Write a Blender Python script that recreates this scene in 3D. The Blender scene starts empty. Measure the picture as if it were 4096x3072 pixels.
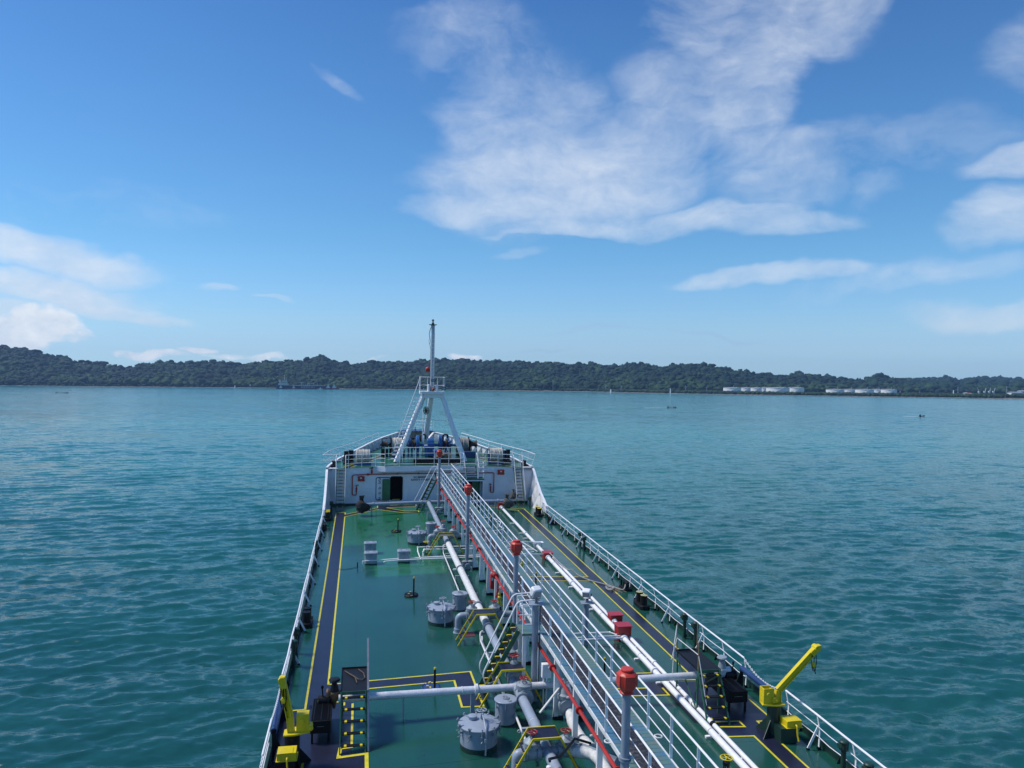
import bpy, math, random
import numpy as np
from mathutils import Matrix, Vector, noise as mnoise
random.seed(7); RNG = np.random.default_rng(11)
R = math.radians; PI = math.pi
scene = bpy.context.scene
COL = scene.collection
H_CAM = 11.5; SEA = 16.0
# ship frame -> world (ship is trimmed by the stern, slight list)
MS = Matrix(((0.99998, 0.0, 0.006274), (0.0001695, 0.999635, -0.027018), (-0.006272, 0.0270186, 0.999615))).to_4x4()
SHIP = Matrix.Translation((0, 0, SEA)) @ MS @ Matrix.Translation((0, 0, -H_CAM))
CAMROT = Matrix(((0.981004, -0.0094248, -0.1937569), (-0.1937281, 0.0038879, -0.9810476), (0.0099995, 0.999948, 0.0019882)))
XC = 5.85
def dz(x): return .035 * (XC - abs(x - XC))
def fz(x, y=62): return 3.1 - .05 * max(0, abs(x - XC) - 3.2) + .012 * (y - 62)

# ------------------------------------------------------------------ mesh kit
class MB:
    def __init__(s): s.v = []; s.f = []; s.m = []
    def add(s, vs, fs, m=0):
        o = len(s.v); s.v += [tuple(v) for v in vs]; s.f += [tuple(i + o for i in f) for f in fs]; s.m += [m] * len(fs); return s
    def box(s, x0, y0, z0, x1, y1, z1, m=0):
        return s.add([(x0,y0,z0),(x1,y0,z0),(x1,y1,z0),(x0,y1,z0),(x0,y0,z1),(x1,y0,z1),(x1,y1,z1),(x0,y1,z1)],
                     [(3,2,1,0),(4,5,6,7),(0,1,5,4),(1,2,6,5),(2,3,7,6),(3,0,4,7)], m)
    def bar(s, p, q, w, h, m=0, up=(0,0,1)):
        p = Vector(p); q = Vector(q); d = (q - p).normalized(); u = Vector(up)
        if abs(d.dot(u)) > .98: u = Vector((0,1,0))
        a = d.cross(u).normalized() * w / 2; b = a.normalized().cross(d) * h / 2
        return s.add([p-a-b,p+a-b,p+a+b,p-a+b,q-a-b,q+a-b,q+a+b,q-a+b],[(0,1,2,3),(7,6,5,4),(4,5,1,0),(5,6,2,1),(6,7,3,2),(7,4,0,3)], m)
    def tube(s, pts, r, n=8, m=0, closed=False, caps=True):
        P = [Vector(p) for p in pts]; N = len(P); rs = r if isinstance(r, (list, tuple)) else [r] * N
        ta = []
        for i in range(N):
            if closed: t = (P[(i+1) % N] - P[i-1])
            else: t = (P[min(i+1, N-1)] - P[max(i-1, 0)])
            ta.append(t.normalized() if t.length > 1e-9 else Vector((0,0,1)))
        u = Vector((0,0,1)) if abs(ta[0].z) < .9 else Vector((1,0,0))
        u = (u - ta[0] * u.dot(ta[0])).normalized(); vs = []
        for i in range(N):
            u = (u - ta[i] * u.dot(ta[i]))
            u = u.normalized() if u.length > 1e-6 else ta[i].orthogonal().normalized()
            w = ta[i].cross(u)
            k = 1.0
            if 0 < i < N-1 or closed:
                a = (P[i] - P[i-1]).normalized(); b = (P[(i+1) % N] - P[i]).normalized()
                k = min(1.6, 1 / max(.5, math.cos(a.angle(b, 0) / 2)))
            for j in range(n):
                an = 2 * PI * j / n; vs.append(P[i] + (u * math.cos(an) + w * math.sin(an)) * rs[i] * (1 + (k-1) * .5))
        fs = []
        for i in range(N if closed else N-1):
            a = i * n; b = ((i+1) % N) * n
            for j in range(n): fs.append((a+j, a+(j+1) % n, b+(j+1) % n, b+j))
        if caps and not closed: fs += [tuple(range(n-1, -1, -1)), tuple((N-1)*n + j for j in range(n))]
        return s.add(vs, fs, m)
    def lathe(s, prof, c=(0,0,0), n=16, axis='Z', m=0, caps=True):
        vs = []; fs = []
        for r, h in prof:
            for j in range(n):
                a = 2 * PI * j / n; x, y = r * math.cos(a), r * math.sin(a)
                v = {'Z': (x, y, h), 'X': (h, x, y), 'Y': (y, h, x)}[axis]
                vs.append((c[0]+v[0], c[1]+v[1], c[2]+v[2]))
        K = len(prof)
        for i in range(K-1):
            for j in range(n): fs.append((i*n+j, i*n+(j+1) % n, (i+1)*n+(j+1) % n, (i+1)*n+j))
        if caps: fs += [tuple(range(n-1, -1, -1)), tuple((K-1)*n + j for j in range(n))]
        return s.add(vs, fs, m)
    def cyl(s, p, q, r, n=12, m=0): return s.tube([p, q], r, n, m)
    def ring(s, c, Rr, r, axis='Z', n=20, k=6, m=0):
        pts = []
        for j in range(n):
            a = 2*PI*j/n; x, y = Rr*math.cos(a), Rr*math.sin(a)
            v = {'Z': (x,y,0), 'X': (0,x,y), 'Y': (y,0,x)}[axis]; pts.append((c[0]+v[0], c[1]+v[1], c[2]+v[2]))
        return s.tube(pts, r, k, m, closed=True)
    def ball(s, c, r, sc=(1,1,1), n=10, m=0):
        K = n // 2 + 1
        return s.add(*_ball(c, r, sc, n, K), m)
    def prism(s, poly, vec, m=0):
        n = len(poly); v = Vector(vec); A = [Vector(p) for p in poly]
        return s.add(A + [p + v for p in A], [tuple(range(n-1,-1,-1)), tuple(range(n, 2*n))] + [(i, (i+1) % n, n+(i+1) % n, n+i) for i in range(n)], m)
    def wheel(s, c, Rr, axis='Z', m=0, k=5, t=.012):
        s.ring(c, Rr, t*1.3, axis, 18, 6, m)
        for j in range(k):
            a = 2*PI*j/k + .3; x, y = Rr*math.cos(a), Rr*math.sin(a)
            v = {'Z': (x,y,0), 'X': (0,x,y), 'Y': (y,0,x)}[axis]
            s.tube([c, (c[0]+v[0], c[1]+v[1], c[2]+v[2])], t, 5, m)
        s.ball(c, t*3, n=8, m=m); return s
    def build(s, name, mats, parent=None, origin=None, sharp=32, bevel=0):
        if not isinstance(mats, (list, tuple)): mats = [mats]
        o = Vector(origin) if origin is not None else (Vector(parent['_o']) if parent is not None and '_o' in parent else Vector((0,0,0)))
        me = bpy.data.meshes.new(name)
        me.from_pydata([(v[0]-o.x, v[1]-o.y, v[2]-o.z) for v in s.v], [], s.f)
        for mt in mats: me.materials.append(mt)
        me.polygons.foreach_set('material_index', s.m)
        me.polygons.foreach_set('use_smooth', [True] * len(me.polygons)); me.update()
        import bmesh
        bm = bmesh.new(); bm.from_mesh(me); bmesh.ops.recalc_face_normals(bm, faces=bm.faces); bm.to_mesh(me); bm.free()
        me.set_sharp_from_angle(angle=R(sharp))
        ob = bpy.data.objects.new(name, me); COL.objects.link(ob)
        if parent is not None: ob.parent = parent; ob['_o'] = list(o)
        else: ob.location = o; ob['_o'] = list(o)
        if bevel:
            b = ob.modifiers.new('bevel', 'BEVEL'); b.width = bevel; b.segments = 2; b.limit_method = 'ANGLE'; b.angle_limit = R(40)
        return ob
def _ball(c, r, sc, n, K):
    vs = [(c[0], c[1], c[2] - r*sc[2])]; fs = []
    for i in range(1, K):
        th = PI*i/K
        for j in range(n):
            a = 2*PI*j/n; vs.append((c[0]+r*sc[0]*math.sin(th)*math.cos(a), c[1]+r*sc[1]*math.sin(th)*math.sin(a), c[2]-r*sc[2]*math.cos(th)))
    vs.append((c[0], c[1], c[2]+r*sc[2])); L = len(vs)-1
    for j in range(n):
        fs.append((0, 1+(j+1) % n, 1+j)); fs.append((L, L-n+j, L-n+(j+1) % n))
        for i in range(K-2): a = 1+i*n; fs.append((a+j, a+(j+1) % n, a+n+(j+1) % n, a+n+j))
    return vs, fs
def fil(pts, rad, k=5):
    P = [Vector(p) for p in pts]; out = [P[0]]
    for i in range(1, len(P)-1):
        a = P[i-1]-P[i]; b = P[i+1]-P[i]; ra = min(rad, a.length*.49, b.length*.49)
        p = P[i]+a.normalized()*ra; q = P[i]+b.normalized()*ra
        for j in range(k+1):
            t = j/k; out.append(p*(1-t)**2 + P[i]*2*t*(1-t) + q*t*t)
    out.append(P[-1]); return out

def tag(o, label=None, cat=None, group=None, kind=None):
    for k, v in (('label', label), ('category', cat), ('group', group), ('kind', kind)):
        if v: o[k] = v
    return o
SHIPPARTS = []
def thing(name, loc, label, cat, group=None, ship=True, rz=0):
    o = bpy.data.objects.new(name, None); COL.objects.link(o); o.location = loc; o.empty_display_size = .2
    o.rotation_euler = (0, 0, rz); o['_o'] = list(loc); tag(o, label, cat, group)
    if ship: SHIPPARTS.append(o)
    return o
def single(mb, name, mats, label, cat, group=None, ship=True, **k):
    o = mb.build(name, mats, **k); tag(o, label, cat, group)
    if ship: SHIPPARTS.append(o)
    return o
def struct(mb, name, mats, ship=True, **k):
    o = mb.build(name, mats, **k); o['kind'] = 'structure'
    if ship: SHIPPARTS.append(o)
    return o
def copy(o, loc, label=None, rz=None, scale=None, ship=True, skip=()):
    r = o.copy(); COL.objects.link(r); r.location = loc
    if label: r['label'] = label
    if rz is not None: r.rotation_euler = (0, 0, rz)
    if scale: r.scale = scale
    for ch in list(o.children):
        if ch.name.split('.')[0] in skip: continue
        c = ch.copy(); COL.objects.link(c); c.parent = r
        for g in list(ch.children):
            d = g.copy(); COL.objects.link(d); d.parent = c
    if ship: SHIPPARTS.append(r)
    return r

# ------------------------------------------------------------------ materials
def nt(mat):
    mat.use_nodes = True; t = mat.node_tree; t.nodes.clear(); return t
def N(t, ty, **k):
    n = t.nodes.new(ty)
    for a, b in k.items(): setattr(n, a, b)
    return n
def mth(t, op, a, b=None, c=None, clamp=False):
    n = N(t, 'ShaderNodeMath', operation=op, use_clamp=clamp)
    for i, x in enumerate((a, b, c)):
        if x is None: continue
        if isinstance(x, (int, float)): n.inputs[i].default_value = x
        else: t.links.new(x, n.inputs[i])
    return n.outputs[0]
def mixc(t, f, a, b):
    n = N(t, 'ShaderNodeMix', data_type='RGBA')
    for i, x in ((0, f), (6, a), (7, b)):
        if hasattr(x, 'is_linked'): t.links.new(x, n.inputs[i])
        elif i == 0: n.inputs[0].default_value = x
        else: n.inputs[i].default_value = (*x[:3], 1)
    return n.outputs[2]
def noise(t, vec, scale, detail=4, rough=.55, dist=0, dim='3D'):
    n = N(t, 'ShaderNodeTexNoise'); n.inputs['Scale'].default_value = scale; n.inputs['Detail'].default_value = detail
    n.inputs['Roughness'].default_value = rough; n.inputs['Distortion'].default_value = dist
    if vec is not None: t.links.new(vec, n.inputs['Vector'])
    return n.outputs['Fac']
def mapr(t, x, a, b, c=0., d=1., smooth=False):
    n = N(t, 'ShaderNodeMapRange'); n.clamp = True
    if smooth: n.interpolation_type = 'SMOOTHSTEP'
    t.links.new(x, n.inputs[0])
    for i, v in enumerate((a, b, c, d)): n.inputs[i+1].default_value = v
    return n.outputs[0]
def scalev(t, vec, s, off=(0,0,0)):
    n = N(t, 'ShaderNodeMapping'); n.inputs['Scale'].default_value = s; n.inputs['Location'].default_value = off; t.links.new(vec, n.inputs[0]); return n.outputs[0]
MATS = {}
def paint(name, col, rough=.45, var=.18, rust=0., metal=0., sc=2.5, bump=.15, dirt=(.05,.045,.04), dirtamt=.25, coat=0., spec=.5):
    m = bpy.data.materials.new(name); t = nt(m); MATS[name] = m
    p = N(t, 'ShaderNodeBsdfPrincipled'); o = N(t, 'ShaderNodeOutputMaterial'); t.links.new(p.outputs[0], o.inputs[0])
    tc = N(t, 'ShaderNodeTexCoord').outputs['Object']
    a = noise(t, tc, sc, 5, .6); b = noise(t, scalev(t, tc, (9, 9, 1.2)), 1.3, 4, .7); f = noise(t, tc, 38, 3, .6)
    dk = tuple(c*(1-var) for c in col); lt = tuple(min(1, c*(1+var*.6)) for c in col)
    c1 = mixc(t, mapr(t, a, .3, .7), dk, lt)
    c2 = mixc(t, mapr(t, b, .55, .85, 0, dirtamt), c1, dirt)
    if rust:
        rm = mapr(t, noise(t, tc, 5.5, 8, .75), .72 - rust*.2, .8 - rust*.2)
        c2 = mixc(t, rm, c2, (.16, .06, .025))
    t.links.new(c2, p.inputs['Base Color'])
    t.links.new(mapr(t, f, .3, .7, max(.05, rough-.08), min(1, rough+.1)), p.inputs['Roughness'])
    p.inputs['Metallic'].default_value = metal; p.inputs['Coat Weight'].default_value = coat; p.inputs['Specular IOR Level'].default_value = spec
    if bump:
        bn = N(t, 'ShaderNodeBump'); bn.inputs['Strength'].default_value = bump; bn.inputs['Distance'].default_value = .01
        t.links.new(noise(t, tc, 14, 4, .6), bn.inputs['Height']); t.links.new(bn.outputs[0], p.inputs['Normal'])
    return m
white = paint('white_paint', (.86, .86, .87), .42, .09, .24)
whited = paint('weathered_white_paint', (.72, .72, .70), .5, .15, .45, bump=.3)
wallw = paint('bulkhead_paint', (.82, .82, .86), .45, .08, .22, sc=1.2, dirtamt=.3, dirt=(.30,.24,.18))
grey = paint('grey_pipe_paint', (.30, .35, .42), .38, .14, .24)
greyd = paint('valve_grey_paint', (.27, .32, .36), .45, .25, .3, bump=.4)
pole = paint('pole_grey_paint', (.24, .29, .36), .45, .15, .12, bump=.35)
lag = paint('lagging_white', (.70, .70, .68), .6, .2, .1, sc=9, bump=.9, dirt=(.22,.2,.17), dirtamt=.5)
silver = paint('silver_lagging', (.74, .75, .78), .30, .14, .18, metal=.15, sc=5, bump=1., dirtamt=.3)
red = paint('red_paint', (.43, .028, .022), .4, .2, .06)
redcap = paint('red_cap_paint', (.56, .045, .028), .42, .15, .06)
redbox = paint('red_box_paint', (.40, .012, .012), .35, .15, .03)
redtop = paint('faded_red_paint', (.40, .022, .04), .4, .15, .03)
yellow = paint('yellow_paint', (.72, .56, .01), .45, .12, .15, bump=.3)
black = paint('black_paint', (.007, .008, .011), .5, .4, .08, bump=.3, dirt=(.02,.018,.016), spec=.3)
blackf = paint('black_fabric', (.022, .02, .02), .85, .3, 0, bump=.8)
dgreen = paint('dark_green_paint', (.012, .045, .035), .42, .3, .18)
lgreen = paint('stair_green_paint', (.03, .13, .075), .45, .3, .35)
hatchg = paint('door_green_paint', (.05, .17, .08), .5, .25, .3)
blue = paint('winch_blue_paint', (.022, .11, .32), .42, .3, .15)
blued = paint('dark_blue_paint', (.02, .055, .17), .4, .3, .1)
dnavy = paint('anti_slip_navy', (.014, .017, .042), .34, .3, .04, sc=1.5, dirt=(.03,.025,.03))
brown = paint('rusty_iron', (.055, .035, .028), .6, .5, .8, bump=.5)
rope = paint('mooring_rope', (.68, .65, .57), .85, .35, 0, sc=6, bump=1., dirt=(.12,.1,.08), dirtamt=.6)
greyrope = paint('grey_rope', (.36, .36, .34), .85, .3, 0, sc=6, bump=1., dirt=(.1,.09,.08), dirtamt=.6)
steel = paint('bare_steel', (.35, .35, .36), .35, .3, .3, metal=.8)
glassd = paint('lamp_glass', (.30, .33, .35), .08, .1, 0, bump=0, spec=.8)
redlamp = paint('red_lamp_glass', (.4, .02, .01), .15, .1, 0, bump=0)
hole = paint('dark_interior', (.004, .004, .005), .8, .1, 0, bump=0)
canvas = paint('grey_canvas', (.10, .10, .085), .9, .4, 0, bump=.9)
label_w = paint('label_white', (.7, .7, .68), .5, .05)
ygline = paint('deck_yellow_line', (.70, .60, .03), .42, .18, .34, sc=5, dirt=(.05,.06,.05), dirtamt=.75)
shoreblack = paint('letter_black', (.02, .012, .012), .5, .1)

def deck_material():
    m = bpy.data.materials.new('green_deck_paint'); t = nt(m)
    p = N(t, 'ShaderNodeBsdfPrincipled'); o = N(t, 'ShaderNodeOutputMaterial'); t.links.new(p.outputs[0], o.inputs[0])
    tc = N(t, 'ShaderNodeTexCoord').outputs['Object']
    sp = N(t, 'ShaderNodeSeparateXYZ'); t.links.new(tc, sp.inputs[0]); x, y = sp.outputs[0], sp.outputs[1]
    def rect(x0, x1, y0, y1, e=.04):
        a = mth(t, 'MULTIPLY', mapr(t, x, x0-e, x0+e), mapr(t, x, x1-e, x1+e, 1, 0)); b = mth(t, 'MULTIPLY', mapr(t, y, y0-e, y0+e), mapr(t, y, y1-e, y1+e, 1, 0))
        return mth(t, 'MULTIPLY', a, b)
    lo = noise(t, tc, .35, 5, .6); mid = noise(t, tc, 1.6, 6, .65); st = noise(t, scalev(t, tc, (1.5, .12, 1)), 1.2, 5, .6)
    base = mixc(t, mapr(t, lo, .3, .7), (.008, .064, .049), (.014, .086, .062))
    base = mixc(t, mapr(t, st, .45, .8, 0, .35), base, (.012, .045, .05))
    patch = mth(t, 'MAXIMUM', rect(-.86, 4.9, 48.4, 61.5), mth(t, 'MAXIMUM', rect(.36, 4.9, 43.2, 48.5), rect(.94, 4.8, 40.95, 43.3)))
    patch = mth(t, 'MAXIMUM', patch, mth(t, 'MULTIPLY', rect(-2.6, 14.3, 57.5, 62, .6), .5))
    base = mixc(t, patch, base, mixc(t, mapr(t, mid, .35, .7), (.018, .125, .058), (.021, .150, .078)))
    # peeled puddles of the old darker coat in the bright patch
    pe = mapr(t, noise(t, scalev(t, tc, (.8, .55, 1)), 2.1, 5, .6, .6), .565, .585)
    pe = mth(t, 'MULTIPLY', pe, mth(t, 'MAXIMUM', rect(.0, 3.4, 50, 55.6, .5), rect(2.3, 3.2, 41.8, 42.6, .3)))
    base = mixc(t, mth(t, 'MULTIPLY', pe, .85), base, (.008, .050, .040))
    dk = mapr(t, noise(t, tc, 2.8, 8, .7), .60, .70, 0, .6)
    base = mixc(t, dk, base, (.009, .035, .03))
    rs = mapr(t, noise(t, tc, .9, 9, .75), .64, .76, 0, .75)
    base = mixc(t, rs, base, (.07, .035, .016))
    base = mixc(t, mapr(t, noise(t, scalev(t, tc, (1.2, .5, 1)), 5, 8, .75), .62, .75, 0, .35), base, (.06, .10, .09))
    # weld seams
    for yy in (21.5, 27.9, 35.2, 42.0, 52.6): 
        base = mixc(t, mth(t, 'MULTIPLY', rect(-2.5, 14.2, yy-.012, yy+.012, .012), .8), base, (.006, .03, .03))
    for xx in (.0, 9.8): 
        base = mixc(t, mth(t, 'MULTIPLY', rect(xx-.01, xx+.01, 0, 60, .012), .7), base, (.006, .03, .03))
    t.links.new(base, p.inputs['Base Color'])
    t.links.new(mapr(t, mid, .3, .75, .13, .24), p.inputs['Roughness']); p.inputs['Specular IOR Level'].default_value = .46
    bn = N(t, 'ShaderNodeBump'); bn.inputs['Strength'].default_value = .07; bn.inputs['Distance'].default_value = .035
    t.links.new(noise(t, tc, 1.1, 7, .62), bn.inputs['Height']); t.links.new(bn.outputs[0], p.inputs['Normal'])
    return m
deckm = deck_material()

def catwalk_material():
    m = bpy.data.materials.new('worn_plank_paint'); t = nt(m)
    p = N(t, 'ShaderNodeBsdfPrincipled'); o = N(t, 'ShaderNodeOutputMaterial'); t.links.new(p.outputs[0], o.inputs[0])
    tc = N(t, 'ShaderNodeTexCoord').outputs['Object']
    sp = N(t, 'ShaderNodeSeparateXYZ'); t.links.new(tc, sp.inputs[0]); x, y = sp.outputs[0], sp.outputs[1]
    plank = mth(t, 'FLOOR', mth(t, 'MULTIPLY', y, 5.5)); fr = mth(t, 'FRACT', mth(t, 'MULTIPLY', y, 5.5))
    wn = N(t, 'ShaderNodeTexWhiteNoise', noise_dimensions='1D'); t.links.new(plank, wn.inputs['W'])
    big = noise(t, scalev(t, tc, (1, .35, 1)), 1.1, 3, .5)
    c = mixc(t, mapr(t, mth(t, 'ADD', big, mth(t, 'MULTIPLY', wn.outputs[0], .18)), .45, .7), (.10, .19, .165), (.055, .17, .27))
    c = mixc(t, mapr(t, noise(t, tc, 3, 7, .7), .50, .72, 0, .75), c, (.15, .145, .10))
    wob = noise(t, tc, 4, 6, .75)
    ex = mth(t, 'ABSOLUTE', mth(t, 'ADD', mth(t, 'SUBTRACT', x, -.03), mth(t, 'MULTIPLY', mth(t, 'SUBTRACT', wob, .5), .42)))
    bm_ = mapr(t, ex, .24, .30, 1, 0)
    grip = mixc(t, mapr(t, noise(t, tc, 9, 6, .75), .48, .62), (.018, .018, .022), (.11, .10, .10))
    c = mixc(t, bm_, c, grip)
    seam = mapr(t, mth(t, 'ABSOLUTE', mth(t, 'SUBTRACT', fr, .5)), .44, .49)
    c = mixc(t, mth(t, 'MULTIPLY', seam, .8), c, (.02, .02, .02))
    t.links.new(c, p.inputs['Base Color']); p.inputs['Roughness'].default_value = .6
    bn = N(t, 'ShaderNodeBump'); bn.inputs['Strength'].default_value = .6; bn.inputs['Distance'].default_value = .01
    t.links.new(mth(t, 'SUBTRACT', noise(t, tc, 14, 4), seam), bn.inputs['Height']); t.links.new(bn.outputs[0], p.inputs['Normal'])
    return m
plankm = catwalk_material()

# ------------------------------------------------------------------ hull, deck, forecastle
PX, SX = -2.5, 14.2
BW = [(62,8.35),(63.5,8.2),(65,7.95),(66,7.6),(67.5,6.85),(69.3,5.9),(72,4.9),(75.2,3.8),(77.3,2.9),(79.5,1.95),(81.0,1.5),(81.6,1.2)]
RZ = [(62,2.95),(65,3.0),(67,3.3),(69,3.6),(72,3.85),(75,4.0),(79,4.15),(82,4.2)]
def itp(T, y):
    if y <= T[0][0]: return T[0][1]
    for (a, b), (c, d) in zip(T, T[1:]):
        if y <= c: return b + (d-b)*(y-a)/(c-a)
    return T[-1][1]
def build_hull():
    mb = MB()
    ys = [-9] + [0, 20, 40, 56, 62] + [y for y, _ in BW[1:]]
    out = []
    for y in ys: out.append((y, 8.35 if y <= 62 else itp(BW, y)))
    port = [(XC-b, y) for y, b in out]; stb = [(XC+b, y) for y, b in out][::-1]
    loop = port + [(XC-.4, 81.95), (XC+.4, 81.95)] + stb
    def ring_(z, ks, ys_):
        r = []
        for x, y in loop:
            k = 1 if y < 60 else 1 - ks*(y-60)/22
            r.append((XC+(x-XC)*k, y - (max(0, y-62)/20)*ys_, z(x, y)))
        return r
    top = ring_(lambda x, y: (-.12 if y <= 62 else fz(x, y)-.06), 0, 0)
    low = ring_(lambda x, y: -4.0, .25, 2); bot = ring_(lambda x, y: -9.5, .6, 4)
    n = len(loop); vs = top + low + bot
    # the step between the main deck edge and the forecastle
    fs = []
    for a in (0, n):
        for i in range(n): fs.append((a+i, a+(i+1) % n, a+n+(i+1) % n, a+n+i))
    mb.add(vs, fs); mb.add([(PX, -9, -.12), (SX, -9, -.12), (SX, -9, -9), (PX, -9, -9)], [(0,1,2,3)])
    struct(mb, 'hull', paint('hull_paint', (.03, .035, .05), .4, .2, .15), origin=(XC, 30, -3))
build_hull()
mb = MB()
xs = [PX, -1, 1, 3, XC, 9, 11, 13, SX]; ysd = [-9 + i*1.0 for i in range(72)]; ysd[-1] = 62
for i, y in enumerate(ysd):
    for x in xs: mb.v.append((x, y, dz(x)))
for i in range(len(ysd)-1):
    for j in range(len(xs)-1):
        a = i*len(xs)+j; mb.f.append((a, a+1, a+1+len(xs), a+len(xs))); mb.m.append(0)
o = struct(mb, 'deck', deckm, origin=(0, 0, 0))

mb = MB(); st = []
for y, b in [(61.9, 8.35)] + BW[1:] + [(81.9, .4)]:
    cols = [-b, -min(b, 3.2), 0, min(b, 3.2), b]
    st.append([(XC+c, y, fz(XC+c, y)) for c in cols])
for r0 in st: mb.v += r0
for i in range(len(st)-1):
    for j in range(4):
        a = i*5+j; mb.f.append((a, a+1, a+6, a+5)); mb.m.append(0)
# main forecastle deck is an extra deck of its own
fdeck = paint('forecastle_deck_paint', (.018, .11, .06), .3, .3, .3, sc=.8, dirt=(.01,.03,.03), dirtamt=.6)
struct(mb, 'forecastle_deck', fdeck, origin=(0, 0, 0))

# gutter bars along the deck edges
mb = MB()
for x in (-2.40, 14.06):
    mb.box(x-.02, -8, -.13, x+.02, 58.2, .16); mb.box(x-.05, -8, .16, x+.05, 58.2, .185)
for yy in range(0, 58, 2):
    for x, s in ((-2.38, 1), (14.04, -1)):
        mb.prism([(x, yy, -.08), (x+s*.12, yy, -.08), (x, yy, .14)], (0, .012, 0))
single(mb, 'gutter_bar', dgreen, 'dark green raised edge bar running along both sides of the main deck', 'edge bar', origin=(XC, 20, 0))

# ------------------------------------------------------------------ painted walkways
def sheet(mb, poly, off, zf=dz, m=0):
    mb.add([(x, y, (zf(x)+off) if zf is dz else zf(x, y)+off) for x, y in poly], [tuple(range(len(poly)))], m)
def lineq(mb, pts, w, off, zf=dz, m=0):
    P = [Vector((x, y)) for x, y in pts]; L = []; Rr = []
    for i, p in enumerate(P):
        d0 = (P[i]-P[i-1]).normalized() if i else (P[1]-P[0]).normalized()
        d1 = (P[i+1]-P[i]).normalized() if i < len(P)-1 else d0
        n0 = Vector((-d0.y, d0.x)); n1 = Vector((-d1.y, d1.x)); nn = (n0+n1)
        nn = nn.normalized() if nn.length > .01 else n0
        k = w/2/max(.35, nn.dot(n0)); e = Vector((0, 0))
        if i == 0: e = -d0*w/2
        if i == len(P)-1: e = d1*w/2
        L.append(p+nn*k+e); Rr.append(p-nn*k+e)
    for i in range(len(P)-1):
        sheet(mb, [tuple(L[i]), tuple(L[i+1]), tuple(Rr[i+1]), tuple(Rr[i])], off, zf, m)
wk = MB(); yl = MB(); O1, O2 = .006, .011; LW = .072
def q(x0, y0, x1, y1): sheet(wk, [(x0, y0), (x1, y0), (x1, y1), (x0, y1)], O1)
q(-1.60, 25.84, -.93, 58.9)
for a, b in (((-.93, 57.4), (1.5, 59.5)),): sheet(wk, [(-.93, 57.4), (1.5, 59.5), (1.52, 60.2), (-.93, 58.25)], O1)
sheet(wk, [(1.5, 59.5), (3.27, 57.85), (3.47, 58.4), (2.19, 60.0), (1.52, 60.2)], O1); sheet(wk, [(3.27, 57.85), (4.5, 57.6), (4.5, 58.2), (3.47, 58.4)], O1)
sheet(wk, [(1.52, 60.2), (2.2, 60.05), (4.4, 59.95), (5.0, 60.6), (1.53, 61.4)], O1)
# port manifold pad and cross way
q(-2.3, 15, -1.48, 25.84); q(-1.48, 15, -.07, 26.1); q(-.07, 22.97-7, .36, 22.45)
q(-.93, 27.0, 3.47, 27.66); q(3.47, 24.8, 4.14, 27.66)
# starboard
q(12.30, 18, 12.92, 59.0); sheet(wk, [(12.92, 59.4), (12.3, 59.3), (10.3, 60.1), (10.25, 60.7), (12.4, 59.6)], O1)
q(9.0, 39.06, 12.3, 39.82); q(8.6, 24.96, 10.75, 25.54); q(10.2, 25.54, 10.75, 26.86)
q(10.75, 22.84, 12.3, 26.0); q(11.5, 21.85, 12.3, 22.84); q(12.92, 22.8, 13.5, 25.5)
struct(wk, 'walkway', dnavy, origin=(0, 0, 0))
def yline(*pts): lineq(yl, pts, LW, O2)
yline((-1.60, 58.9), (-1.60, 25.84), (-2.25, 25.84)); yline((-.93, 27.66), (-.93, 57.4), (1.5, 59.5), (3.27, 57.85), (4.5, 57.62), (4.5, 58.2), (3.47, 58.4), (2.19, 60.05), (4.4, 59.97))
yline((-.93, 58.25), (1.5, 60.2), (1.52, 61.2)); yline((-.93, 58.25), (-.93, 58.95), (-1.62, 58.95)); 
for xx in (2.5, 3.6): yline((xx, 60.95), (xx+.6, 60.93))
yline((-.93, 27.66), (.6, 27.66), (4.14, 27.66), (4.17, 24.78), (3.47, 24.86), (3.47, 27.0), (-.93, 27.0), (-.93, 26.2), (-.35, 26.14), (-.35, 25.88)); yline((-.35, 26.14), (.3, 26.13))
yline((-.07, 25.9), (-.07, 22.97), (-.36, 22.95)); lineq(yl, [(-.40, 22.97), (-.44, 22.45), (.36, 22.5), (.36, 16)], .11, O2)
yline((-1.75, 22.82), (-1.43, 22.82), (-1.43, 15))
yline((12.3, 22.85), (12.3, 22.45), (11.5, 22.5)); yline((11.5, 22.83), (12.27, 22.84)); yline((11.4, 21.85), (12.28, 21.83), (12.28, 17))
yline((12.92, 26), (12.92, 59.42), (12.35, 59.3), (10.3, 60.55)); yline((12.30, 39.9), (12.30, 58.6), (10.3, 59.85)); yline((12.3, 26.8), (12.30, 39.06), (9.0, 39.06)); yline((12.3, 39.84), (9.0, 39.84))
yline((10.75, 25.5), (10.75, 24.93), (8.6, 24.96)); yline((8.6, 25.55), (10.2, 25.55)); yline((10.2, 26.86), (10.95, 26.86)); yline((11.5, 26.2), (12.3, 26.15))
yline((13.5, 25.2), (13.5, 23.0), (13.3, 22.78)); yline((13.4, 22.78), (12.92, 22.78), (12.92, 17))
struct(yl, 'yellow_line', ygline, origin=(0, 0, 0))
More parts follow.
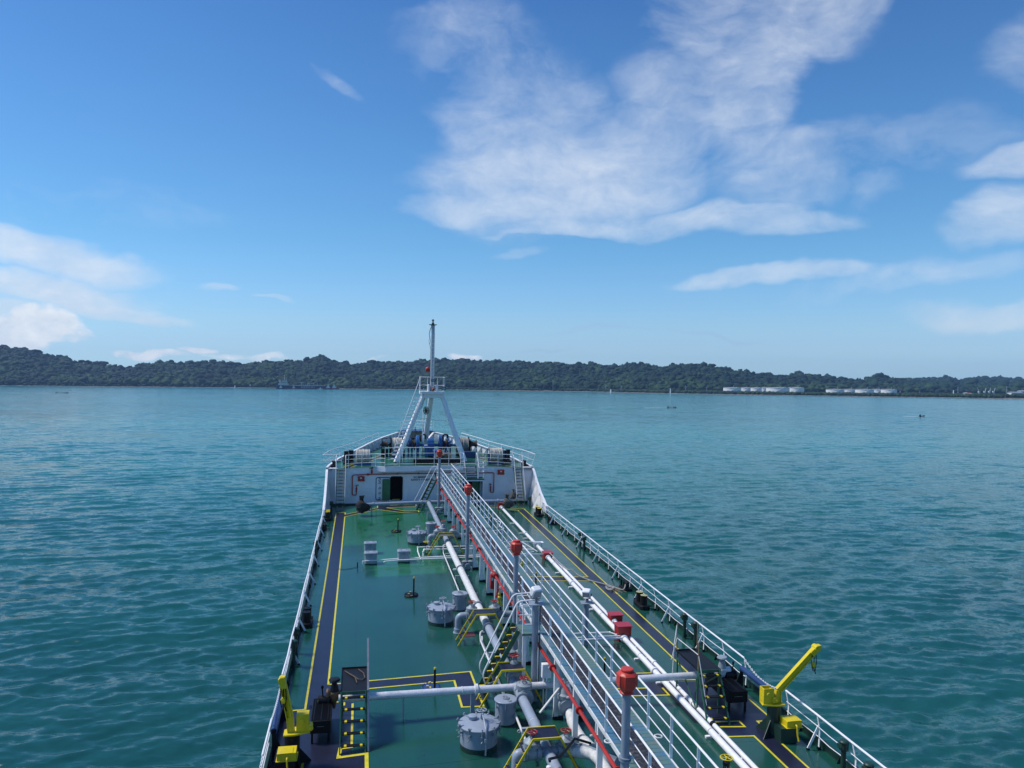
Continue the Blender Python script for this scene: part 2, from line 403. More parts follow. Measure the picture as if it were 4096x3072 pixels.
# red square of paint below the middle port branch pipe
mb = MB(); sheet(mb, [(4.35, 31.2), (4.85, 31.2), (4.85, 31.75), (4.35, 31.75)], O2)
struct(mb, 'red_paint_patch', paint('old_red_paint', (.16, .03, .025), .4, .3), origin=(4.6, 31.5, 0))
wk = MB(); yl = MB()
def fq(pts): sheet(wk, pts, .008, fz)
for s in (-1, 1):
    A = [(XC+s*7.2, 62.1), (XC+s*3.7, 68.8), (XC+s*3.0, 68.8), (XC+s*6.5, 62.1)]
    fq(A if s > 0 else A[::-1]); lineq(yl, [A[0], A[1]], .07, .014, fz); lineq(yl, [A[3], A[2]], .07, .014, fz)
struct(wk, 'forecastle_walkway', dnavy, origin=(0, 0, 0)); struct(yl, 'forecastle_yellow_line', ygline, origin=(0, 0, 0))

# ------------------------------------------------------------------ forecastle bulkhead
YB = 62.0
bk = thing('forecastle_bulkhead', (XC, YB, 0), 'white steel bulkhead with two doorways below the raised forecastle deck', 'bulkhead')
mb = MB()
# wall plate made round the two openings
DP = (2.54, 3.46, .34, 2.2); DS = (8.2, 9.75, .25, 1.95)
def wall(x0, x1, z0f, z1f):
    mb.add([(x0, YB, z0f(x0)), (x1, YB, z0f(x1)), (x1, YB, z1f(x1)), (x0, YB, z1f(x0)), (x0, YB+.06, z0f(x0)), (x1, YB+.06, z0f(x1)), (x1, YB+.06, z1f(x1)), (x0, YB+.06, z1f(x0))],
           [(0,1,2,3),(4,7,6,5),(0,4,5,1),(1,5,6,2),(2,6,7,3),(3,7,4,0)])
base = lambda x: dz(x)-.03; topf = lambda x: fz(x)
cuts = [PX, -.5, 1.3, DP[0], DP[1], XC, DS[0], DS[1], 10.3, 12.4, SX]
for a, b in zip(cuts, cuts[1:]):
    if (a, b) == DP[:2]: wall(a, b, base, lambda x: DP[2]); wall(a, b, lambda x: DP[3], topf)
    elif (a, b) == DS[:2]: wall(a, b, base, lambda x: DS[2]); wall(a, b, lambda x: DS[3], topf)
    else: wall(a, b, base, topf)
mb.build('wall', wallw, bk)
mb = MB(); mb.box(PX+.05, YB-.012, -.1, 8.1, YB-.002, .1); mb.box(8.1, YB-.012, -.1, SX-.05, YB-.002, .1)
mb.build('dark_skirting', dgreen, bk)
mb = MB()
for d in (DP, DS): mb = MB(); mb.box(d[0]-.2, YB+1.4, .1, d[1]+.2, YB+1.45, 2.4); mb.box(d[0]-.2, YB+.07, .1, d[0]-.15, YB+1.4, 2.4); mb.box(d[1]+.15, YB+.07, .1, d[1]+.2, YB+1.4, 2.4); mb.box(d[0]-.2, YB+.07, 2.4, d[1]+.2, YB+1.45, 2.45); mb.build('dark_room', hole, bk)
def rframe(x0, x1, z0, z1, rr, k=5):
    pts = []
    for cx, cz, a0 in ((x1-rr, z0+rr, -90), (x1-rr, z1-rr, 0), (x0+rr, z1-rr, 90), (x0+rr, z0+rr, 180)):
        for i in range(k+1): a = R(a0+90*i/k); pts.append((cx+rr*math.cos(a), cz+rr*math.sin(a)))
    return pts
mb = MB(); mb.tube([(x, YB-.03, z) for x, z in rframe(DP[0]-.01, DP[1]+.01, DP[2]-.01, DP[3]+.01, .14)], .035, 6, closed=True)
mb.build('door_frame', black, bk)
mb = MB(); mb.tube([(x, YB-.03, z) for x, z in rframe(1.39, 2.52, .34, 2.15, .16)], .028, 6, closed=True)
mb.build('door_gasket', black, bk)
# steel door swung back against the wall, thick face toward the aft
dr = MB(); F = rframe(1.42, 2.49, .38, 2.12, .14)
dr.prism([(x, YB-.05, z) for x, z in F], (0, -.03, 0)); dd = dr.build('door', wallw, bk, bevel=.008)
g = MB(); F = rframe(1.88, 2.50, .36, 2.05, .12); g.prism([(x, YB-.09, z) for x, z in F], (0, -.07, 0))
for zz in (.75, 1.18, 1.6): g.box(1.9, YB-.18, zz, 2.48, YB-.16, zz+.03)
gl = g.build('green_door_leaf', hatchg, bk, bevel=.01)
g = MB()
for zz in (.42, .85, 1.25, 1.7, 1.95):
    g = MB(); g.tube(fil([(1.55, YB-.09, zz), (1.72, YB-.13, zz), (1.74, YB-.13, zz+.13), (1.6, YB-.1, zz+.15)], .04, 3), .02, 5); g.build('door_handle', black, dd)
for i in range(4): g = MB(); g.cyl((1.95+.15*i, YB-.15, .36), (1.95+.15*i, YB-.15, .22), .016, 5); g.build('door_clip', black, gl)
g = MB(); g.box(2.66, YB-.05, .33, 3.3, YB-.03, .40); g.build('door_sill', yellow, bk)
# deck house hood at the starboard door
g = MB(); g.box(7.95, YB-.95, 2.02, 9.95, YB-.003, 2.12); g.build('hood_roof', lgreen, bk)
g = MB(); g.box(7.95, YB-.97, 1.93, 9.95, YB-.93, 2.02); g.box(9.86, YB-.93, .0, 9.95, YB-.003, 1.97); g.box(7.95, YB-.93, .05, 8.04, YB-.003, 1.97)
g.build('hood_frame', wallw, bk)
g = MB(); g.box(9.1, YB-.14, .3, 9.68, YB-.09, 1.86); g.box(9.1, YB-.17, 1.0, 9.68, YB-.14, 1.05); g.box(9.1, YB-.17, 1.45, 9.68, YB-.14, 1.5)
g.build('green_door_leaf', hatchg, bk, bevel=.01)
# overhanging balcony edge
g = MB()
bal = [(1.3, YB-.004), (2.1, YB-.55), (4.5, YB-.55), (4.5, YB-.50), (8.3, YB-.5), (8.3, YB-.004)]
for (x0, y0), (x1, y1) in zip(bal, bal[1:]):
    if abs(x0-x1) < .01 and x0 == 4.5: continue
    zt0, zt1 = fz(x0)+.015, fz(x1)+.015; h = .42 if x1 <= 4.5 else .36
    g.add([(x0,y0,zt0-h),(x1,y1,zt1-h),(x1,y1,zt1),(x0,y0,zt0),(x0,y0+.05,zt0-h),(x1,y1+.05,zt1-h),(x1,y1+.05,zt1),(x0,y0+.05,zt0)], [(0,1,2,3),(4,7,6,5),(0,4,5,1),(1,5,6,2),(2,6,7,3),(3,7,4,0)])
g.build('balcony_edge', wallw, bk, bevel=.01)
g = MB(); g.add([(x, y+.02, fz(x)+.002) for x, y in [(1.32, YB-.004), (2.1, YB-.53), (8.28, YB-.49), (8.28, YB-.004)]], [(0,1,2,3)]); g.build('balcony_floor', fdeck, bk)
# lettering, small plates, rungs
def tomesh(ob):
    bpy.context.view_layer.update(); me = bpy.data.meshes.new_from_object(ob.evaluated_get(bpy.context.evaluated_depsgraph_get())); me.name = 'lettering'
    n = bpy.data.objects.new('lettering', me); COL.objects.link(n); n.parent = ob.parent; n.location = ob.location; n.rotation_euler = ob.rotation_euler; n.scale = ob.scale
    bpy.data.objects.remove(ob); return n
def text(body, x, z, size, mat, parent, y=YB-.012, width=None, name='lettering', yaw=0, rotx=90):
    c = bpy.data.curves.new(name, 'FONT'); c.body = body; c.size = size; c.align_x = 'CENTER'; c.extrude = .004; c.offset = .008; c.space_character = 1.2
    ob = bpy.data.objects.new(name, c); COL.objects.link(ob); c.materials.append(mat)
    ob.parent = parent; po = Vector(parent['_o']); ob.location = (x-po.x, y-po.y, z-po.z); ob.rotation_euler = (R(rotx), 0, R(yaw))
    bpy.context.view_layer.update()
    if width: ob.scale.x = width / max(.01, ob.dimensions.x)
    return tomesh(ob)
text('NO SMOKING', 4.88, 2.09, .19, shoreblack, bk, width=1.02)
text('SAFETY + FIRST', 4.92, 1.88, .19, shoreblack, bk, width=1.52)
g = MB()
for zz in (.65, .98, 1.3): g = MB(); g.tube([(.62, YB, zz), (.62, YB-.08, zz), (1.0, YB-.08, zz), (1.0, YB, zz)], .016, 5); g.build('rung', white, bk)
pass
sgm = paint('sign_green', (.25,.5,.35), .5)
for xx in (-.1, 10.52): g = MB(); g.box(xx, YB-.02, 1.48, xx+.14, YB-.004, 1.62); g.build('sign_plate', sgm, bk)
for xx in (9.9, 10.4, 10.7, 11.0, 12.0): g = MB(); g.ball((xx, YB, 2.72), .05, n=6); g.build('small_lug', white, bk)

# side shell wings beside the bulkhead
def wing(x, s, label):
    w = thing('side_wing', (x, 60, 0), label, 'hull wing')
    prof = [(YB-.005, -.12), (57.2, -.12), (56.6, .25), (56.75, .62), (57.6, .95), (58.8, 1.35), (60.2, 2.05), (61.3, 2.72), (61.7, 2.85), (YB-.005, 2.85)]
    g = MB(); g.prism([(x, y, z) for y, z in prof], (s*.03, 0, 0)); g.build('shell_plate', white, w)
    g = MB()
    for (y0, z0), (y1, z1) in zip(prof[1:-2], prof[2:-1]): g.bar((x-s*.06, y0, z0), (x-s*.06, y1, z1), .17, .03)
    g.build('edge_flange', white, w)
    g = MB()
    for k, (ya, za) in enumerate(((57.6, .9), (59.0, 1.4), (60.3, 2.1), (61.3, 2.7))):
        g.prism([(x-s*.01, ya, za), (x-s*.01, ya+.03, -.1), (x-s*.45, ya+.9 if k < 3 else ya+.5, -.1)], (0, .02, .0))
        g.bar((x-s*.02, ya, za-.1), (x-s*.32, min(YB-.1, ya+1.2), -.05), .09, .03)
    g.build('bracket', white, w)
    return w
wing(PX+.02, -1, 'curved white shell wing with brackets at the port end of the bulkhead')
wing(SX-.02, 1, 'curved white shell wing with brackets at the starboard end of the bulkhead')

# bulwark round the bow
bw = thing('bow_bulwark', (XC, 72, 3), 'white ribbed bulwark curving round the bow', 'bulwark')
g = MB(); cap = MB(); rb = MB(); st = []
ys_ = [62.1, 63, 64, 65, 66, 67, 68, 69, 70, 71, 72, 73.2, 74.4, 75.6, 76.8, 78, 79, 80, 80.8]
for s in (-1, 1):
    L = [(XC+s*(itp(BW, y)), y, itp(RZ, y)) for y in ys_]
    for (a, b) in zip(L, L[1:]):
        f0, f1 = fz(a[0], a[1])-.03, fz(b[0], b[1])-.03
        for t0 in (0, s*-.03):
            g.add([(a[0]+t0, a[1], f0), (b[0]+t0, b[1], f1), (b[0]+t0, b[1], b[2]), (a[0]+t0, a[1], a[2])], [(0,1,2,3)])
        cap.bar((a[0]-s*.05, a[1], a[2]+.01), (b[0]-s*.05, b[1], b[2]+.01), .2, .035)
    cap.build('cap_rail', white, bw); cap = MB()
    g.build('plating', white, bw); g = MB()
    for y in [63+.95*k for k in range(19)]:
        x = XC+s*itp(BW, y); z = itp(RZ, y); f = fz(x, y)
        if z - f > .12: rb = MB(); rb.prism([(x-s*.03, y, z-.04), (x-s*.03, y, f), (x-s*min(.5, .7*(z-f)), y-.12, f), (x-s*.1, y, z-.1)], (0, .025, 0)); rb.build('bracket', white, bw)
g = MB()
nose = [(XC-2.0, 79.6), (XC-1.55, 81.0), (XC-.9, 81.75), (XC, 82.0), (XC+.9, 81.75), (XC+1.55, 81.0), (XC+2.0, 79.6)]
for (a, b) in zip(nose, nose[1:]):
    for o_ in (0, .05): g.add([(a[0], a[1]-o_, 3.2), (b[0], b[1]-o_, 3.2), (b[0], b[1]-o_, 4.2), (a[0], a[1]-o_, 4.2)], [(0,1,2,3)])
g.build('nose_plating', white, bw)
g = MB(); g.prism([(x, y, 4.2) for x, y in nose] + [(XC+1.6, 79.9, 4.2), (XC-1.6, 79.9, 4.2)], (0, 0, .05)); 
for k in (-.9, -.1, .7): g.cyl((XC+k, 80.6, 4.2), (XC+k, 80.6, 4.55), .05, 8)
g.build('nose_plate', blued, bw)
g = MB()
for k in (-1.4, .75): g.bar((XC+k, 79.4, 3.25), (XC+k, 79.5, 4.15), .22, .1)
for k, l in ((1.9, 1.0),): g.bar((XC+.8, 78.4, 3.3), (XC+1.7, 79.7, 4.1), .2, .08)
g.build('stay_plate', white, bw)

# ------------------------------------------------------------------ railings helper
def post_rail(root, posts, top, mids, rt=.026, rm=.014, mat=white, flat=None):
    """posts: list of (base, topz); rails follow the posts at fractions"""
    for b, t in posts:
        g = MB()
        if flat: g.bar(b, t, flat[0], flat[1], up=(0, 1, 0))
        else: g.tube([b, t], .019, 6)
        g.build('post', mat, root)
    B = [Vector(b) for b, t in posts]; T = [Vector(t) for b, t in posts]
    if top: g = MB(); g.tube(T, rt, 7); g.build('handrail', mat, root)
    for f in mids: g = MB(); g.tube([b*(1-f)+t*f for b, t in zip(B, T)], rm, 5); g.build('lower_rail', mat, root)

# bow outboard rails
for s, nm, y0 in ((-1, 'port', 62.3), (1, 'starboard', 62.6)):
    r = thing('bow_railing', (XC+s*8, 63, 3), f'thin white railing outboard of the bow bulwark on the {nm} side', 'railing', 'railings round the forecastle')
    P = []
    for y in [62.5, 63.8, 65.1, 66.4, 67.9, 69.6, 71.3, 73.1, 74.9]:
        b = itp(BW, y); x = XC+s*(b+.12+max(0, (66-y)*.06)); z = itp([(62, 3.9), (66, 4.02), (69, 4.22), (72, 4.42), (75.5, 4.55)], y)
        P.append(((XC+s*(b+.02), y, itp(RZ, y)), (x, y, z)))
    post_rail(r, P, True, [.5] if s > 0 else [.45], rt=.03)
    g = MB(); t = P[0][1]; xi = XC+s*(6.75 if s > 0 else 6.75)
    g.tube(fil([(t[0], t[1], t[2]), (XC+s*7.2, 62.1, 3.98), (XC+s*7.15, 62.05, 3.0)], .08), .024, 6); g.tube([(t[0], t[1], 3.5), (XC+s*7.2, 62.1, 3.5)], .016, 5)
    g.build('end_rail', white, r)
# pulpit
r = thing('pulpit_railing', (XC, 81, 4.25), 'small white railing standing on the very bow', 'railing', 'railings round the forecastle')
pp = [(4.2, 79.9), (4.75, 81.0), (5.85, 81.7), (6.95, 81.0), (7.45, 80.3)]
post_rail(r, [((x, y, 4.2), (x, y, 5.2)) for x, y in pp], True, [.35, .68], rt=.025)
post_rail(r, [((x, y, 4.2), (x, y, 5.05)) for x, y in ((5.0, 79.9), (6.0, 79.9))], True, [.35], rt=.02)
post_rail(r, [((x, y, 4.2), (x, y, 5.15)) for x, y in ((6.8, 79.9), (7.6, 79.9))], True, [.5], rt=.02)

# forecastle aft railings
def frail(name_l, pts, mids=(.33, .66), h=1.0, ends=None):
    r = thing('forecastle_railing', (pts[0][0], pts[0][1], 3), name_l, 'railing', 'railings round the forecastle')
    post_rail(r, [((x, y, fz(x, y)), (x, y, fz(x, y)+h)) for x, y in pts], True, mids)
    return r
frail('white railing above the port half of the bulkhead, left of the bent section', [(-1.02, 62.1), (-.79, 62.1), (.25, 62.1), (1.32, 62.05), (2.05, 61.5)])
r = frail('tall white railing in the middle of the forecastle edge, in front of the winches', [(2.05, 61.47), (3.2, 61.5), (4.47, 61.52), (5.95, 61.53), (7.12, 61.54), (8.1, 61.55)], mids=(.14, .4, .7), h=1.5)
frail('short white railing end beside the gap at the top of the hooded stair', [(8.1, 61.6), (8.36, 61.6)], h=1.05)
frail('white railing above the starboard half of the bulkhead, in front of the rope reel', [(9.43, 62.1), (9.62, 62.1), (10.2, 62.1), (11.25, 62.1), (12.42, 62.1), (12.5, 62.1)])

# ------------------------------------------------------------------ ladders and stairs
def stair(name_, label, foot, top, width_axis, width, n, matS, matT=black, tips=True, tread_d=.2, rails=None, group='green steel stairs', railmat=white, sw=.16, cat='stair', open_tread=True):
    """foot/top: centre points; width_axis: unit vector across"""
    t = thing('steel_stair', foot, label, cat, group)
    f = Vector(foot); p = Vector(top); wv = Vector(width_axis)*width/2; run = Vector((p.x-f.x, p.y-f.y, 0)); rd = run.normalized() if run.length > .01 else Vector((0, 1, 0))
    for s in (-1, 1):
        g = MB(); g.bar(f+wv*s, p+wv*s, .03, sw, up=(0, 0, 1)); g.build('stringer', matS, t)
    for i in range(n):
        k = (i+.75)/(n+.2); c = f.lerp(p, k)
        g = MB(); a = c-wv*.97; b = c+wv*.97
        g.bar(a, b, tread_d, .03, 1); 
        if tips:
            for s in (-1, 1):
                e = c+wv*s*.68; e2 = c+wv*s*.55; g.bar(e, e2, tread_d+.012, .042, 2)
                g.bar(c+wv*s*.97, c+wv*s*.68, tread_d+.002, .034, 0)
        g.build('tread', [matS, matT, yellow], t)
    if rails:
        for s in rails:
            hw = wv*s*1.0; up = Vector((0, 0, .95))
            g = MB(); q0 = f+hw+rd*.1+Vector((0, 0, .35)); q1 = f.lerp(p, .12)+hw+up*.85-rd*.15; q2 = p+hw+up
            g.tube(fil([q0-rd*.0, q1-rd*.25, q2, q2+rd*.5], .12), .022, 7); g.build('handrail', railmat, t)
    return t
ladrt = lambda t: None
def bladder(x, label, xr_skew=0.):
    t = stair('ladder', label, (x+xr_skew, 60.35, dz(x)), (x, 61.95, fz(x)-.05), (1, 0, 0), .62, 12, lgreen, tread_d=.16, sw=.12, group='ladders up to the forecastle', cat='ladder')
    for s in (-.36, .36):
        g = MB(); g.tube(fil([(x+s+xr_skew*.8, 60.5, .5), (x+s+xr_skew*.7, 60.42, .95), (x+s, 61.75, fz(x)+.98), (x+s, 62.35, fz(x)+1.0), (x+s, 62.4, fz(x))], .1), .026, 7); g.build('handrail', white, t)
    return t
bladder(-1.36, 'steep ladder with white rails at the port end of the bulkhead')
bladder(12.85, 'steep ladder with white rails at the starboard end of the bulkhead', .05)
# stairs
s1 = stair('s', 'green stair with yellow tread edges climbing to the catwalk landing beside the step-over', (4.20, 25.75, .14), (5.42, 25.75, 2.4), (0, 1, 0), .78, 9, lgreen, tread_d=.17, tips=False, group='green steel stairs')
for ch in list(s1.children):
    if ch.name.startswith('tread'):
        me = ch.data
g = MB()
for i in range(9):
    k = (i+.75)/9.2; x = 4.2+1.22*k; z = .14+2.26*k+.018
    for yy in (25.44, 25.98): g.box(x-.087, yy-.035, z-.034, x+.087, yy+.035, z+.004)
g.build('yellow_tread_edge', yellow, s1)
for yy in (25.35, 26.15):
    g = MB(); g.tube(fil([(4.75, yy, .75), (4.30, yy, .62), (4.22, yy, 1.0), (5.38, yy, 3.42), (6.0, yy, 3.45)], .16), .026, 7); g.build('handrail', white, s1)
s2 = stair('s', 'narrow green stair with thin white rails leaning up to the catwalk near the bulkhead', (4.55, 58.4, .15), (5.75, 59.1, 2.45), (-.5, .86, 0), .6, 9, lgreen, tread_d=.15, tips=False)
for dx, dy in ((.16, -.26), (-.14, .26)):
    g = MB(); g.tube(fil([(4.75+dx, 58.6+dy, .55), (4.3+dx, 58.3+dy, .8), (5.7+dx, 59.05+dy, 3.35), (6.15, 59.2, 3.4)], .1), .018, 6); g.build('handrail', white, s2)
s3 = stair('s', 'short dark stair with white rails from the door hood up to the forecastle', (9.0, 61.1, 2.13), (8.95, 61.95, fz(9)-.02), (1, 0, 0), .85, 3, lgreen, tread_d=.2, tips=False)
for s in (-.47, .47):
    g = MB(); g.tube(fil([(8.98+s, 61.05, 2.13), (8.95+s*1.2, 61.0, 3.0), (8.9+s*1.15, 61.75, 4.05), (8.9+s*1.15, 62.2, 4.05)], .08), .028, 7); g.build('handrail', white, s3)

# ------------------------------------------------------------------ catwalk
CZ = 2.47; CX0, CX1 = 6.05, 7.17; CY0, CY1 = 12.0, 60.2
cw = thing('catwalk', (6.61, 36, CZ), 'long raised catwalk with worn blue planks and white railings along the ship', 'catwalk')
g = MB(); g.box(CX0+.02, CY0, CZ-.03, CX1-.02, CY1, CZ); g.build('floor', plankm, cw)
g = MB()
for x in (CX0, CX1-.02): g.box(x-.015, CY0, CZ-.09, x+.02, CY1, CZ+.018)
y = CY0
while y < CY1: g.box(CX0+.02, y, CZ-.13, CX1-.04, y+.06, CZ-.03); y += 1.2
g.build('side_beam', whited, cw)
g = MB(); g.box(CX1+.005, CY0, CZ+.024, CX1+.012, CY1, CZ+.04); 
SUPY = [14.4, 16.6, 18.9, 21.2, 23.4, 25.7, 27.9, 30.0, 32.2, 34.4, 36.6, 38.85, 41.3, 43.7, 46.1, 48.5, 51.0, 53.6, 55.7, 58.2]
for k, yy in enumerate(SUPY):
    for x in (6.28, 6.98):
        g = MB(); zb = dz(x)+.11
        g.box(x-.075, yy-.012, zb, x+.075, yy+.0, CZ-.13); g.box(x-.075, yy, zb, x-.063, yy+.09, CZ-.13); g.box(x+.063, yy, zb, x+.075, yy+.09, CZ-.13)
        g.prism([(x+.075, yy+.04, zb), (x+.24, yy+.04, zb), (x+.22, yy+.04, zb+.07), (x+.075, yy+.04, zb+.36)], (0, .012, 0)); g.prism([(x-.075, yy+.04, zb), (x-.13, yy-.04, zb), (x-.075, yy+.04, zb+.3)], (0, .012, 0))
        g.box(x-.09, yy-.02, dz(x)-.02, x+.24, yy+.1, zb, 1)
        g.build('support', [white, black], cw)
    g = MB(); g.box(6.35, yy+.02, CZ-.3, 6.92, yy+.05, CZ-.2); g.build('cross_beam', white, cw)
PY = [12.1+1.43*k for k in range(34)]
for x, nm in ((CX0+.015, 'port'), (CX1-.015, 'starboard')):
    for yy in PY:
        if x < 6.5 and 24.9 < yy < 25.9: continue
        g = MB(); s = 1 if x > 6.5 else -1
        g.prism([(x-.035, yy-.006, CZ-.1), (x+.035, yy-.006, CZ-.14), (x+.035, yy-.006, CZ+.95), (x+.01, yy-.006, CZ+1.0), (x-.035, yy-.006, CZ+1.0)], (0, .014, 0)); g.build('post', white, cw)
    segs = ((CY0, 24.85), (25.95, 60.0)) if x < 6.5 else ((CY0, 60.0),)
    for a, b in segs:
        for h, r_ in ((1.0, .026), (.68, .013), (.35, .013)):
            g = MB(); g.tube([(x, a, CZ+h), (x, b, CZ+h)], r_, 7); g.build('handrail' if h == 1.0 else 'lower_rail', white, cw)
g = MB(); g.box(5.45, 24.88, CZ-.08, CX0-.03, 25.9, CZ-.01); g.build('landing_floor', plankm, cw)
g = MB()
for a, b in (((5.47, 24.9), (6.0, 24.9)), ((5.47, 25.88), (6.0, 25.88))):
    for f, t in ((a, 1), (b, 1)): g.tube([(f[0], f[1], CZ-.1), (f[0], f[1], CZ+.97)], .02, 6)
    for h in (.3, .6, .97): g.tube([(a[0], a[1], CZ+h), (b[0], b[1], CZ+h)], .016, 6)
g.box(5.5, 25.0, dz(5.5), 5.62, 25.06, CZ-.08); g.box(5.5, 25.7, dz(5.5), 5.62, 25.76, CZ-.08)
g.build('landing_rail', white, cw)
g = MB()
for a, b in (((6.05, 60.05), (7.35, 60.05)), ((7.35, 60.05), (7.9, 61.0)), ((7.9, 61.0), (9.2, 61.0)), ((9.4, 61.0), (9.9, 61.0)), ((9.9, 61.0), (9.95, 61.9))):
    for h in (.3, .65, 1.0): g.tube([(a[0], a[1], CZ-.1+h), (b[0], b[1], CZ-.1+h)], .02, 6)
    g.tube([(a[0], a[1], CZ-.3), (a[0], a[1], CZ+.9)], .02, 6)
g.build('end_rail', white, cw)
g = MB(); g.box(CX0, 59.2, CZ-.1, 8.0, 60.2, CZ-.031); g.box(7.3, 60.2, CZ-.35, 8.0, 61.98, CZ-.3); g.build('end_platform', lgreen, cw)
g = MB()
for (x, yy) in ((6.0, 17.45), (7.3, 17.5), (6.02, 43.9)): g.ring((x, yy, CZ-.02), .09, .02, 'Z', 14, 6)
g.build('cable_ring', whited, cw)

# red fire main on clamps along the catwalk
fm = thing('fire_main', (6.0, 36, 1.95), 'long red fire pipe with flanged joints running along the port side of the catwalk', 'pipe', 'pipes along the deck')
g = MB(); g.tube([(6.09, 12, 1.95), (6.09, 60.9, 1.95), (6.09, 61.3, 2.2), (6.09, 61.85, 2.42)], .052, 10); g.build('pipe_run', red, fm)
for yy in (17.0, 20.2, 23.2, 29.9, 33.6, 38.6, 42.1, 47.4, 52.6, 57.0):
    g = MB(); g.cyl((6.09, yy-.03, 1.95), (6.09, yy+.03, 1.95), .10, 14); g.cyl((6.09, yy-.012, 1.95), (6.09, yy+.012, 1.95), .115, 14); g.build('flange', red, fm)
for yy in SUPY[1:]:
    g = MB(); g.box(6.0, yy-.02, 1.86, 6.22, yy+.02, 1.9); g.build('clamp', white, fm)
g = MB(); g.tube(fil([(6.09, 33.9, 1.95), (6.25, 33.9, 1.95), (6.25, 33.9, 1.3), (6.2, 33.9, .9)], .08), .04, 8); g.cyl((6.09, 33.75, 1.95), (6.09, 34.05, 1.95), .09, 12); g.build('branch', red, fm)
# red line on bulkhead
fl = thing('bulkhead_fire_line', (5, 61.9, 2.4), 'thin dark red pipe along the top of the bulkhead, dropping at both ends', 'pipe', 'pipes along the deck')
g = MB(); YF = 61.9
g.tube(fil([(-.14, YF, 1.05), (-.14, YF, .77), (-.46, YF, .77), (-.46, YF, 2.37), (1.0, YF, 2.42), (6.0, YF, 2.47), (10.9, YF, 2.48), (10.9, YF, .87), (10.64, YF, .87), (10.64, YF, 1.15)], .12), .04, 8); g.build('pipe_run', red, fl)
g = MB()
for x in (2.0, 3.05, 4.75, 8.1): g.cyl((x-.02, YF, 2.42+.01*x), (x+.02, YF, 2.42+.01*x), .085, 10)
for x in (-.14, 10.64): g.lathe([(.03, 1.0), (.07, 1.05), (.05, 1.2), (.075, 1.3), (.04, 1.4), (.02, 1.5)], (x, YF, 0), 8)
g.build('valve', red, fl)
g = MB()
for x in (-.14, 10.64): g.wheel((x, YF-.02, 1.52), .09, 'Z', t=.01)
g.build('handwheel', brown, fl)
g = MB(); g.lathe([(.07, 2.4), (.05, 2.5), (.09, 2.6), (.06, 2.75), (.08, 2.82)], (1.04, YF-.02, 0), 9); g.ball((.75, YF, 2.41), .1, (1.4, .9, .9), 8); g.build('hydrant_body', red, fl)
g = MB(); g.ball((1.04, YF-.03, 2.95), .12, (1, 1, .8), 8); g.cyl((.85, YF-.03, 2.9), (1.0, YF-.03, 2.95), .02, 6); g.build('hydrant_cap', brown, fl)
for (x0, z0, x1, z1, nm) in ((-.02, 1.88, .47, 2.27, 'port'), (11.22, 2.32, 11.74, 2.73, 'starboard')):
    t = thing('fire_hose_box', ((x0+x1)/2, 61.9, z0), f'red hose box with white writing fixed high on the {nm} part of the bulkhead', 'hose box', 'red boxes on the bulkhead')
    g = MB(); g.box(x0, 61.8, z0, x1, 61.99, z1); g.build('case', red, t, bevel=.015)
    g = MB()
    for zz in (z0+.06, z1-.1): g.box(x1, 61.84, zz, x1+.04, 61.92, zz+.05); g.box(x0-.04, 61.84, zz, x0, 61.92, zz+.05)
    g.cyl(((x0+x1)/2, 61.9, z1), ((x0+x1)/2, 61.9, z1+.04), .03, 6); g.build('hinge', red, t)
    text('FIRE\nHOSE', (x0+x1)/2-.02, z1-.12, .055, label_w, t, y=61.792)

# ------------------------------------------------------------------ vent posts with red caps
def cap_mb(c):
    x, y, z = c; g = MB()
    g.lathe([(.15, 0), (.17, .03), (.12, .08)], (x, y, z), 16)
    b = .21; pr = [(.12, .06), (.17, .14), (.195, .2), (.195, .43), (.16, .48), (.12, .50)]
    vs = []
    for r_, h in pr:
        for j in range(8):
            a = PI/4*(1+2*(j//2))+(-.30 if j % 2 == 0 else .30); k = r_*1.17; vs.append((x+k*math.cos(a), y+k*math.sin(a), z+h))
    fs = [(i*8+j, i*8+(j+1) % 8, (i+1)*8+(j+1) % 8, (i+1)*8+j) for i in range(len(pr)-1) for j in range(8)] + [tuple(40+j for j in range(8))]
    g.add(vs, fs)
    for ax, ay in ((0, -1), (1, 0), (0, 1), (-1, 0)):
        sx, sy = (.12, .02) if ay else (.02, .12); cx, cy = x+ax*.192, y+ay*.192
        g.box(cx-sx, cy-sy, z+.18, cx+sx, cy+sy, z+.44)
    g.lathe([(.14, .5), (.145, .545), (.13, .56)], (x, y, z), 18)
    return g
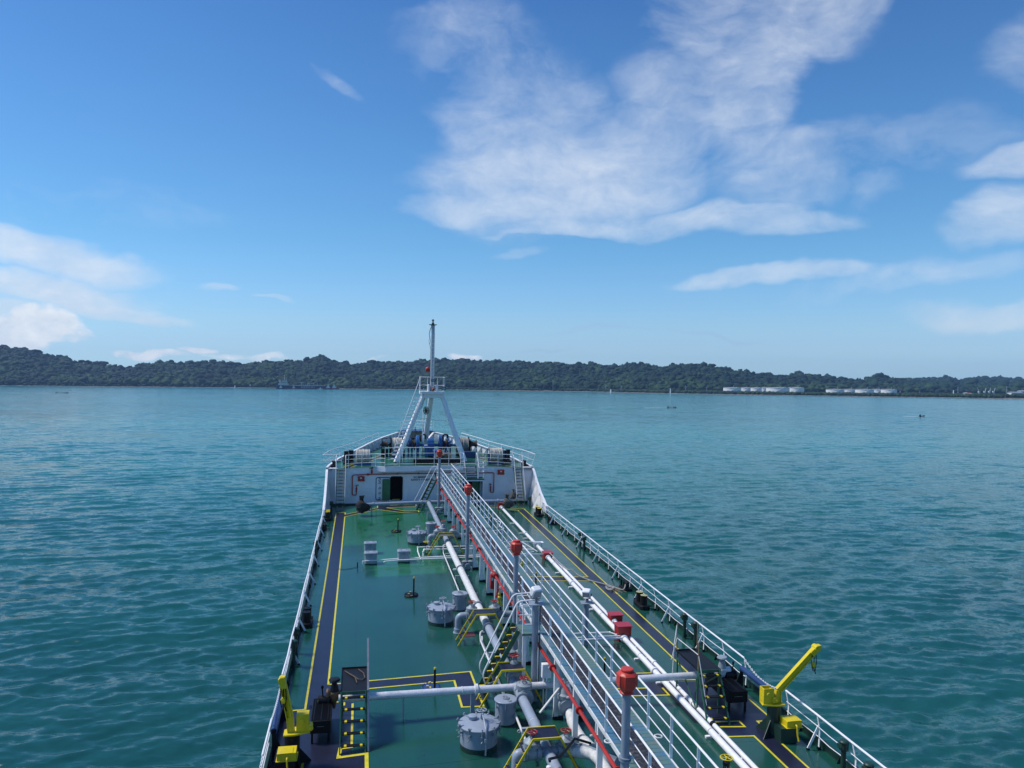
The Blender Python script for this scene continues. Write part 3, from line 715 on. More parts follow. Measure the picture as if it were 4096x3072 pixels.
def vent_post(y, zt, label, x=5.9, base=True, fl_z=2.55):
    t = thing('vent_post', (x, y, dz(x)), label, 'vent post', 'vent posts with red caps')
    g = MB(); g.tube([(x, y, dz(x)), (x, y, zt)], .098, 14); ps = g.build('post', pole, t)
    g = MB(); g.lathe([(.14, 0), (.14, .03), (.12, .032), (.12, .05), (.14, .052), (.14, .08)], (x, y, fl_z), 16); g.ring((x, y, 1.6), .102, .012, 'Z', 14, 5); g.build('flange', pole, ps)
    g = MB(); g.box(x+.05, y-.02, 2.28, x+.32, y+.02, 2.36); g.build('bracket', white, ps)
    cap_mb((x, y, zt-.02)).build('cap', redcap, t, bevel=.012)
    if base:
        b = dz(x); g = MB()
        g.lathe([(.22, b), (.2, b+.1), (.13, b+.35), (.1, b+.4)], (x, y, 0), 14)
        for dx, dy in ((-.15, -.18), (.17, -.16)):
            g.lathe([(.11, b+.25), (.14, b+.28), (.14, b+.40), (.16, b+.41), (.16, b+.45), (.05, b+.50)], (x+dx, y+dy, 0), 12)
        g.lathe([(.13, -.42), (.16, -.40), (.16, -.36), (.12, -.34), (.11, 0)], (x, y, b+.22), 12, 'Y')
        g.tube(fil([(x-.1, y, b+.2), (x-.42, y-.05, b+.2), (x-.42, y-.05, b-.02)], .12), .06, 8); g.tube(fil([(x+.1, y, b+.2), (x+.42, y-.1, b+.2), (x+.42, y-.1, b-.02)], .12), .06, 8)
        g.lathe([(.1, b), (.1, b+.03)], (x+.42, y-.1, 0), 10); g.lathe([(.1, b), (.1, b+.03)], (x-.42, y-.05, 0), 10)
        g.build('base_valve_group', greyd, t)
    return t
vent_post(16.0, 4.27, 'nearest grey vent post with a red cap, standing in front of the catwalk', base=False, fl_z=2.75)
vent_post(28.3, 4.28, 'grey vent post with a red cap beside the catwalk just beyond the landing', fl_z=2.75)
vent_post(41.5, 4.28, 'grey vent post with a red cap beside the catwalk, third from the camera')
vent_post(57.0, 4.42, 'farthest grey vent post with a red cap, in front of the bulkhead')
# floodlight posts
def flood(x, y, zt, label, yaw):
    t = thing('floodlight_post', (x, y, dz(x)), label, 'floodlight', 'white floodlights on grey posts')
    g = MB(); g.tube([(x, y, dz(x)), (x, y, zt)], .11 if x > 8 else .105, 14); g.ring((x, y, dz(x)+.3), .112, .012, 'Z', 14, 5); g.build('post', pole, t)
    g = MB(); g.prism([(x-.28, y-.22, zt), (x+.26, y-.25, zt), (x+.28, y+.2, zt), (x-.2, y+.24, zt)], (0, 0, .02)); g.build('top_plate', pole, t)
    g = MB(); g.cyl((x, y, zt+.02), (x, y, zt+.16), .035, 8); g.tube(fil([(x-.16, y, zt+.42), (x-.16, y, zt+.16), (x+.16, y, zt+.16), (x+.16, y, zt+.42)], .05), .02, 6)
    g.ring((x+.05, y-.05, zt+.1), .05, .02, 'X', 10, 6); g.build('yoke', steel, t)
    rot = Matrix.Rotation(R(yaw), 3, 'Z') @ Matrix.Rotation(R(-28), 3, 'X')
    def blk(x0, y0, z0, x1, y1, z1):
        m_ = MB(); m_.box(x0, y0, z0, x1, y1, z1); m_.v = [tuple(Vector((x, y, zt+.4)) + rot @ Vector(v)) for v in m_.v]; return m_
    lh = blk(-.17, -.13, -.16, .17, .12, .16).build('lamp_housing', white, t, bevel=.05)
    blk(-.14, .121, -.13, .14, .135, .13).build('lamp_glass', glassd, lh)
    g = blk(-.2, -.03, -.12, -.171, .05, -.04); g.build('side_knob', redlamp if x > 8 else brown, lh)
    return t
flood(5.88, 24.85, 3.48, 'white floodlight on a grey post beside the catwalk landing', 200)
flood(9.2, 29.9, 1.8, 'white floodlight on a short grey post between the catwalk and the starboard white pipes', 150)
g = MB(); g.tube([(6.02, 24.75, 3.5), (6.03, 24.8, 2.9), (6.02, 24.77, 1.6), (6.0, 24.7, .3)], .014, 5)
single(g, 'cable', black, 'black cable hanging down the floodlight post beside the landing', 'cable', origin=(6, 24.7, 2))

# ------------------------------------------------------------------ hatches
def tank_hatch(y, label, wheel_mat=grey):
    x = 3.62; b = dz(x); t = thing('tank_hatch', (x, y, b), label, 'tank hatch', 'round grey tank hatches')
    g = MB(); g.lathe([(.55, .14), (.55, .66), (.56, .66)], (x, y, b), 40); cm = g.build('coaming', grey, t)
    g = MB(); g.lathe([(.555, -.05), (.552, .14)], (x, y, b), 40); g.build('coaming_base', dgreen, cm)
    g = MB(); g.lathe([(.60, .655), (.61, .67), (.61, .70), (.59, .712), (.3, .745), (.02, .76)], (x, y, b), 40); ld = g.build('lid', grey, t)
    g = MB(); g.lathe([(.12, .72), (.12, .83), (.14, .835), (.14, .86), (.12, .87), (.01, .875)], (x-.17, y+.15, b), 16); g.box(x-.32, y+.11, b+.82, x-.28, y+.19, b+.86); g.build('sight_port', grey, ld)
    for k in range(10):
        g = MB(); a = 2*PI*k/10+.31; c, s = math.cos(a), math.sin(a)
        g.bar((x+.50*c, y+.50*s, b+.72), (x+.68*c, y+.68*s, b+.73), .035, .03)
        g.cyl((x+.635*c, y+.635*s, b+.48), (x+.635*c, y+.635*s, b+.76), .014, 6); g.bar((x+.55*c, y+.55*s, b+.54), (x+.65*c, y+.65*s, b+.54), .07, .05)
        g.bar((x+.60*c-.05*s, y+.60*s+.05*c, b+.46), (x+.68*c+.03*s, y+.68*s-.03*c, b+.40), .02, .02)
        g.ball((x+.635*c, y+.635*s, b+.77), .03, n=6); g.build('dog_clamp', greyd, t)
    g = MB(); g.tube(fil([(x+.12, y+.12, b+.72), (x+.12, y+.02, b+1.02), (x+.12, y-.02, b+1.03)], .03), .03, 8); g.tube(fil([(x+.08, y+.1, b+.78), (x+.09, y-.0, b+1.0), (x+.1, y-.3, b+.92), (x+.11, y-.66, b+.74), (x+.11, y-.66, b+.04)], .1), .026, 8)
    g.lathe([(.05, .42), (.055, .52)], (x+.11, y-.66, b), 8); la = g.build('lift_arm', grey, t)
    g = MB(); g.wheel((x+.08, y+.04, b+1.06), .14, 'Z'); g.build('handwheel', wheel_mat, la)
    return t
tank_hatch(22.25, 'nearest big round grey tank hatch with clamps and a handwheel')
tank_hatch(33.18, 'middle of the three big round grey tank hatches, left of the second step-over')
tank_hatch(47.95, 'farthest big round grey tank hatch, near the bright green deck patch')
def drum_vent(x, y, label):
    b = dz(x); t = thing('tank_cleaning_hatch', (x, y, b), label, 'small hatch', 'tall narrow grey hatches'); r_ = .325; h = .74
    g = MB(); g.lathe([(r_, .06), (r_, h)], (x, y, b), 28); g.build('coaming', grey, t)
    g = MB(); g.lathe([(r_+.004, -.03), (r_+.003, .06)], (x, y, b), 28); g.build('coaming_base', dgreen, t)
    g = MB(); g.lathe([(r_+.03, h-.01), (r_+.035, h+.02), (r_+.02, h+.035), (.01, h+.045)], (x, y, b), 28); ld = g.build('lid', grey, t)
    g = MB(); g.ring((x, y, b+h+.07), .10, .014, 'Z', 16, 6); g.cyl((x-.1, y, b+h+.07), (x+.1, y, b+h+.07), .012, 6); g.cyl((x, y-.1, b+h+.07), (x, y+.1, b+h+.07), .012, 6)
    g.ring((x+.08, y-.2, b+h+.05), .06, .01, 'Z', 12, 5); g.build('lid_handle', greyd, ld)
    for a in (-100, -40, -150, 30, 120): 
        g = MB(); c, s = math.cos(R(a)), math.sin(R(a)); g.cyl((x+(r_+.01)*c, y+(r_+.01)*s, b+h-.14), (x+(r_+.045)*c, y+(r_+.045)*s, b+h-.14), .028, 8); g.cyl((x+(r_+.05)*c, y+(r_+.05)*s, b+h-.2), (x+(r_+.05)*c, y+(r_+.05)*s, b+h+.03), .012, 6); g.build('clamp', greyd, t)
drum_vent(4.66, 23.5, 'tall narrow grey hatch right of the nearest big round hatch')
drum_vent(4.64, 34.72, 'tall narrow grey hatch right of the middle big round hatch')
drum_vent(4.70, 50.15, 'tall narrow grey hatch behind the farthest big round hatch')
def box_hatch(x, y, label):
    b = dz(x); t = thing('box_hatch', (x, y, b), label, 'box hatch', 'square grey box hatches'); w, d, h = .345, .28, .60
    def rr(w, d, rr_, k=5):
        return [(px-0, pz) for px, pz in rframe(-w, w, -d, d, rr_, k)]
    g = MB(); g.prism([(x+a, y+c, b+.07) for a, c in rr(w, d, .12)], (0, 0, h-.07)); g.build('coaming', grey, t)
    g = MB(); g.prism([(x+a, y+c, b-.04) for a, c in rr(w+.003, d+.003, .12)], (0, 0, .11)); g.build('coaming_base', dgreen, t)
    g = MB(); g.prism([(x+a, y+c, b+h) for a, c in rr(w+.03, d+.03, .12)], (0, 0, .06)); g.prism([(x+a, y+c, b+h+.06) for a, c in rr(w-.02, d-.02, .1)], (0, 0, .02)); ld = g.build('lid', grey, t, bevel=.008)
    g = MB()
    for cx, cy, ang in ((-.15, .16, 0), (.1, .2, 0), (.18, -.1, 1), (-.2, -.1, 1)):
        p = (.07, 0) if ang else (0, .05)
        g.tube(fil([(x+cx-.06, y+cy, b+h+.08), (x+cx-.06, y+cy, b+h+.14), (x+cx+.06, y+cy+p[1], b+h+.14), (x+cx+.06, y+cy+p[1], b+h+.08)], .02, 3), .012, 6)
    g.box(x-.06, y-d-.05, b+h-.09, x+.06, y-d-.0, b+h-.05); g.build('handle', greyd, ld)
box_hatch(.76, 43.74, 'near one of the two square grey box hatches standing one behind the other')
box_hatch(.76, 46.1, 'far one of the two square grey box hatches standing one behind the other')
box_hatch(2.6, 43.72, 'square grey box hatch standing alone on the green patch')

# sounding posts (black, yellow tip)
def sounding(x, y, h, label, disc=True, num=None):
    b = dz(x); t = thing('sounding_post', (x, y, b), label, 'post', 'black posts with yellow tips')
    g = MB(); g.cyl((x, y, b), (x, y, b+h-.07), .038, 10); g.build('post', black, t)
    g = MB(); g.cyl((x, y, b+h-.07), (x, y, b+h-.01), .042, 10); g.cyl((x, y, b+h-.01), (x, y, b+h+.02), .015, 6); g.build('tip', yellow, t)
    if disc:
        g = MB(); g.lathe([(.34, 0), (.34, .05), (.32, .07), (.01, .08)], (x-.1, y+.25, b), 26)
        for k in range(16): a = 2*PI*k/16; g.cyl((x-.1+.30*math.cos(a), y+.25+.30*math.sin(a), b+.05), (x-.1+.30*math.cos(a), y+.25+.30*math.sin(a), b+.1), .02, 6)
        g.build('base_disc', blued if num else black, t)
        g = MB()
        for dx, dy in ((-.05, .33), (-.04, -.32), (-.16, .02)): g.box(x-.1+dx, y+.25+dy, b+.081, x-.02+dx, y+.32+dy, b+.09)
        g.build('yellow_mark', yellow, t)
        if num:
            c = bpy.data.curves.new('lettering', 'FONT'); c.body = num; c.size = .17; c.align_x = 'CENTER'; c.extrude = .003; c.offset = .008
            ob = bpy.data.objects.new('lettering', c); COL.objects.link(ob); c.materials.append(yellow); ob.parent = t; ob.location = (-.14, .1, .088); tomesh(ob)
sounding(2.70, 26.28, .84, 'black post with yellow tip by a dark disc marked with a yellow 3', num='3')
sounding(2.71, 37.07, .98, 'black post with yellow tip on a black disc in the open middle of the deck')
sounding(2.63, 51.23, .92, 'farthest black post with yellow tip on a black disc, on the peeling bright green deck')
sounding(9.03, 26.89, .62, 'short black post with yellow tip right of the catwalk beyond the silver pipe', disc=False)
sounding(9.10, 38.51, .60, 'short black post with yellow tip right of the catwalk beside the narrow cross walkway', disc=False)
sounding(9.16, 52.77, .68, 'farthest short black post with yellow tip right of the catwalk', disc=False)
g = MB(); g.cyl((.03, 43.1, dz(0)-.02), (.03, 43.1, .3), .03, 8); g.tube([(0, 43.08, .04), (-.3, 42.9, .015), (-.7, 42.85, .0), (-1.0, 43.0, -.01)], .012, 5)
single(g, 'short_pipe_stub', black, 'thin black pipe stub with a wire trailing on deck, left of the box hatches', 'pipe stub', origin=(0, 43.1, 0))

# ------------------------------------------------------------------ main cargo pipe with branches
MX, MZ = 5.22, .85
def flange_y(g, x, y, z, r): g.lathe([(r*1.0, -.05), (r*1.45, -.049), (r*1.45, -.005), (r*1.40, -.004), (r*1.40, .004), (r*1.45, .005), (r*1.45, .049), (r, .05)], (x, y, z), 18, 'Y')
def flange_x(g, x, y, z, r): g.lathe([(r, -.05), (r*1.45, -.049), (r*1.45, -.005), (r*1.4, -.004), (r*1.4, .004), (r*1.45, .005), (r*1.45, .049), (r, .05)], (x, y, z), 18, 'X')
def bolts_x(g, x, y, z, r, n=10):
    for k in range(n): a = 2*PI*k/n; g.cyl((x-.075, y+r*math.cos(a), z+r*math.sin(a)), (x+.075, y+r*math.cos(a), z+r*math.sin(a)), .014, 5)
mp = thing('cargo_pipe', (MX, 36, MZ), 'thick cargo pipe left of the catwalk, grey with a white lagged middle part', 'pipe', 'pipes along the deck')
g = MB(); g.tube(fil([(MX, 12, MZ), (MX, 30.6, MZ)], .1), .155, 18); g.build('grey_pipe_run', grey, mp)
g = MB(); g.tube([(MX, 44.9, MZ), (MX, 58.0, MZ)], .155, 18); g.build('grey_pipe_run', grey, mp)
g = MB()
yy = 30.6; P = []; r_ = []
while yy < 44.9: P.append((MX, yy, MZ)); r_.append(.165+random.uniform(-.006, .006)); yy += .3
g.tube(P, r_, 18); g.build('lagged_pipe_run', lag, mp)
for yy in (32.95, 39.0, 30.2, 23.55, 44.6, 57.7): g = MB(); flange_y(g, MX, yy, MZ, .153); g.build('flange', greyd, mp)
g = MB()
for yy in (21.9, 27.6, 34.6, 42.3, 48.6, 52.2): g.ring((MX, yy, MZ), .157, .012, 'Y', 18, 5); g.build('clamp_band', whited, mp); g = MB()
g.tube(fil([(MX-.15, 39.0, MZ), (MX-.35, 39.0, MZ), (MX-.35, 38.9, MZ)], .04), .05, 8); g.build('blank_stub', whited, mp)
for yy in (18.0, 22.0, 28.0, 30.2, 35.4, 38.4, 43.0, 47.4, 51.5, 55.0):
    g = MB(); b = dz(MX); w_ = .33
    g.tube([(MX-w_, yy, b), (MX-w_, yy, MZ-.2), (MX+w_, yy, MZ-.2), (MX+w_, yy, b)], .035, 4); g.bar((MX-w_-.02, yy, MZ-.175), (MX+w_+.02, yy, MZ-.175), .1, .03); g.build('pipe_support', grey, mp)
def gate_valve(x, y, z, ztop, label, wr=.14, axis='X', wmat=red, mat=greyd, s=1., group='grey gate valves with red handwheels'):
    t = thing('gate_valve', (x, y, z), label, 'valve', group)
    g = MB()
    if axis == 'X': flange_x(g, x-.19*s, y, z, .15*s); flange_x(g, x+.19*s, y, z, .15*s); g.lathe([(.15*s, -.17*s), (.19*s, -.08*s), (.19*s, .08*s), (.15*s, .17*s)], (x, y, z), 16, 'X'); bolts_x(g, x-.19*s, y, z, .19*s); bolts_x(g, x+.19*s, y, z, .19*s)
    else: flange_y(g, x, y-.2*s, z, .16*s); flange_y(g, x, y+.2*s, z, .16*s); g.lathe([(.15*s, -.17*s), (.21*s, -.08*s), (.21*s, .08*s), (.15*s, .17*s)], (x, y, z), 16, 'Y')
    h = ztop-z
    g.lathe([(.17*s, .1*s), (.17*s, .2*s), (.235*s, .21*s), (.235*s, .26*s), (.225*s, .262*s), (.235*s, .27*s), (.235*s, .32*s), (.16*s, .36*s), (.11*s, h*.72), (.06*s, h*.78)], (x, y, z), 14)
    bo = g.build('body', mat, t)
    g = MB()
    for e in (-.05, .05): g.bar((x+e, y, z+h*.7), (x+e*.8, y, z+h*.93), .02, .02)
    g.cyl((x, y, z+h*.7), (x, y, z+h+.03), .016, 7); g.build('stem', greyd, bo)
    g = MB(); g.wheel((x, y, z+h), wr, 'Z'); g.build('handwheel', wmat, bo)
    return t
def branch(y, z, xe, label, lagged=False):
    t = thing('branch_pipe', (5.2, y, z), label, 'pipe', 'branch pipes joined to the main cargo pipe'); r_ = .135
    g = MB(); b = dz(xe); g.tube(fil([(xe, y, b+.02), (xe, y, z), (MX-.62, y, z)], .34, 9), r_, 16); g.lathe([(.2, b), (.2, b+.04), (.165, b+.05), (.165, b+.2), (r_, b+.21)], (xe, y, 0), 16); g.build('elbow', grey, t)
    g = MB(); g.cyl((MX-.3, y, z), (MX+.32, y, z), r_, 16); g.ring((MX-.16, y, z), r_+.003, .008, 'X'); g.build('tee', grey, t)
    g = MB(); g.tube(fil([(MX+.68, y, z), (MX+.95, y, z), (MX+1.7, y-.8 if lagged else y, z-.05)], .3), r_+(.02 if lagged else 0), 14); g.build('outer_run', lag if lagged and False else greyd, t)
    gate_valve(MX-.46, y, z, z+.58, f'grey gate valve with red handwheel on the left arm of the {lagnm} branch pipe', axis='X')
    gate_valve(MX+.50, y, z, z+.56, f'grey gate valve with red handwheel on the right arm of the {lagnm} branch pipe', axis='X')
    return t
lagnm = 'nearest'; branch(20.2, .87, 4.34, 'nearest grey branch pipe crossing the cargo pipe with an elbow down to the deck', True)
lagnm = 'middle'; branch(31.75, .87, 4.19, 'middle grey branch pipe with a bright elbow beside the second step-over')
lagnm = 'farthest'; branch(46.4, .92, 4.28, 'farthest grey branch pipe with a small elbow behind the third step-over')
gate_valve(MX+.06, 25.25, MZ, 1.62, 'large grey gate valve on the cargo pipe just beyond the silver cross pipe', axis='Y', wr=.16, s=1.15)
gate_valve(MX+.10, 23.85, MZ, 1.40, 'large grey gate valve on the cargo pipe just in front of the silver cross pipe', axis='Y', wr=.14, s=1.15)
gate_valve(MX, 47.3, MZ, 1.62, 'grey gate valve with red handwheel on the cargo pipe beyond the farthest step-over', axis='Y', wr=.14, s=1.0)
# thin drain line beside the cargo pipe
g = MB(); g.tube(fil([(4.95, 30.0, .8), (4.82, 29.8, .8), (4.82, 29.6, .55), (4.86, 24.6, .45)], .1), .035, 7); g.tube(fil([(4.92, 29.9, .62), (4.90, 29.6, .45), (4.93, 24.6, .38)], .1), .03, 7)
g.tube(fil([(4.98, 44.2, .9), (4.86, 44.0, .9), (4.86, 43.8, .5), (4.86, 35.2, .4)], .08), .032, 7); g.tube(fil([(4.95, 24, .5), (4.9, 20.9, .5), (4.95, 20.8, .35)], .1), .035, 7)
for yy in (28.2, 26.2, 40.6, 37.2, 22.3): g.ring((4.85, yy, .45), .045, .012, 'Y', 10, 5)
single(g, 'drain_line', whited, 'thin weathered white drain line beside the cargo pipe', 'pipe', 'pipes along the deck', origin=(4.9, 30, .5))

# yellow step-over bridges
def stepover(y0, label, y1=None):
    t = thing('step_over', (5.1, y0, dz(5.1)), label, 'step-over', 'yellow step-overs above the cargo pipe'); y1 = y0+.62
    zt = 1.35; xa, xb = 4.74, 5.5; fa, fb = 4.02, 6.15
    g = MB(); g.box(xa, y0, zt-.02, xb, y1, zt); g.build('platform', dnavy, t)
    g = MB()
    for yy in (y0-.02, y1+.02):
        g.bar((xa-.01, yy, zt-.0), (xb+.01, yy, zt-.0), .035, .06); g.bar((xa, yy, zt), (fa, yy, dz(fa)), .035, .055, up=(0, 0, 1)); g.bar((xb, yy, zt), (fb, yy, dz(fb)), .035, .055, up=(0, 0, 1))
    for k in (.3, .55, .8):
        for xt, xf in ((xa, fa), (xb, fb)):
            x = xt+(xf-xt)*k; z = zt+(dz(xf)-zt)*k; g.box(x-.05, y0, z-.01, x+.05, y1, z+.01)
    g.build('frame', yellow, t)
    for k in (.3, .55, .8):
        for xt, xf in ((xa, fa), (xb, fb)):
            g = MB(); x = xt+(xf-xt)*k; z = zt+(dz(xf)-zt)*k; g.box(x-.055, y0+.03, z+.011, x+.045, y1-.03, z+.02); g.build('tread_pad', dnavy, t)
stepover(19.97, 'nearest yellow step-over with a dark top, at the bottom edge of the photo')
stepover(24.66, 'yellow step-over beside the green stair, behind the silver cross pipe')
stepover(30.3, 'yellow step-over beyond the landing, beside the middle round hatch')
stepover(44.58, 'farthest yellow step-over, small, beside the far round hatch')

# silver cross pipe (manifold)
sp_ = thing('cross_pipe', (3, 24.4, .88), 'thick silver lagged pipe crossing the whole deck from side to side', 'pipe', 'pipes along the deck')
g = MB(); P = []; rr_ = []; x = -.5
while x <= 11.9: P.append((x, 24.4, .87+.0035*x)); rr_.append(.118+random.uniform(-.003, .003)); x += .16
g.tube(P, rr_, 18); g.build('pipe_run', silver, sp_)
for xx in (3.86, 6.75): g = MB(); flange_x(g, xx, 24.4, .887, .123); g.build('flange', whited, sp_)
for xx in (3.4, 6.5): g = MB(); g.ring((xx, 24.4, .885), .122, .012, 'X'); g.build('clamp_band', whited, sp_)
for x, w in ((1.52, .025), (3.75, .06), (8.6, .03)):
    g = MB(); g.box(x-w, 24.38, dz(x), x+w, 24.38+2*w, .77); g.build('support', grey, sp_)
# bow cross pipe
bc = thing('bow_cross_pipe', (4, 57.6, .8), 'grey pipe crossing the deck just in front of the bulkhead', 'pipe', 'pipes along the deck')
g = MB(); g.tube([(.5, 57.4, .84), (5.2, 57.9, .88), (10.5, 58.2, .82), (11.2, 58.3, .8)], .12, 14); g.build('pipe_run', grey, bc)
g = MB(); pass
for c_ in ((1.1, 57.46, .845), (4.7, 57.85, .875), (10.6, 58.2, .82)): g = MB(); flange_x(g, *c_, .12); g.build('flange', grey, bc)
for c_ in ((1.0, 57.4), (9.8, 58.1)): g = MB(); g.cyl((c_[0], c_[1], dz(c_[0])), (c_[0], c_[1], .75), .05, 8); g.build('support', grey, bc)
# covered fittings
def tarp(x, y, label, mat, zc=.9, s=1., group='fittings wrapped in cloth'):
    t = MB(); n = 14; vs = []; prof = [(.2, -.6), (.36, -.4), (.40, -.15), (.34, .08), (.22, .25), (.12, .38), (.11, .6), (.15, .78), (.14, .82)]
    for i, (r_, h) in enumerate(prof):
        ox, oy = random.uniform(-.08, .08), random.uniform(-.08, .08)
        for j in range(n):
            a = 2*PI*j/n; k = 1+.34*math.sin(3*a+i*.9)+random.uniform(-.16, .16)
            vs.append((x+ox*(i < 5)+r_*k*s*math.cos(a)*1.05, y+oy+r_*k*s*math.sin(a), zc+h*s*.8+.03*math.sin(a*2)))
    fs = [(i*n+j, i*n+(j+1) % n, (i+1)*n+(j+1) % n, (i+1)*n+j) for i in range(len(prof)-1) for j in range(n)]+[tuple(range(n-1, -1, -1)), tuple((len(prof)-1)*n+j for j in range(n))]
    t.add(vs, fs); return single(t, 'wrapped_valve', mat, label, 'wrapped valve', group, origin=(x, y, zc), sharp=35)
tarp(.28, 57.3, 'valve wrapped in black cloth at the port end of the pipe before the bulkhead', blackf, .82, 1.1)
tarp(11.35, 58.3, 'valve wrapped in grey canvas at the starboard end of the pipe before the bulkhead', canvas, .72, .95)
tarp(12.4, 61.0, 'grey canvas bundle hanging behind the starboard ladder', canvas, .8, .7)
g = MB(); g.box(4.4, 59.5, dz(4.6), 5.1, 60.0, .32); g.box(4.35, 59.45, .5, 5.15, 60.05, .56); g.box(4.55, 59.6, .32, 4.95, 59.9, .5)
single(g, 'locker', grey, 'small grey box with a flat lid on deck by the foot of the narrow stair', 'deck box', origin=(4.7, 59.7, 0), bevel=.01)

# ------------------------------------------------------------------ manifold platforms, trays, stub valves
def platform(xa, xb, label, s, rusty=False):
    t = thing('manifold_platform', ((xa+xb)/2, 24.3, 0), label, 'platform', 'small manifold platforms with steps'); zt = 1.5; ya, yb = 23.42, 25.2
    g = MB(); g.box(xa, ya, zt-.03, xb, yb, zt); g.box(xa, yb-.03, zt, xb, yb, zt+.04); g.box(xa, ya, zt, xa+.025, yb, zt+.04); g.build('top_plate', black, t)
    g = MB()
    for x in (xa+.02, xb-.05): 
        g.bar((x, 22.6, dz(x)), (x, ya, zt-.02), .035, .07); 
        for yy in (ya+.04, yb-.06): g.box(x, yy, dz(x), x+.05, yy+.05, zt-.03)
    g.box(xa, ya-.02, zt-.1, xb, ya+.01, zt-.002); g.bar((xa+.03, ya, .1), (xa+.03, yb, 1.3), .03, .05); g.bar((xb-.03, yb, .1), (xb-.03, ya, 1.3), .03, .05)
    g.build('frame', lgreen, t)
    for k in range(5):
        f = (k+.6)/5.2; yy = 22.6+(ya-22.6)*f; z = zt*f+.02
        g = MB(); g.box(xa+.06, yy-.06, z-.015, xb-.06, yy+.07, z+.015, 0)
        for x in (xa+.14, xb-.2): g.box(x, yy-.063, z-.018, x+.07, yy+.073, z+.018, 1)
        for x in (xa+.05, xb-.12): g.box(x, yy-.05, z-.03, x+.08, yy+.05, z-.012, 2)
        g.build('tread', [black, yellow, lgreen], t)
    if s < 0:
        g = MB(); g.bar((.39, 25.2, zt+.95), (.39, ya-.05, zt+.02), .02, .06, up=(1, 0, 0)); g.bar((.40, 25.19, zt-.02), (.40, 25.19, zt+.95), .04, .04); g.bar((.40, 23.4, 1.5), (.41, 22.6, .03), .03, .05, up=(1, 0, 0)); g.build('guard_bar', steel, t)
    else:
        g = MB()
        for p in ((xa+.02, ya), (xa+.02, yb-.03), (xb-.03, yb-.03)): g.cyl((p[0], p[1], zt), (p[0], p[1], zt+.95), .022, 7)
        g.build('rusty_post', paint('rusty_post', (.30, .22, .12), .6, .4, .7), t)
        g = MB(); g.tube([(xa+.02, yb-.03, zt+.45), (xa+.02, ya, zt+.5), (xa+.1, 22.9, .55)], .014, 6); g.tube(fil([(xa+.02, yb, zt+.9), (xa-.15, yb-.2, zt+.3), (xa-.2, yb-.2, .5)], .1), .022, 6); g.tube([(xa+.02, yb-.03, zt+.45), (xa-.3, yb-.3, zt-.2)], .012, 5); g.build('rail', whited, t)
    return t
platform(-.43, .37, 'black topped green platform with yellow tipped steps at the port end of the silver pipe', -1)
platform(11.08, 11.9, 'black topped green platform with rusty posts at the starboard end of the silver pipe', 1)
g = MB(); g.tube([(-.33, 24.95, 1.52), (-.05, 24.5, 1.525), (.1, 24.2, 1.53), (.22, 24.15, 1.53), (.3, 24.3, 1.53), (.26, 24.7, 1.52), (.1, 25.02, 1.52)], .017, 6)
g.tube([(-.33, 24.95, 1.52), (-.2, 24.7, 1.53), (.0, 24.35, 1.54), (.06, 23.95, 1.52)], .017, 6)
single(g, 'loose_rope', paint('old_rope', (.10, .08, .06), .9, .3, 0), 'loose brown rope lying on the black port platform', 'rope', origin=(0, 24.5, 1.52))
def tray(xa, xb, ya, yb, label):
    t = thing('drip_tray', ((xa+xb)/2, (ya+yb)/2, 0), label, 'drip tray', 'black drip trays below the manifold valves'); b = dz(xa)
    g = MB(); g.box(xa, ya, .28, xb, yb, .66); 
    tb = g.build('tray_box', black, t, bevel=.01)
    g = MB()
    k = ya+.05
    while k < yb-.03: g.box(xa+.03, k, .662, xb-.03, k+.02, .68); k += .07
    for x in (xa+.08, (xa+xb)/2, xb-.1): g.box(x, ya+.03, .661, x+.02, yb-.03, .684)
    g.build('grating', black, tb)
    for x in (xa+.03, xb-.09):
        for yy in (ya+.03, yb-.1):
            g = MB(); g.box(x, yy, b-.03, x+.06, yy+.06, .3); g.build('leg', black, t)
    g = MB(); g.bar((xa+.2, ya-.02, .5), (xb-.2, ya-.02, .5), .012, .012); g.build('handle', steel, tb)
tray(-1.30, -.70, 23.40, 25.0, 'black drip tray on legs beside the port platform')
tray(12.25, 12.95, 23.50, 25.3, 'black drip tray on legs beside the starboard platform')
def stub(x, y, label, m1, m2, s=1):
    t = thing('manifold_valve', (x, y, 0), label, 'valve', 'capped manifold valves at the ship sides')
    g = MB(); g.lathe([(.05, 1.29), (.17, 1.30), (.185, 1.33), (.16, 1.37), (.03, 1.39)], (x, y, 0), 16); g.lathe([(.14, .98), (.12, 1.1), (.07, 1.26), (.07, 1.3)], (x, y, 0), 14); g.build('top_cap', m1, t)
    g = MB(); g.lathe([(.04, .42), (.07, .6), (.13, .72), (.155, .82), (.13, .88), (.155, .92), (.12, .98)], (x, y, 0), 14); g.lathe([(.12, -.25), (.17, -.24), (.17, -.18), (.12, -.16), (.11, .3)], (x, y, .88), 14, 'X'); g.build('wrapped_body', m2, t, sharp=80)
    g = MB(); e = -s; g.lathe([(.11, .0), (.15, .02), (.15, .3), (.18, .31), (.18, .36), (.02, .38)], (x+(s*.12 if s > 0 else -.5), y-.05, .72), 14, 'X'); g.cyl((x+s*.35, y-.1, .85), (x+s*.37, y-.1, 1.12), .022, 6); g.ball((x+s*.37, y-.1, 1.16), .045, (1, .6, 1.4), 8); g.build('end_cap', black, t)
    g = MB(); g.box(x+s*.48-.03, y-.16, .7, x+s*.48+.03, y-.13, .76); g.build('tag_plate', yellow, t)
stub(-.64, 24.75, 'capped valve with brown tape at the port platform', brown if False else black, paint('brown_wrap', (.20, .12, .06), .5, .5, .3, bump=.9), -1)
stub(12.62, 24.75, 'capped valve with silver foil at the starboard platform', greyd, silver, 1)

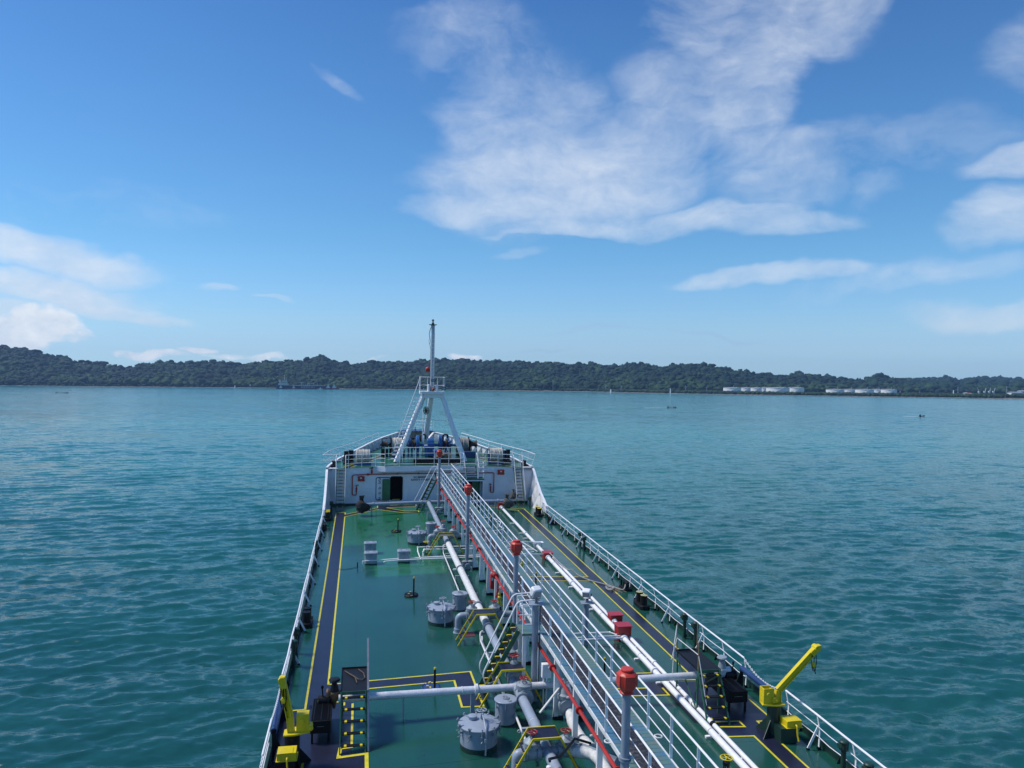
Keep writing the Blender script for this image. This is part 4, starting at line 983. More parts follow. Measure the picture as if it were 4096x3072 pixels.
# ------------------------------------------------------------------ starboard white pipes
w1 = thing('ballast_pipe', (10.95, 36, .17), 'thicker of the two white pipes running along the starboard deck', 'pipe', 'pipes along the deck')
xw = lambda y: 10.86 + .0035*(y-20)
g = MB(); P = [(xw(y), y, .20) for y in (10, 22, 30.1)]; g.tube(P, .105, 14); P = [(xw(y), y, .20) for y in (30.6, 43.3)]; g.tube(P, .105, 14); P = [(xw(y), y, .21) for y in (44.0, 59.0)]; g.tube(P, .095, 14); g.build('pipe_run', white, w1)
g = MB()
for y in (29.95, 26.6, 38.0, 44.1, 43.25, 49.5, 58.7): g = MB(); flange_y(g, xw(y), y, .20, .105); g.build('flange', white, w1)
g = MB()
for y in (18.8, 21.9, 28.1, 33.0, 36.5, 41.9, 47.2): g = MB(); g.ring((xw(y), y, .2), .107, .01, 'Y', 14, 5); g.build('clamp_band', greyd, w1)
for y in (18.9, 21.85, 25.9, 28.15, 34.2, 37.8, 40.5, 48.8, 50.3, 53.5):
    g = MB(); g.box(10.66, y-.05, dz(10.8)-.01, 11.16, y+.05, .10); g.build('saddle', white, w1)
w2 = thing('foam_pipe', (11.3, 34, .17), 'thinner of the two white pipes running along the starboard deck, farther outboard', 'pipe', 'pipes along the deck')
xv = lambda y: 11.16 + .004*(y-20)
g = MB(); g.tube([(xv(10), 10, .18), (xv(32.2), 32.2, .18)], .075, 12); g.tube([(xv(32.7), 32.7, .18), (xv(44.5), 44.5, .18)], .07, 12); g.build('pipe_run', white, w2)
g = MB()
for y in (32.1, 27.4, 41.0, 36.6, 23.9): g = MB(); flange_y(g, xv(y), y, .18, .072); g.build('flange', white, w2)
g = MB(); g.tube([(xv(22.0)-.0, 22.3, .18), (xv(22), 22.45, .18)], .085, 12); g.build('dark_joint', black, w2)
for y in (20.4, 24.5, 29.3, 35.2, 39.4, 42.6):
    g = MB(); g.box(xv(y)-.12, y-.04, dz(11.4)-.01, xv(y)+.14, y+.04, .115); g.build('saddle', white, w2)
def vbox(x0, x1, y0, y1, h, label):
    t = thing('valve_box', ((x0+x1)/2, (y0+y1)/2, 0), label, 'valve box', 'red boxes over the starboard white pipes')
    g = MB(); a = .0; g.add([(x0+.03, y0, dz(x0)-.02), (x1-.02, y0, dz(x1)-.02), (x1-.02, y1, dz(x1)-.02), (x0+.03, y1, dz(x0)-.02), (x0, y0-.0, h), (x1, y0-.0, h), (x1, y1, h), (x0, y1, h)], [(3,2,1,0),(0,1,5,4),(1,2,6,5),(2,3,7,6),(3,0,4,7),(4,5,6,7)]); g.build('case', redbox, t)
    g = MB(); g.box(x0-.04, y0-.05, h+.001, x1+.04, y1+.05, h+.025); g.build('lid', redtop, t, bevel=.006)
    g = MB(); xc = xw(y0) if x0 < 10.9 else xv(y0); flange_y(g, xc, y0-.06, .19, .105 if x0 < 10.9 else .08); g.build('end_flange', whited, t)
vbox(10.66, 11.24, 30.1, 30.62, .66, 'nearest red valve box on the thicker starboard white pipe')
vbox(11.05, 11.6, 32.2, 32.7, .42, 'red valve box just behind the nearest one, on the thinner white pipe')
vbox(10.72, 11.24, 43.4, 43.95, .42, 'red valve box halfway along the starboard white pipe, by the white cross pipes')
vbox(10.78, 11.20, 59.0, 59.45, .50, 'farthest small red valve box, at the forward end of the starboard white pipe')
g = MB(); g.box(10.52, 59.1, -.02, 10.56, 59.2, .55); g.box(10.60, 59.1, -.02, 10.64, 59.2, .55)
single(g, 'bracket_pair', grey, 'pair of grey upright plates beside the farthest red valve box', 'bracket', origin=(10.58, 59.1, 0))
# small transverse white pipes
def tline(pts, r_, label, rad=.12, mat=white, nm='cross_line'):
    g = MB(); g.tube(fil(pts, rad), r_, 8); 
    for p in pts[1:-1]: g.ball(p, r_*1.5, n=6)
    return single(g, nm, mat, label, 'small pipe', 'thin white pipes crossing the deck', origin=pts[0])
tline([(.32, 43.35, .12), (.32, 43.35, .27), (.5, 43.4, .28), (2.3, 43.5, .33), (5.0, 43.4, .42), (6.9, 43.3, .45)], .032, 'white pipe joining the three square box hatches and running under the catwalk')
tline([(1.45, 43.15, .25), (1.55, 43.15, .29), (2.3, 43.28, .31), (5.0, 43.15, .38), (6.9, 43.05, .42)], .032, 'second white pipe just in front of the pipe joining the box hatches')
tline([(3.75, 44.3, .22), (3.75, 44.4, .45), (3.85, 44.9, .47), (6.9, 44.7, .5), (10.3, 44.4, .42)], .042, 'white pipe crossing in front of the farthest step-over with a dropped end')
tline([(3.55, 43.6, .22), (3.5, 45.2, .3), (3.5, 45.4, .5), (6.9, 45.3, .5), (10.0, 45.2, .42)], .034, 'thin white pipe crossing under the feet of the farthest step-over')
tline([(7.4, 29.6, .38), (9.7, 29.66, .37), (10.7, 29.75, .33)], .035, 'lower white pipe running from the catwalk to the nearest red valve box')
tline([(7.4, 29.85, .38), (9.7, 29.9, .38), (10.7, 29.95, .34)], .03, 'middle white pipe running from the catwalk to the nearest red valve box')
tline([(7.4, 30.4, .38), (10.4, 30.4, .35), (10.62, 30.2, .3), (10.65, 30.15, .2)], .032, 'upper white pipe bending down at the nearest red valve box')
g = MB()
for yy, z in ((45.9, .6), (43.6, .42)): g.bar((7.3, yy, z), (11.1, yy, z-.1), .05, .05)
g.bar((9.9, 45.9, .55), (10.5, 44.2, .35), .035, .035); g.bar((10.3, 44.2, .35), (9.6, 43.6, .4), .035, .035); g.box(10.75, 46.2, .02, 10.8, 46.25, .38); g.box(11.2, 46.2, .02, 11.25, 46.25, .38); g.box(10.7, 46.1, .38, 11.35, 46.5, .41)
single(g, 'braced_stand', white, 'white braced bars and a small white table over the starboard pipes', 'pipe frame', origin=(9.5, 45, .4))
g = MB(); g.tube([(7.1, 53.6, .7), (8.4, 53.9, .5), (9.6, 54.0, .35), (9.95, 53.3, .2), (9.7, 52.5, .12), (9.9, 51.8, .1), (9.6, 51.2, .12), (8.7, 50.9, .15), (7.5, 50.9, .3)], .03, 7)
single(g, 'white_hose', white, 'loose white hose looping out from under the catwalk on the starboard deck', 'hose', origin=(9, 52, .2))
g = MB(); g.tube([(4.6, 17.6, 2.0), (4.95, 19.0, 1.3), (5.3, 19.3, 1.18), (5.6, 19.7, 1.15), (5.95, 20.1, 1.22), (6.2, 20.3, 1.05), (6.5, 20.4, .9)], .035, 8)
single(g, 'black_hose', black, 'black hose draped over the cargo pipe at the bottom of the photo', 'hose', origin=(5.5, 19.7, 1.1))
g = MB(); g.lathe([(.05, .3), (.05, .9), (.07, .91), (.07, 1.0), (.06, 1.03), (.02, 1.05)], (4.98, 19.15, 0), 12); 
single(g, 'capped_pipe_end', white, 'small white capped pipe end below the nearest step-over', 'pipe end', origin=(4.98, 19.15, .3))
# big lagged elbow under the catwalk
g = MB(); P = fil([(5.75, 20.2, .87), (6.5, 19.9, .85), (6.55, 18.6, .8), (6.6, 13, .8)], .5, 9); g.tube(P, [.16+random.uniform(-.012, .012) for _ in P], 14)
single(g, 'lagged_suction_pipe', lag, 'grey white lagged pipe turning aft below the catwalk beside the nearest branch', 'pipe', 'pipes along the deck', origin=(6.5, 19, .8))
g = MB(); P = fil([(6.75, 24.4, .89), (6.85, 24.2, .8), (6.55, 22.6, .5), (6.5, 21.3, .6), (6.55, 20.4, .75)], .4, 7); g.tube(P, [.15+random.uniform(-.012, .012) for _ in P], 14)
single(g, 'lagged_suction_pipe', lag, 'weathered lagged pipe curving down from the silver pipe below the catwalk', 'pipe', 'pipes along the deck', origin=(6.6, 22.6, .6))
gate_valve(6.55, 23.3, .7, 1.45, 'weathered valve half hidden below the catwalk by the silver cross pipe', axis='Y', wmat=greyd, s=1.1, wr=.12)
g = MB(); g.bar((5.55, 22.6, .82), (6.4, 23.4, 1.25), .05, .05); g.bar((6.4, 23.4, 1.25), (6.4, 23.4, .5), .03, .03)
single(g, 'drain_pipe', whited, 'thin white pipe slanting up from the cargo pipe to a catwalk support', 'pipe', 'pipes along the deck', origin=(6, 23, 1))
# junction box, extinguisher, hydrants, handwheel stands
g = MB(); g.box(6.03, 24.3, 1.15, 6.33, 24.5, 1.62); g.cyl((6.1, 24.4, .2), (6.1, 24.4, 1.15), .03, 6); g.cyl((6.2, 24.4, .2), (6.2, 24.4, 1.15), .03, 6)
single(g, 'junction_box', white, 'white electrical box on pipes below the catwalk just behind the landing post', 'junction box', origin=(6.2, 24.4, 1.2), bevel=.02)
fx = thing('extinguisher_box', (6.42, 36.0, .68), 'tall red extinguisher box with pale labels below the catwalk', 'extinguisher box', 'red fire gear')
g = MB(); g.box(6.27, 35.9, .68, 6.56, 36.15, 1.42); g.build('case', red, fx, bevel=.04)
g = MB(); g.box(6.31, 35.89, 1.1, 6.39, 35.897, 1.24); g.box(6.3, 35.95, 1.44, 6.5, 36.1, 1.56); g.build('label_plate', whited, fx)
fx = thing('extinguisher_box', (6.0, 58.3, 1.0), 'small red fire bottle hanging beside the farthest vent post', 'extinguisher', 'red fire gear')
g = MB(); g.lathe([(.04, .65), (.1, .7), (.1, 1.2), (.05, 1.3), (.05, 1.35)], (6.15, 58.2, 0), 12); g.build('bottle', red, fx)
g = MB(); g.box(5.85, 58.2, 1.35, 6.5, 58.24, 1.4); g.build('hanger', whited, fx)
hy = thing('yellow_hydrant', (6.35, 34.0, .5), 'yellow hydrant valve with a red handwheel below the catwalk', 'hydrant', 'red fire gear')
g = MB(); x, y = 6.35, 34.0; g.tube(fil([(x-.0, y, 1.1), (x+.02, y, .75), (x+.02, y, .55), (x+.15, y, .5)], .08), .05, 8); g.lathe([(.05, .62), (.085, .64), (.085, .68), (.05, .7), (.06, .85), (.09, .86), (.09, .9), (.05, .93), (.06, 1.02), (.075, 1.04)], (x, y, 0), 12); g.build('body', yellow, hy)
g = MB(); g.wheel((x-.03, y, 1.25), .08, 'Z', t=.01); g.cyl((x-.03, y, 1.05), (x-.03, y, 1.25), .015, 6); g.ball((x-.16, y, .92), .055, n=8); g.cyl((x-.12, y, .9), (x, y, .9), .03, 6); g.tube([(x+.15, y, .5), (6.9, y, .5)], .04, 7); g.build('handwheel', red, hy)
hy = thing('red_hydrant', (5.95, 46.5, .9), 'small red hydrant with a round cap near the farthest gate valves', 'hydrant', 'red fire gear')
g = MB(); x, y = 5.95, 46.6; g.tube(fil([(6.3, y, .85), (6.0, y, .85), (x, y, 1.1), (x-.06, y, 1.3)], .1), .045, 8); g.lathe([(.05, 1.1), (.08, 1.14), (.05, 1.2), (.06, 1.35)], (x-.05, y, 0), 10); g.ball((x-.16, y, 1.24), .07, n=8); g.wheel((x-.05, y, 1.5), .08, 'Z', t=.01); g.cyl((x-.05, y, 1.3), (x-.05, y, 1.5), .015, 6); g.build('body', red, hy)
def wheelstand(x, y, z, label, wr=.17):
    t = thing('valve_stand', (x, y, dz(x)), label, 'valve stand', 'black valve stands with yellow handwheels'); b = dz(x)
    g = MB(); g.lathe([(.13, b), (.12, b+.03), (.05, b+.06)], (x, y, 0), 12)
    for a in range(4): c, s = math.cos(a*PI/2+.7)*.07, math.sin(a*PI/2+.7)*.07; g.bar((x+c*1.3, y+s*1.3, b), (x+c, y+s, z-.12), .025, .025)
    g.lathe([(.1, z-.2), (.1, z-.12), (.04, z-.1), (.02, z)], (x, y, 0), 10); g.build('stand', black, t)
    g = MB(); g.wheel((x, y, z), wr, 'Z', t=.012); g.build('handwheel', yellow, t)
wheelstand(9.85, 18.9, 1.0, 'yellow handwheel on a black stand beside the starboard white pipes', .165)
wheelstand(3.98, 45.1, .88, 'small yellow handwheel on a black stand beside the farthest step-over', .165)
g = MB(); x, y = 8.95, 41.3; g.lathe([(.05, 0), (.05, .3), (.08, .32), (.04, .45), (.06, .5)], (x, y, dz(x)), 9); g.ball((x-.06, y, .4), .06, n=6)
single(g, 'yellow_deck_valve', yellow, 'small yellow valve standing right of the catwalk by the far cross walkway', 'valve', origin=(x, y, 0))

# ------------------------------------------------------------------ ship side railings
def side_rail(x, s, y0, y1, label, yb0=None, ph=0, endx=None):
    t = thing('deck_railing', (x, (y0+y1)/2, 0), label, 'railing', 'white railings along the ship sides')
    n = max(1, round((y1-y0)/1.78)); P = []
    for k in range(n+1):
        y = y0+(y1-y0)*k/n; xb = x+s*.04
        if endx and k == n: xb = endx[0]
        w = random.uniform(-.015, .015); P.append(((xb, y, dz(x)+.02), (x-s*.06+w, y, 1.0 if not (endx and k == n) else endx[1])))
    for k, (b, tt) in enumerate(P):
        g = MB(); mid = (b[0]+s*.02, b[1], .5); g.bar(b, mid, .065, .018, up=(1, 0, 0)); g.bar(mid, tt, .065, .018, up=(1, 0, 0)); g.box(b[0]-.05, b[1]-.04, dz(x)-.02, b[0]+.05, b[1]+.04, dz(x)+.08, 1); g.build('post', [white, black], t)
        if (k+ph) % 2 == 0:
            g = MB(); q_ = (b[0]-s*.36, b[1], dz(x)+.06); g.bar((b[0]-s*.02, b[1], .66), q_, .075, .03, up=(0, 1, 0)); g.box(q_[0]-.045, q_[1]-.03, q_[2]-.09, q_[0]+.045, q_[1]+.03, q_[2]+.0, 1); g.build('brace', [white, black], t)
    T = [tt for b, tt in P]; B = [b for b, tt in P]
    g = MB(); g.tube(T, .032, 8); g.build('handrail', white, t)
    for f, sag in ((.36, .04), (.66, .03)):
        pts = []
        for i in range(len(P)-1):
            for u in (0, .33, .66):
                a = Vector(B[i]).lerp(Vector(T[i]), f); c = Vector(B[i+1]).lerp(Vector(T[i+1]), f); p = a.lerp(c, u); p.z -= sag*math.sin(PI*u)*random.random(); pts.append(p)
        pts.append(Vector(B[-1]).lerp(Vector(T[-1]), f)); g = MB(); g.tube(pts, .014, 5); g.build('lower_rail', white, t)
    return t
side_rail(13.86, 1, 25.4, 56.9, 'long white railing along the starboard side from the bulkhead back to the chain gap', ph=0)
side_rail(13.86, 1, 13.9, 22.6, 'white railing along the starboard side behind the yellow davit, at the bottom right')
side_rail(-2.42, -1, 26.2, 56.4, 'long white railing along the port side from the bulkhead back to the yellow davit')
side_rail(-2.42, -1, 20.9, 23.0, 'short piece of white railing on the port side beside the yellow davit')
def chain(p, q, sag, label):
    P = Vector(p); Q = Vector(q); n = int((Q-P).length/.075); g = MB()
    for k in range(n):
        u = (k+.5)/n; c = P.lerp(Q, u); c.z -= sag*4*u*(1-u); c2 = P.lerp(Q, u+.5/n); c2.z -= sag*4*(u+.5/n)*(1-(u+.5/n)); d = (c2-c).normalized()
        a = d.orthogonal().normalized() if k % 2 else d.cross(d.orthogonal()).normalized()
        g.tube([c-d*.045, c-d*.03+a*.022, c+d*.03+a*.022, c+d*.045, c+d*.03-a*.022, c-d*.03-a*.022], .010, 4, closed=True)
    return single(g, 'chain', white, label, 'chain', 'white chains across the rail gaps', origin=p)
chain((13.80, 25.4, 1.0), (13.80, 22.7, 1.0), .28, 'white chain across the starboard rail gap above the dark blue roller')
chain((-2.36, 26.2, 1.0), (-2.36, 23.0, 1.0), .12, 'white chain across the port rail gap behind the yellow davit')
chain((-2.36, 20.9, 1.0), (-2.36, 17.5, 1.0), .1, 'white chain at the bottom left of the ship, aft of the port davit')
def roller(x, s, label):
    t = thing('hose_roller', (x, 24.2, .5), label, 'roller', 'dark blue hose rollers at the rail gaps')
    g = MB(); g.cyl((x, 25.2, .72), (x, 22.8, .72), .10, 14); g.build('roller_tube', blued, t)
    g = MB(); 
    for yy in (25.18, 22.8): g.prism([(x-.02*s-.06, yy, dz(x)), (x+.06, yy, dz(x)), (x+.06, yy, .78), (x-.06, yy, .78)], (0, .04, 0)); g.prism([(x-s*.05, yy, dz(x)), (x-s*.35, yy, dz(x)), (x-s*.05, yy, .6)], (0, .03, 0))
    g.build('end_plate', black, t)
roller(13.62, 1, 'dark blue hose roller in the starboard rail gap beside the yellow davit')
roller(-2.28, -1, 'dark blue hose roller in the port rail gap beside the yellow davit')

# yellow davits
def davit(x, y, s, boom, label):
    b = dz(x); t = thing('davit', (x, y, b), label, 'davit', 'small yellow hose davits')
    g = MB(); g.lathe([(.21, b), (.21, .93)], (x, y, 0), 20)
    for a in (-150, -60, 30, 120):
        c, d = math.cos(R(a)), math.sin(R(a)); g.prism([(x+c*.2, y+d*.2, b), (x+c*.62, y+d*.62, b), (x+c*.2, y+d*.2, .48)], (-d*.02, c*.02, 0))
    g.box(x-.1, y-.62, b, x+.45*1, y-.2, .42) if s > 0 else g.box(x-.4, y-.95, b, x+.12, y-.25, .62)
    g.build('pedestal', black if s < 0 else dgreen, t)
    g = MB(); px = [(-.48, -.14), (-.1, -.26), (.24, -.26), (.28, .08), (.1, .26), (-.42, .16)] if s > 0 else [(-.22, -.26), (.1, -.26), (.50, -.12), (.44, .16), (.1, .24), (-.22, .1)]
    g.prism([(x+a, y+c, .95) for a, c in px], (0, 0, .05)); g.build('base_plate', yellow, t, bevel=.01)
    hx = x-.44 if s > 0 else x+.12
    g = MB(); g.box(hx, y-.14, 1.0, hx+.34, y-.11, 1.48); g.box(hx, y+.10, 1.0, hx+.34, y+.13, 1.48); g.box(hx, y-.11, 1.0, hx+.03, y+.1, 1.48); g.box(hx+.31, y-.11, 1.0, hx+.34, y+.1, 1.42); g.cyl((hx+.15, y-.19, 1.3), (hx+.15, y-.14, 1.3), .07, 12); g.cyl((hx+.36, y-.2, 1.12), (hx+.36, y+.05, 1.12), .09, 12); g.ball((hx+.4, y-.16, 1.1), .07, n=8)
    if s < 0: g.box(hx, y-.14, 1.48, hx+.34, y+.13, 1.50)
    g.build('winch_housing', yellow, t, bevel=.006)
    pts = [Vector(p) for p in boom]
    g = MB()
    for a, c in zip(pts, pts[1:]):
        g.bar(a, c, .045, .17, up=(0, 0, 1)) if abs((c-a).normalized().z) < .98 else g.bar(a, c, .17, .05)
    # I section flanges
    for a, c in zip(pts, pts[1:]):
        d = (c-a).normalized(); u = Vector((0, 1, 0)); sd = d.cross(u).normalized()
        for e in (-.088, .088): g.bar(a+sd*e-d*.01, c+sd*e+d*.015, .13, .022, up=tuple(sd))
    bm_ = g.build('boom', yellow, t)
    e = pts[-1]; d = (pts[-1]-pts[-2]).normalized()
    g = MB(); g.bar(e-d*.1, e+d*.22, .18, .17, up=(0, 1, 0)); g.cyl(e+d*.15+Vector((0, -.12, .02)), e+d*.15+Vector((0, .12, .02)), .1, 12); g.box(e.x+d.x*.2-.04, e.y-.08, e.z+d.z*.2, e.x+d.x*.2+.1, e.y+.08, e.z+d.z*.2+.08); g.build('sheave_head', yellow, bm_, bevel=.006)
    h = e+Vector((s*.03, 0, -.1)) if s > 0 else e+Vector((.02, -.12, -.05))
    g = MB(); g.lathe([(.02, -.42), (.07, -.38), (.08, -.3), (.03, -.22)], (h.x, h.y, h.z), 10); g.build('hook_block', yellow, bm_)
    g = MB()
    for dx in (-.07, .0, .06): g.tube([(h.x+dx, h.y-.03, h.z+.02), (h.x+dx*1.4, h.y-.03, h.z-.25), (h.x+dx*.6, h.y-.05, h.z-.5)], .014, 5)
    g.tube([(h.x, h.y, h.z-.42), (h.x+.05, h.y, h.z-.52), (h.x+.09, h.y, h.z-.62)], .015, 5); g.build('hanging_rope', black, bm_)
    bx = x+.1 if s > 0 else x-.32; bz = .44 if s > 0 else .63; by = y-.62 if s > 0 else y-.95
    g = MB(); g.box(bx, by, bz, bx+.5, by+.42, bz+.2); g.box(bx-.03, by-.03, bz-.02, bx+.53, by+.45, bz+.0); g.box(bx+.08, by-.02, bz+.2, bx+.42, by+.3, bz+.215)
    gb = g.build('gear_box', yellow, t, bevel=.01)
    g = MB(); g.tube(fil([(bx+.27, by, bz+.1), (bx+.27, by-.1, bz+.08), (bx+.29, by-.12, bz-.22), (bx+.31, by-.16, bz-.36)], .03, 3), .026, 6); g.build('crank_handle', yellow, gb)
    return t
davit(12.98, 21.9, 1, [(13.06, 21.85, 1.0), (13.08, 21.85, 1.38), (14.28, 21.9, 2.52)], 'yellow davit on the starboard side with its boom reaching out over the water')
davit(-1.72, 22.2, -1, [(-1.74, 22.1, 1.0), (-1.78, 22.15, 1.4), (-1.99, 22.3, 2.25)], 'yellow davit on the port side with its boom standing almost upright')

# bollards, fairleads, vent heads
def bollard(x, y, label, rz=0, tops='stripe', fore=False, zf=None, group='black twin bollards'):
    z0 = (dz(x) if zf is None else zf)-.02; t = thing('bollard', (x, y, z0), label, 'bollard', group, rz=rz); t['_o'] = [0, 0, 0]
    g = MB(); L = .58; W_ = .24; g.prism([(a, b, 0) for a, b in ((-W_, -L+.1), (-W_+.1, -L), (W_-.1, -L), (W_, -L+.1), (W_, L-.1), (W_-.1, L), (-W_+.1, L), (-W_, L-.1))], (0, 0, .22)); g.build('base', black, t, bevel=.02)
    for yy in (-.28, .28):
        g = MB(); g.lathe([(.165, .2), (.165, .60), (.175, .61), (.175, .66)], (0, yy, 0), 20); bp = g.build('post', black, t)
        if tops:
            g = MB(); g.lathe([(.172, .661), (.172, .668)], (0, yy, 0), 20); g.build('painted_top', stripem if tops == 'stripe' else yellow, bp)
    return t
stripem = bpy.data.materials.new('yellow_black_stripes'); t_ = nt(stripem); p_ = N(t_, 'ShaderNodeBsdfPrincipled'); o_ = N(t_, 'ShaderNodeOutputMaterial'); t_.links.new(p_.outputs[0], o_.inputs[0])
tc_ = N(t_, 'ShaderNodeTexCoord').outputs['Object']; sx_ = N(t_, 'ShaderNodeSeparateXYZ'); t_.links.new(tc_, sx_.inputs[0])
fr_ = mth(t_, 'FRACT', mth(t_, 'MULTIPLY', mth(t_, 'ADD', sx_.outputs[0], mth(t_, 'MULTIPLY', sx_.outputs[1], .7)), 9)); t_.links.new(mixc(t_, mth(t_, 'GREATER_THAN', fr_, .5), (.78, .72, .32), (.03, .03, .03)), p_.inputs['Base Color'])
bollard(13.43, 34.7, 'black twin bollard with striped tops beside the starboard railing')
bollard(13.45, 56.6, 'black twin bollard with yellow tops at the forward end of the starboard railing', tops='y')
bollard(-2.12, 56.6, 'black twin bollard with yellow tops at the forward end of the port railing', tops='y')
bollard(-2.1, 34.3, 'plain black twin bollard beside the middle of the port railing', tops=None)
def fairlead(x, y, label, s, z=None, group='black mooring fairleads', zf=None):
    b = (dz(x) if zf is None else zf)-.02; t = thing('fairlead', (x, y, b), label, 'fairlead', group)
    g = MB(); g.box(x-.2, y-.45, b, x+.2, y+.45, b+.14); g.build('base', black, t, bevel=.02)
    g = MB()
    for yy in (-.26, .0, .26): g.lathe([(.09, b+.13), (.065, b+.18), (.06, b+.36), (.1, b+.38), (.1, b+.43), (.02, b+.46)], (x, y+yy, 0), 12)
    g.tube(fil([(x-s*.1, y-.4, b+.1), (x-s*.1, y-.4, b+.45), (x-s*.1, y+.4, b+.45), (x-s*.1, y+.4, b+.1)], .12), .05, 8); g.build('roller', black, t)
fairlead(13.66, 37.6, 'black fairlead on the starboard side where the grey mooring rope ends', 1)
fairlead(13.78, 53.9, 'black fairlead by the forward part of the starboard railing', 1)
fairlead(-2.25, 53.4, 'black fairlead by the forward part of the port railing', -1)
for s, nm in ((-1, 'port'), (1, 'starboard')):
    xx = XC+s*7.85; fairlead(xx, 63.0, f'black fairlead at the aft {nm} corner of the forecastle deck', s, zf=fz(xx, 63)+.05)
    g = MB(); g.box(xx-.4, 62.0, fz(xx)-.25, xx+.4, 63.6, fz(xx)+.02); single(g, 'corner_block', white, f'white raised corner block under the {nm} forecastle fairlead', 'corner block', 'white corner blocks', origin=(xx, 62.8, 2.9))
def goose(x, y, h, label, yaw=0):
    b = dz(x); t = thing('air_vent', (x, y, b), label, 'air vent', 'dark green air vent heads along the ship sides')
    g = MB(); g.lathe([(.1, b), (.1, b+.02), (.072, b+.03), (.072, b+h-.25)], (x, y, 0), 14); g.build('pipe', dgreen, t)
    g = MB(); g.lathe([(.09, h-.27), (.13, h-.24), (.13, h-.05), (.14, h-.04), (.14, h+.0), (.1, h+.03), (.02, h+.035)], (x, y, b), 16)
    c, s_ = math.cos(R(yaw)), math.sin(R(yaw)); g.prism([(x+c*.10-s_*.09, y+s_*.10+c*.09, b+h-.22), (x+c*.10+s_*.09, y+s_*.10-c*.09, b+h-.22), (x+c*.2+s_*.08, y+s_*.2-c*.08, b+h-.14), (x+c*.2-s_*.08, y+s_*.2+c*.08, b+h-.14)], (0, 0, .12)); g.build('head', dgreen, t, bevel=.01)
goose(-1.97, 59.4, .8, 'dark green air vent in front of the port shell wing', -90)
goose(-2.36, 45.5, 1.05, 'dark green air vent inside the port railing, level with the box hatches', -90)
goose(-2.28, 29.6, .98, 'dark green air vent inside the port railing, nearest on that side', -90)
goose(-2.3, 30.9, 1.0, 'dark green air vent just behind the nearest one on the port side', -90)
goose(13.44, 59.5, .95, 'dark green air vent in front of the starboard shell wing', 200)
goose(13.89, 46.7, .95, 'dark green air vent inside the starboard railing, the left one of the far pair', 200)
goose(13.80, 45.6, .90, 'dark green air vent inside the starboard railing, the right one of the far pair', 200)
goose(13.73, 30.4, 1.05, 'dark green air vent inside the starboard railing, behind the platform, left of its pair', 200)
goose(13.72, 29.3, 1.05, 'dark green air vent inside the starboard railing, behind the platform, right of its pair', 200)
goose(13.72, 19.4, .98, 'dark green air vent at the bottom right, left of the nearest pair', 200)
goose(13.72, 18.3, .90, 'dark green air vent at the bottom right, the one nearest the camera', 200)
# mooring rope on starboard deck
def ropeth(pts, r_, mat, label, cat='rope', group=None, nm='mooring_rope'):
    P = [Vector(p) for p in pts]; out = []
    for i in range(len(P)-1):
        p0 = P[max(i-1, 0)]; p1 = P[i]; p2 = P[i+1]; p3 = P[min(i+2, len(P)-1)]
        for k in range(8):
            u = k/8; out.append(.5*((2*p1)+(p2-p0)*u+(2*p0-5*p1+4*p2-p3)*u*u+(3*p1-p0-3*p2+p3)*u**3))
    out.append(P[-1]); g = MB(); g.tube(out, r_, 7); return single(g, nm, mat, label, cat, group, origin=tuple(P[0]))
lr = .03
ropeth([(11.0, 43.2, .5), (11.15, 41.5, .35), (11.3, 40.4, .28), (11.5, 40.2, .3), (11.8, 39.8, .08), (12.2, 39.0, .03), (12.6, 38.5, .02), (13.0, 38.0, .0), (13.35, 37.3, .0), (13.5, 37.3, .1), (13.7, 37.7, .25)], lr, greyrope, 'grey mooring rope lying across the starboard walkway to the fairlead')
ropeth([(12.75, 37.9, .02), (12.6, 37.5, .02), (12.75, 37.2, .03), (12.95, 37.5, .04), (12.75, 37.9, .04), (12.62, 37.6, .05), (12.8, 37.25, .06), (13.0, 37.6, .03)], .028, greyrope, 'small coil in the grey rope on the starboard walkway', group=None, nm='rope_coil')
g = MB()
for k in range(26):
    x, y = 13.1+random.gauss(0, .18), 37.7+random.gauss(0, .45); a = random.uniform(0, PI); P = [(x+.2*math.cos(a+i*.7)*random.uniform(.5, 1.2), y+.35*math.sin(a+i*.7), dz(x)+.02+.02*random.random()) for i in range(5)]; g.tube(P, .008, 4)
single(g, 'loose_twine', paint('tan_twine', (.24, .18, .12), .9, .3, 0), 'heap of loose tan twine beside the starboard fairlead', 'twine', origin=(13.1, 37.7, 0))

# ------------------------------------------------------------------ foremast
ms = thing('foremast', (5.9, 65, 3.05), 'white tripod foremast with a ladder, platform and lamp on top', 'mast')
PT = 8.75
g = MB(); g.tube([(3.03, 63.6, fz(3.03, 63.6)), (5.30, 65.0, PT-.05)], [.24, .19], 16); g.build('leg', white, ms)
g = MB(); g.tube([(8.72, 63.9, fz(8.7, 64)), (6.80, 65.0, PT-.05)], [.24, .19], 16); g.build('leg', white, ms)
g = MB(); g.tube([(5.9, 71.0, fz(5.9, 71)), (5.98, 65.3, PT)], [.26, .22], 18); g.build('leg', white, ms)
g = MB(); g.tube([(5.98, 65.1, PT), (5.97, 65.0, 14.35), (5.96, 65.0, 14.55)], [.19, .15, .16], 16); g.build('top_pole', paint('mast_shaded_white', (.50, .55, .62), .45, .15, .2), ms)  # shade behind the ladder is put into the pole's blue-grey colour
g = MB(); g.box(4.95, 64.5, PT, 7.03, 65.7, PT+.22); g.box(5.3, 64.7, PT-.34, 6.9, 65.4, PT); g.box(5.62, 64.65, PT+.22, 5.75, 65.2, PT+.8); g.box(6.3, 64.7, PT+.22, 6.48, 65.2, PT+.78); g.build('platform', white, ms, bevel=.01)
g = MB()
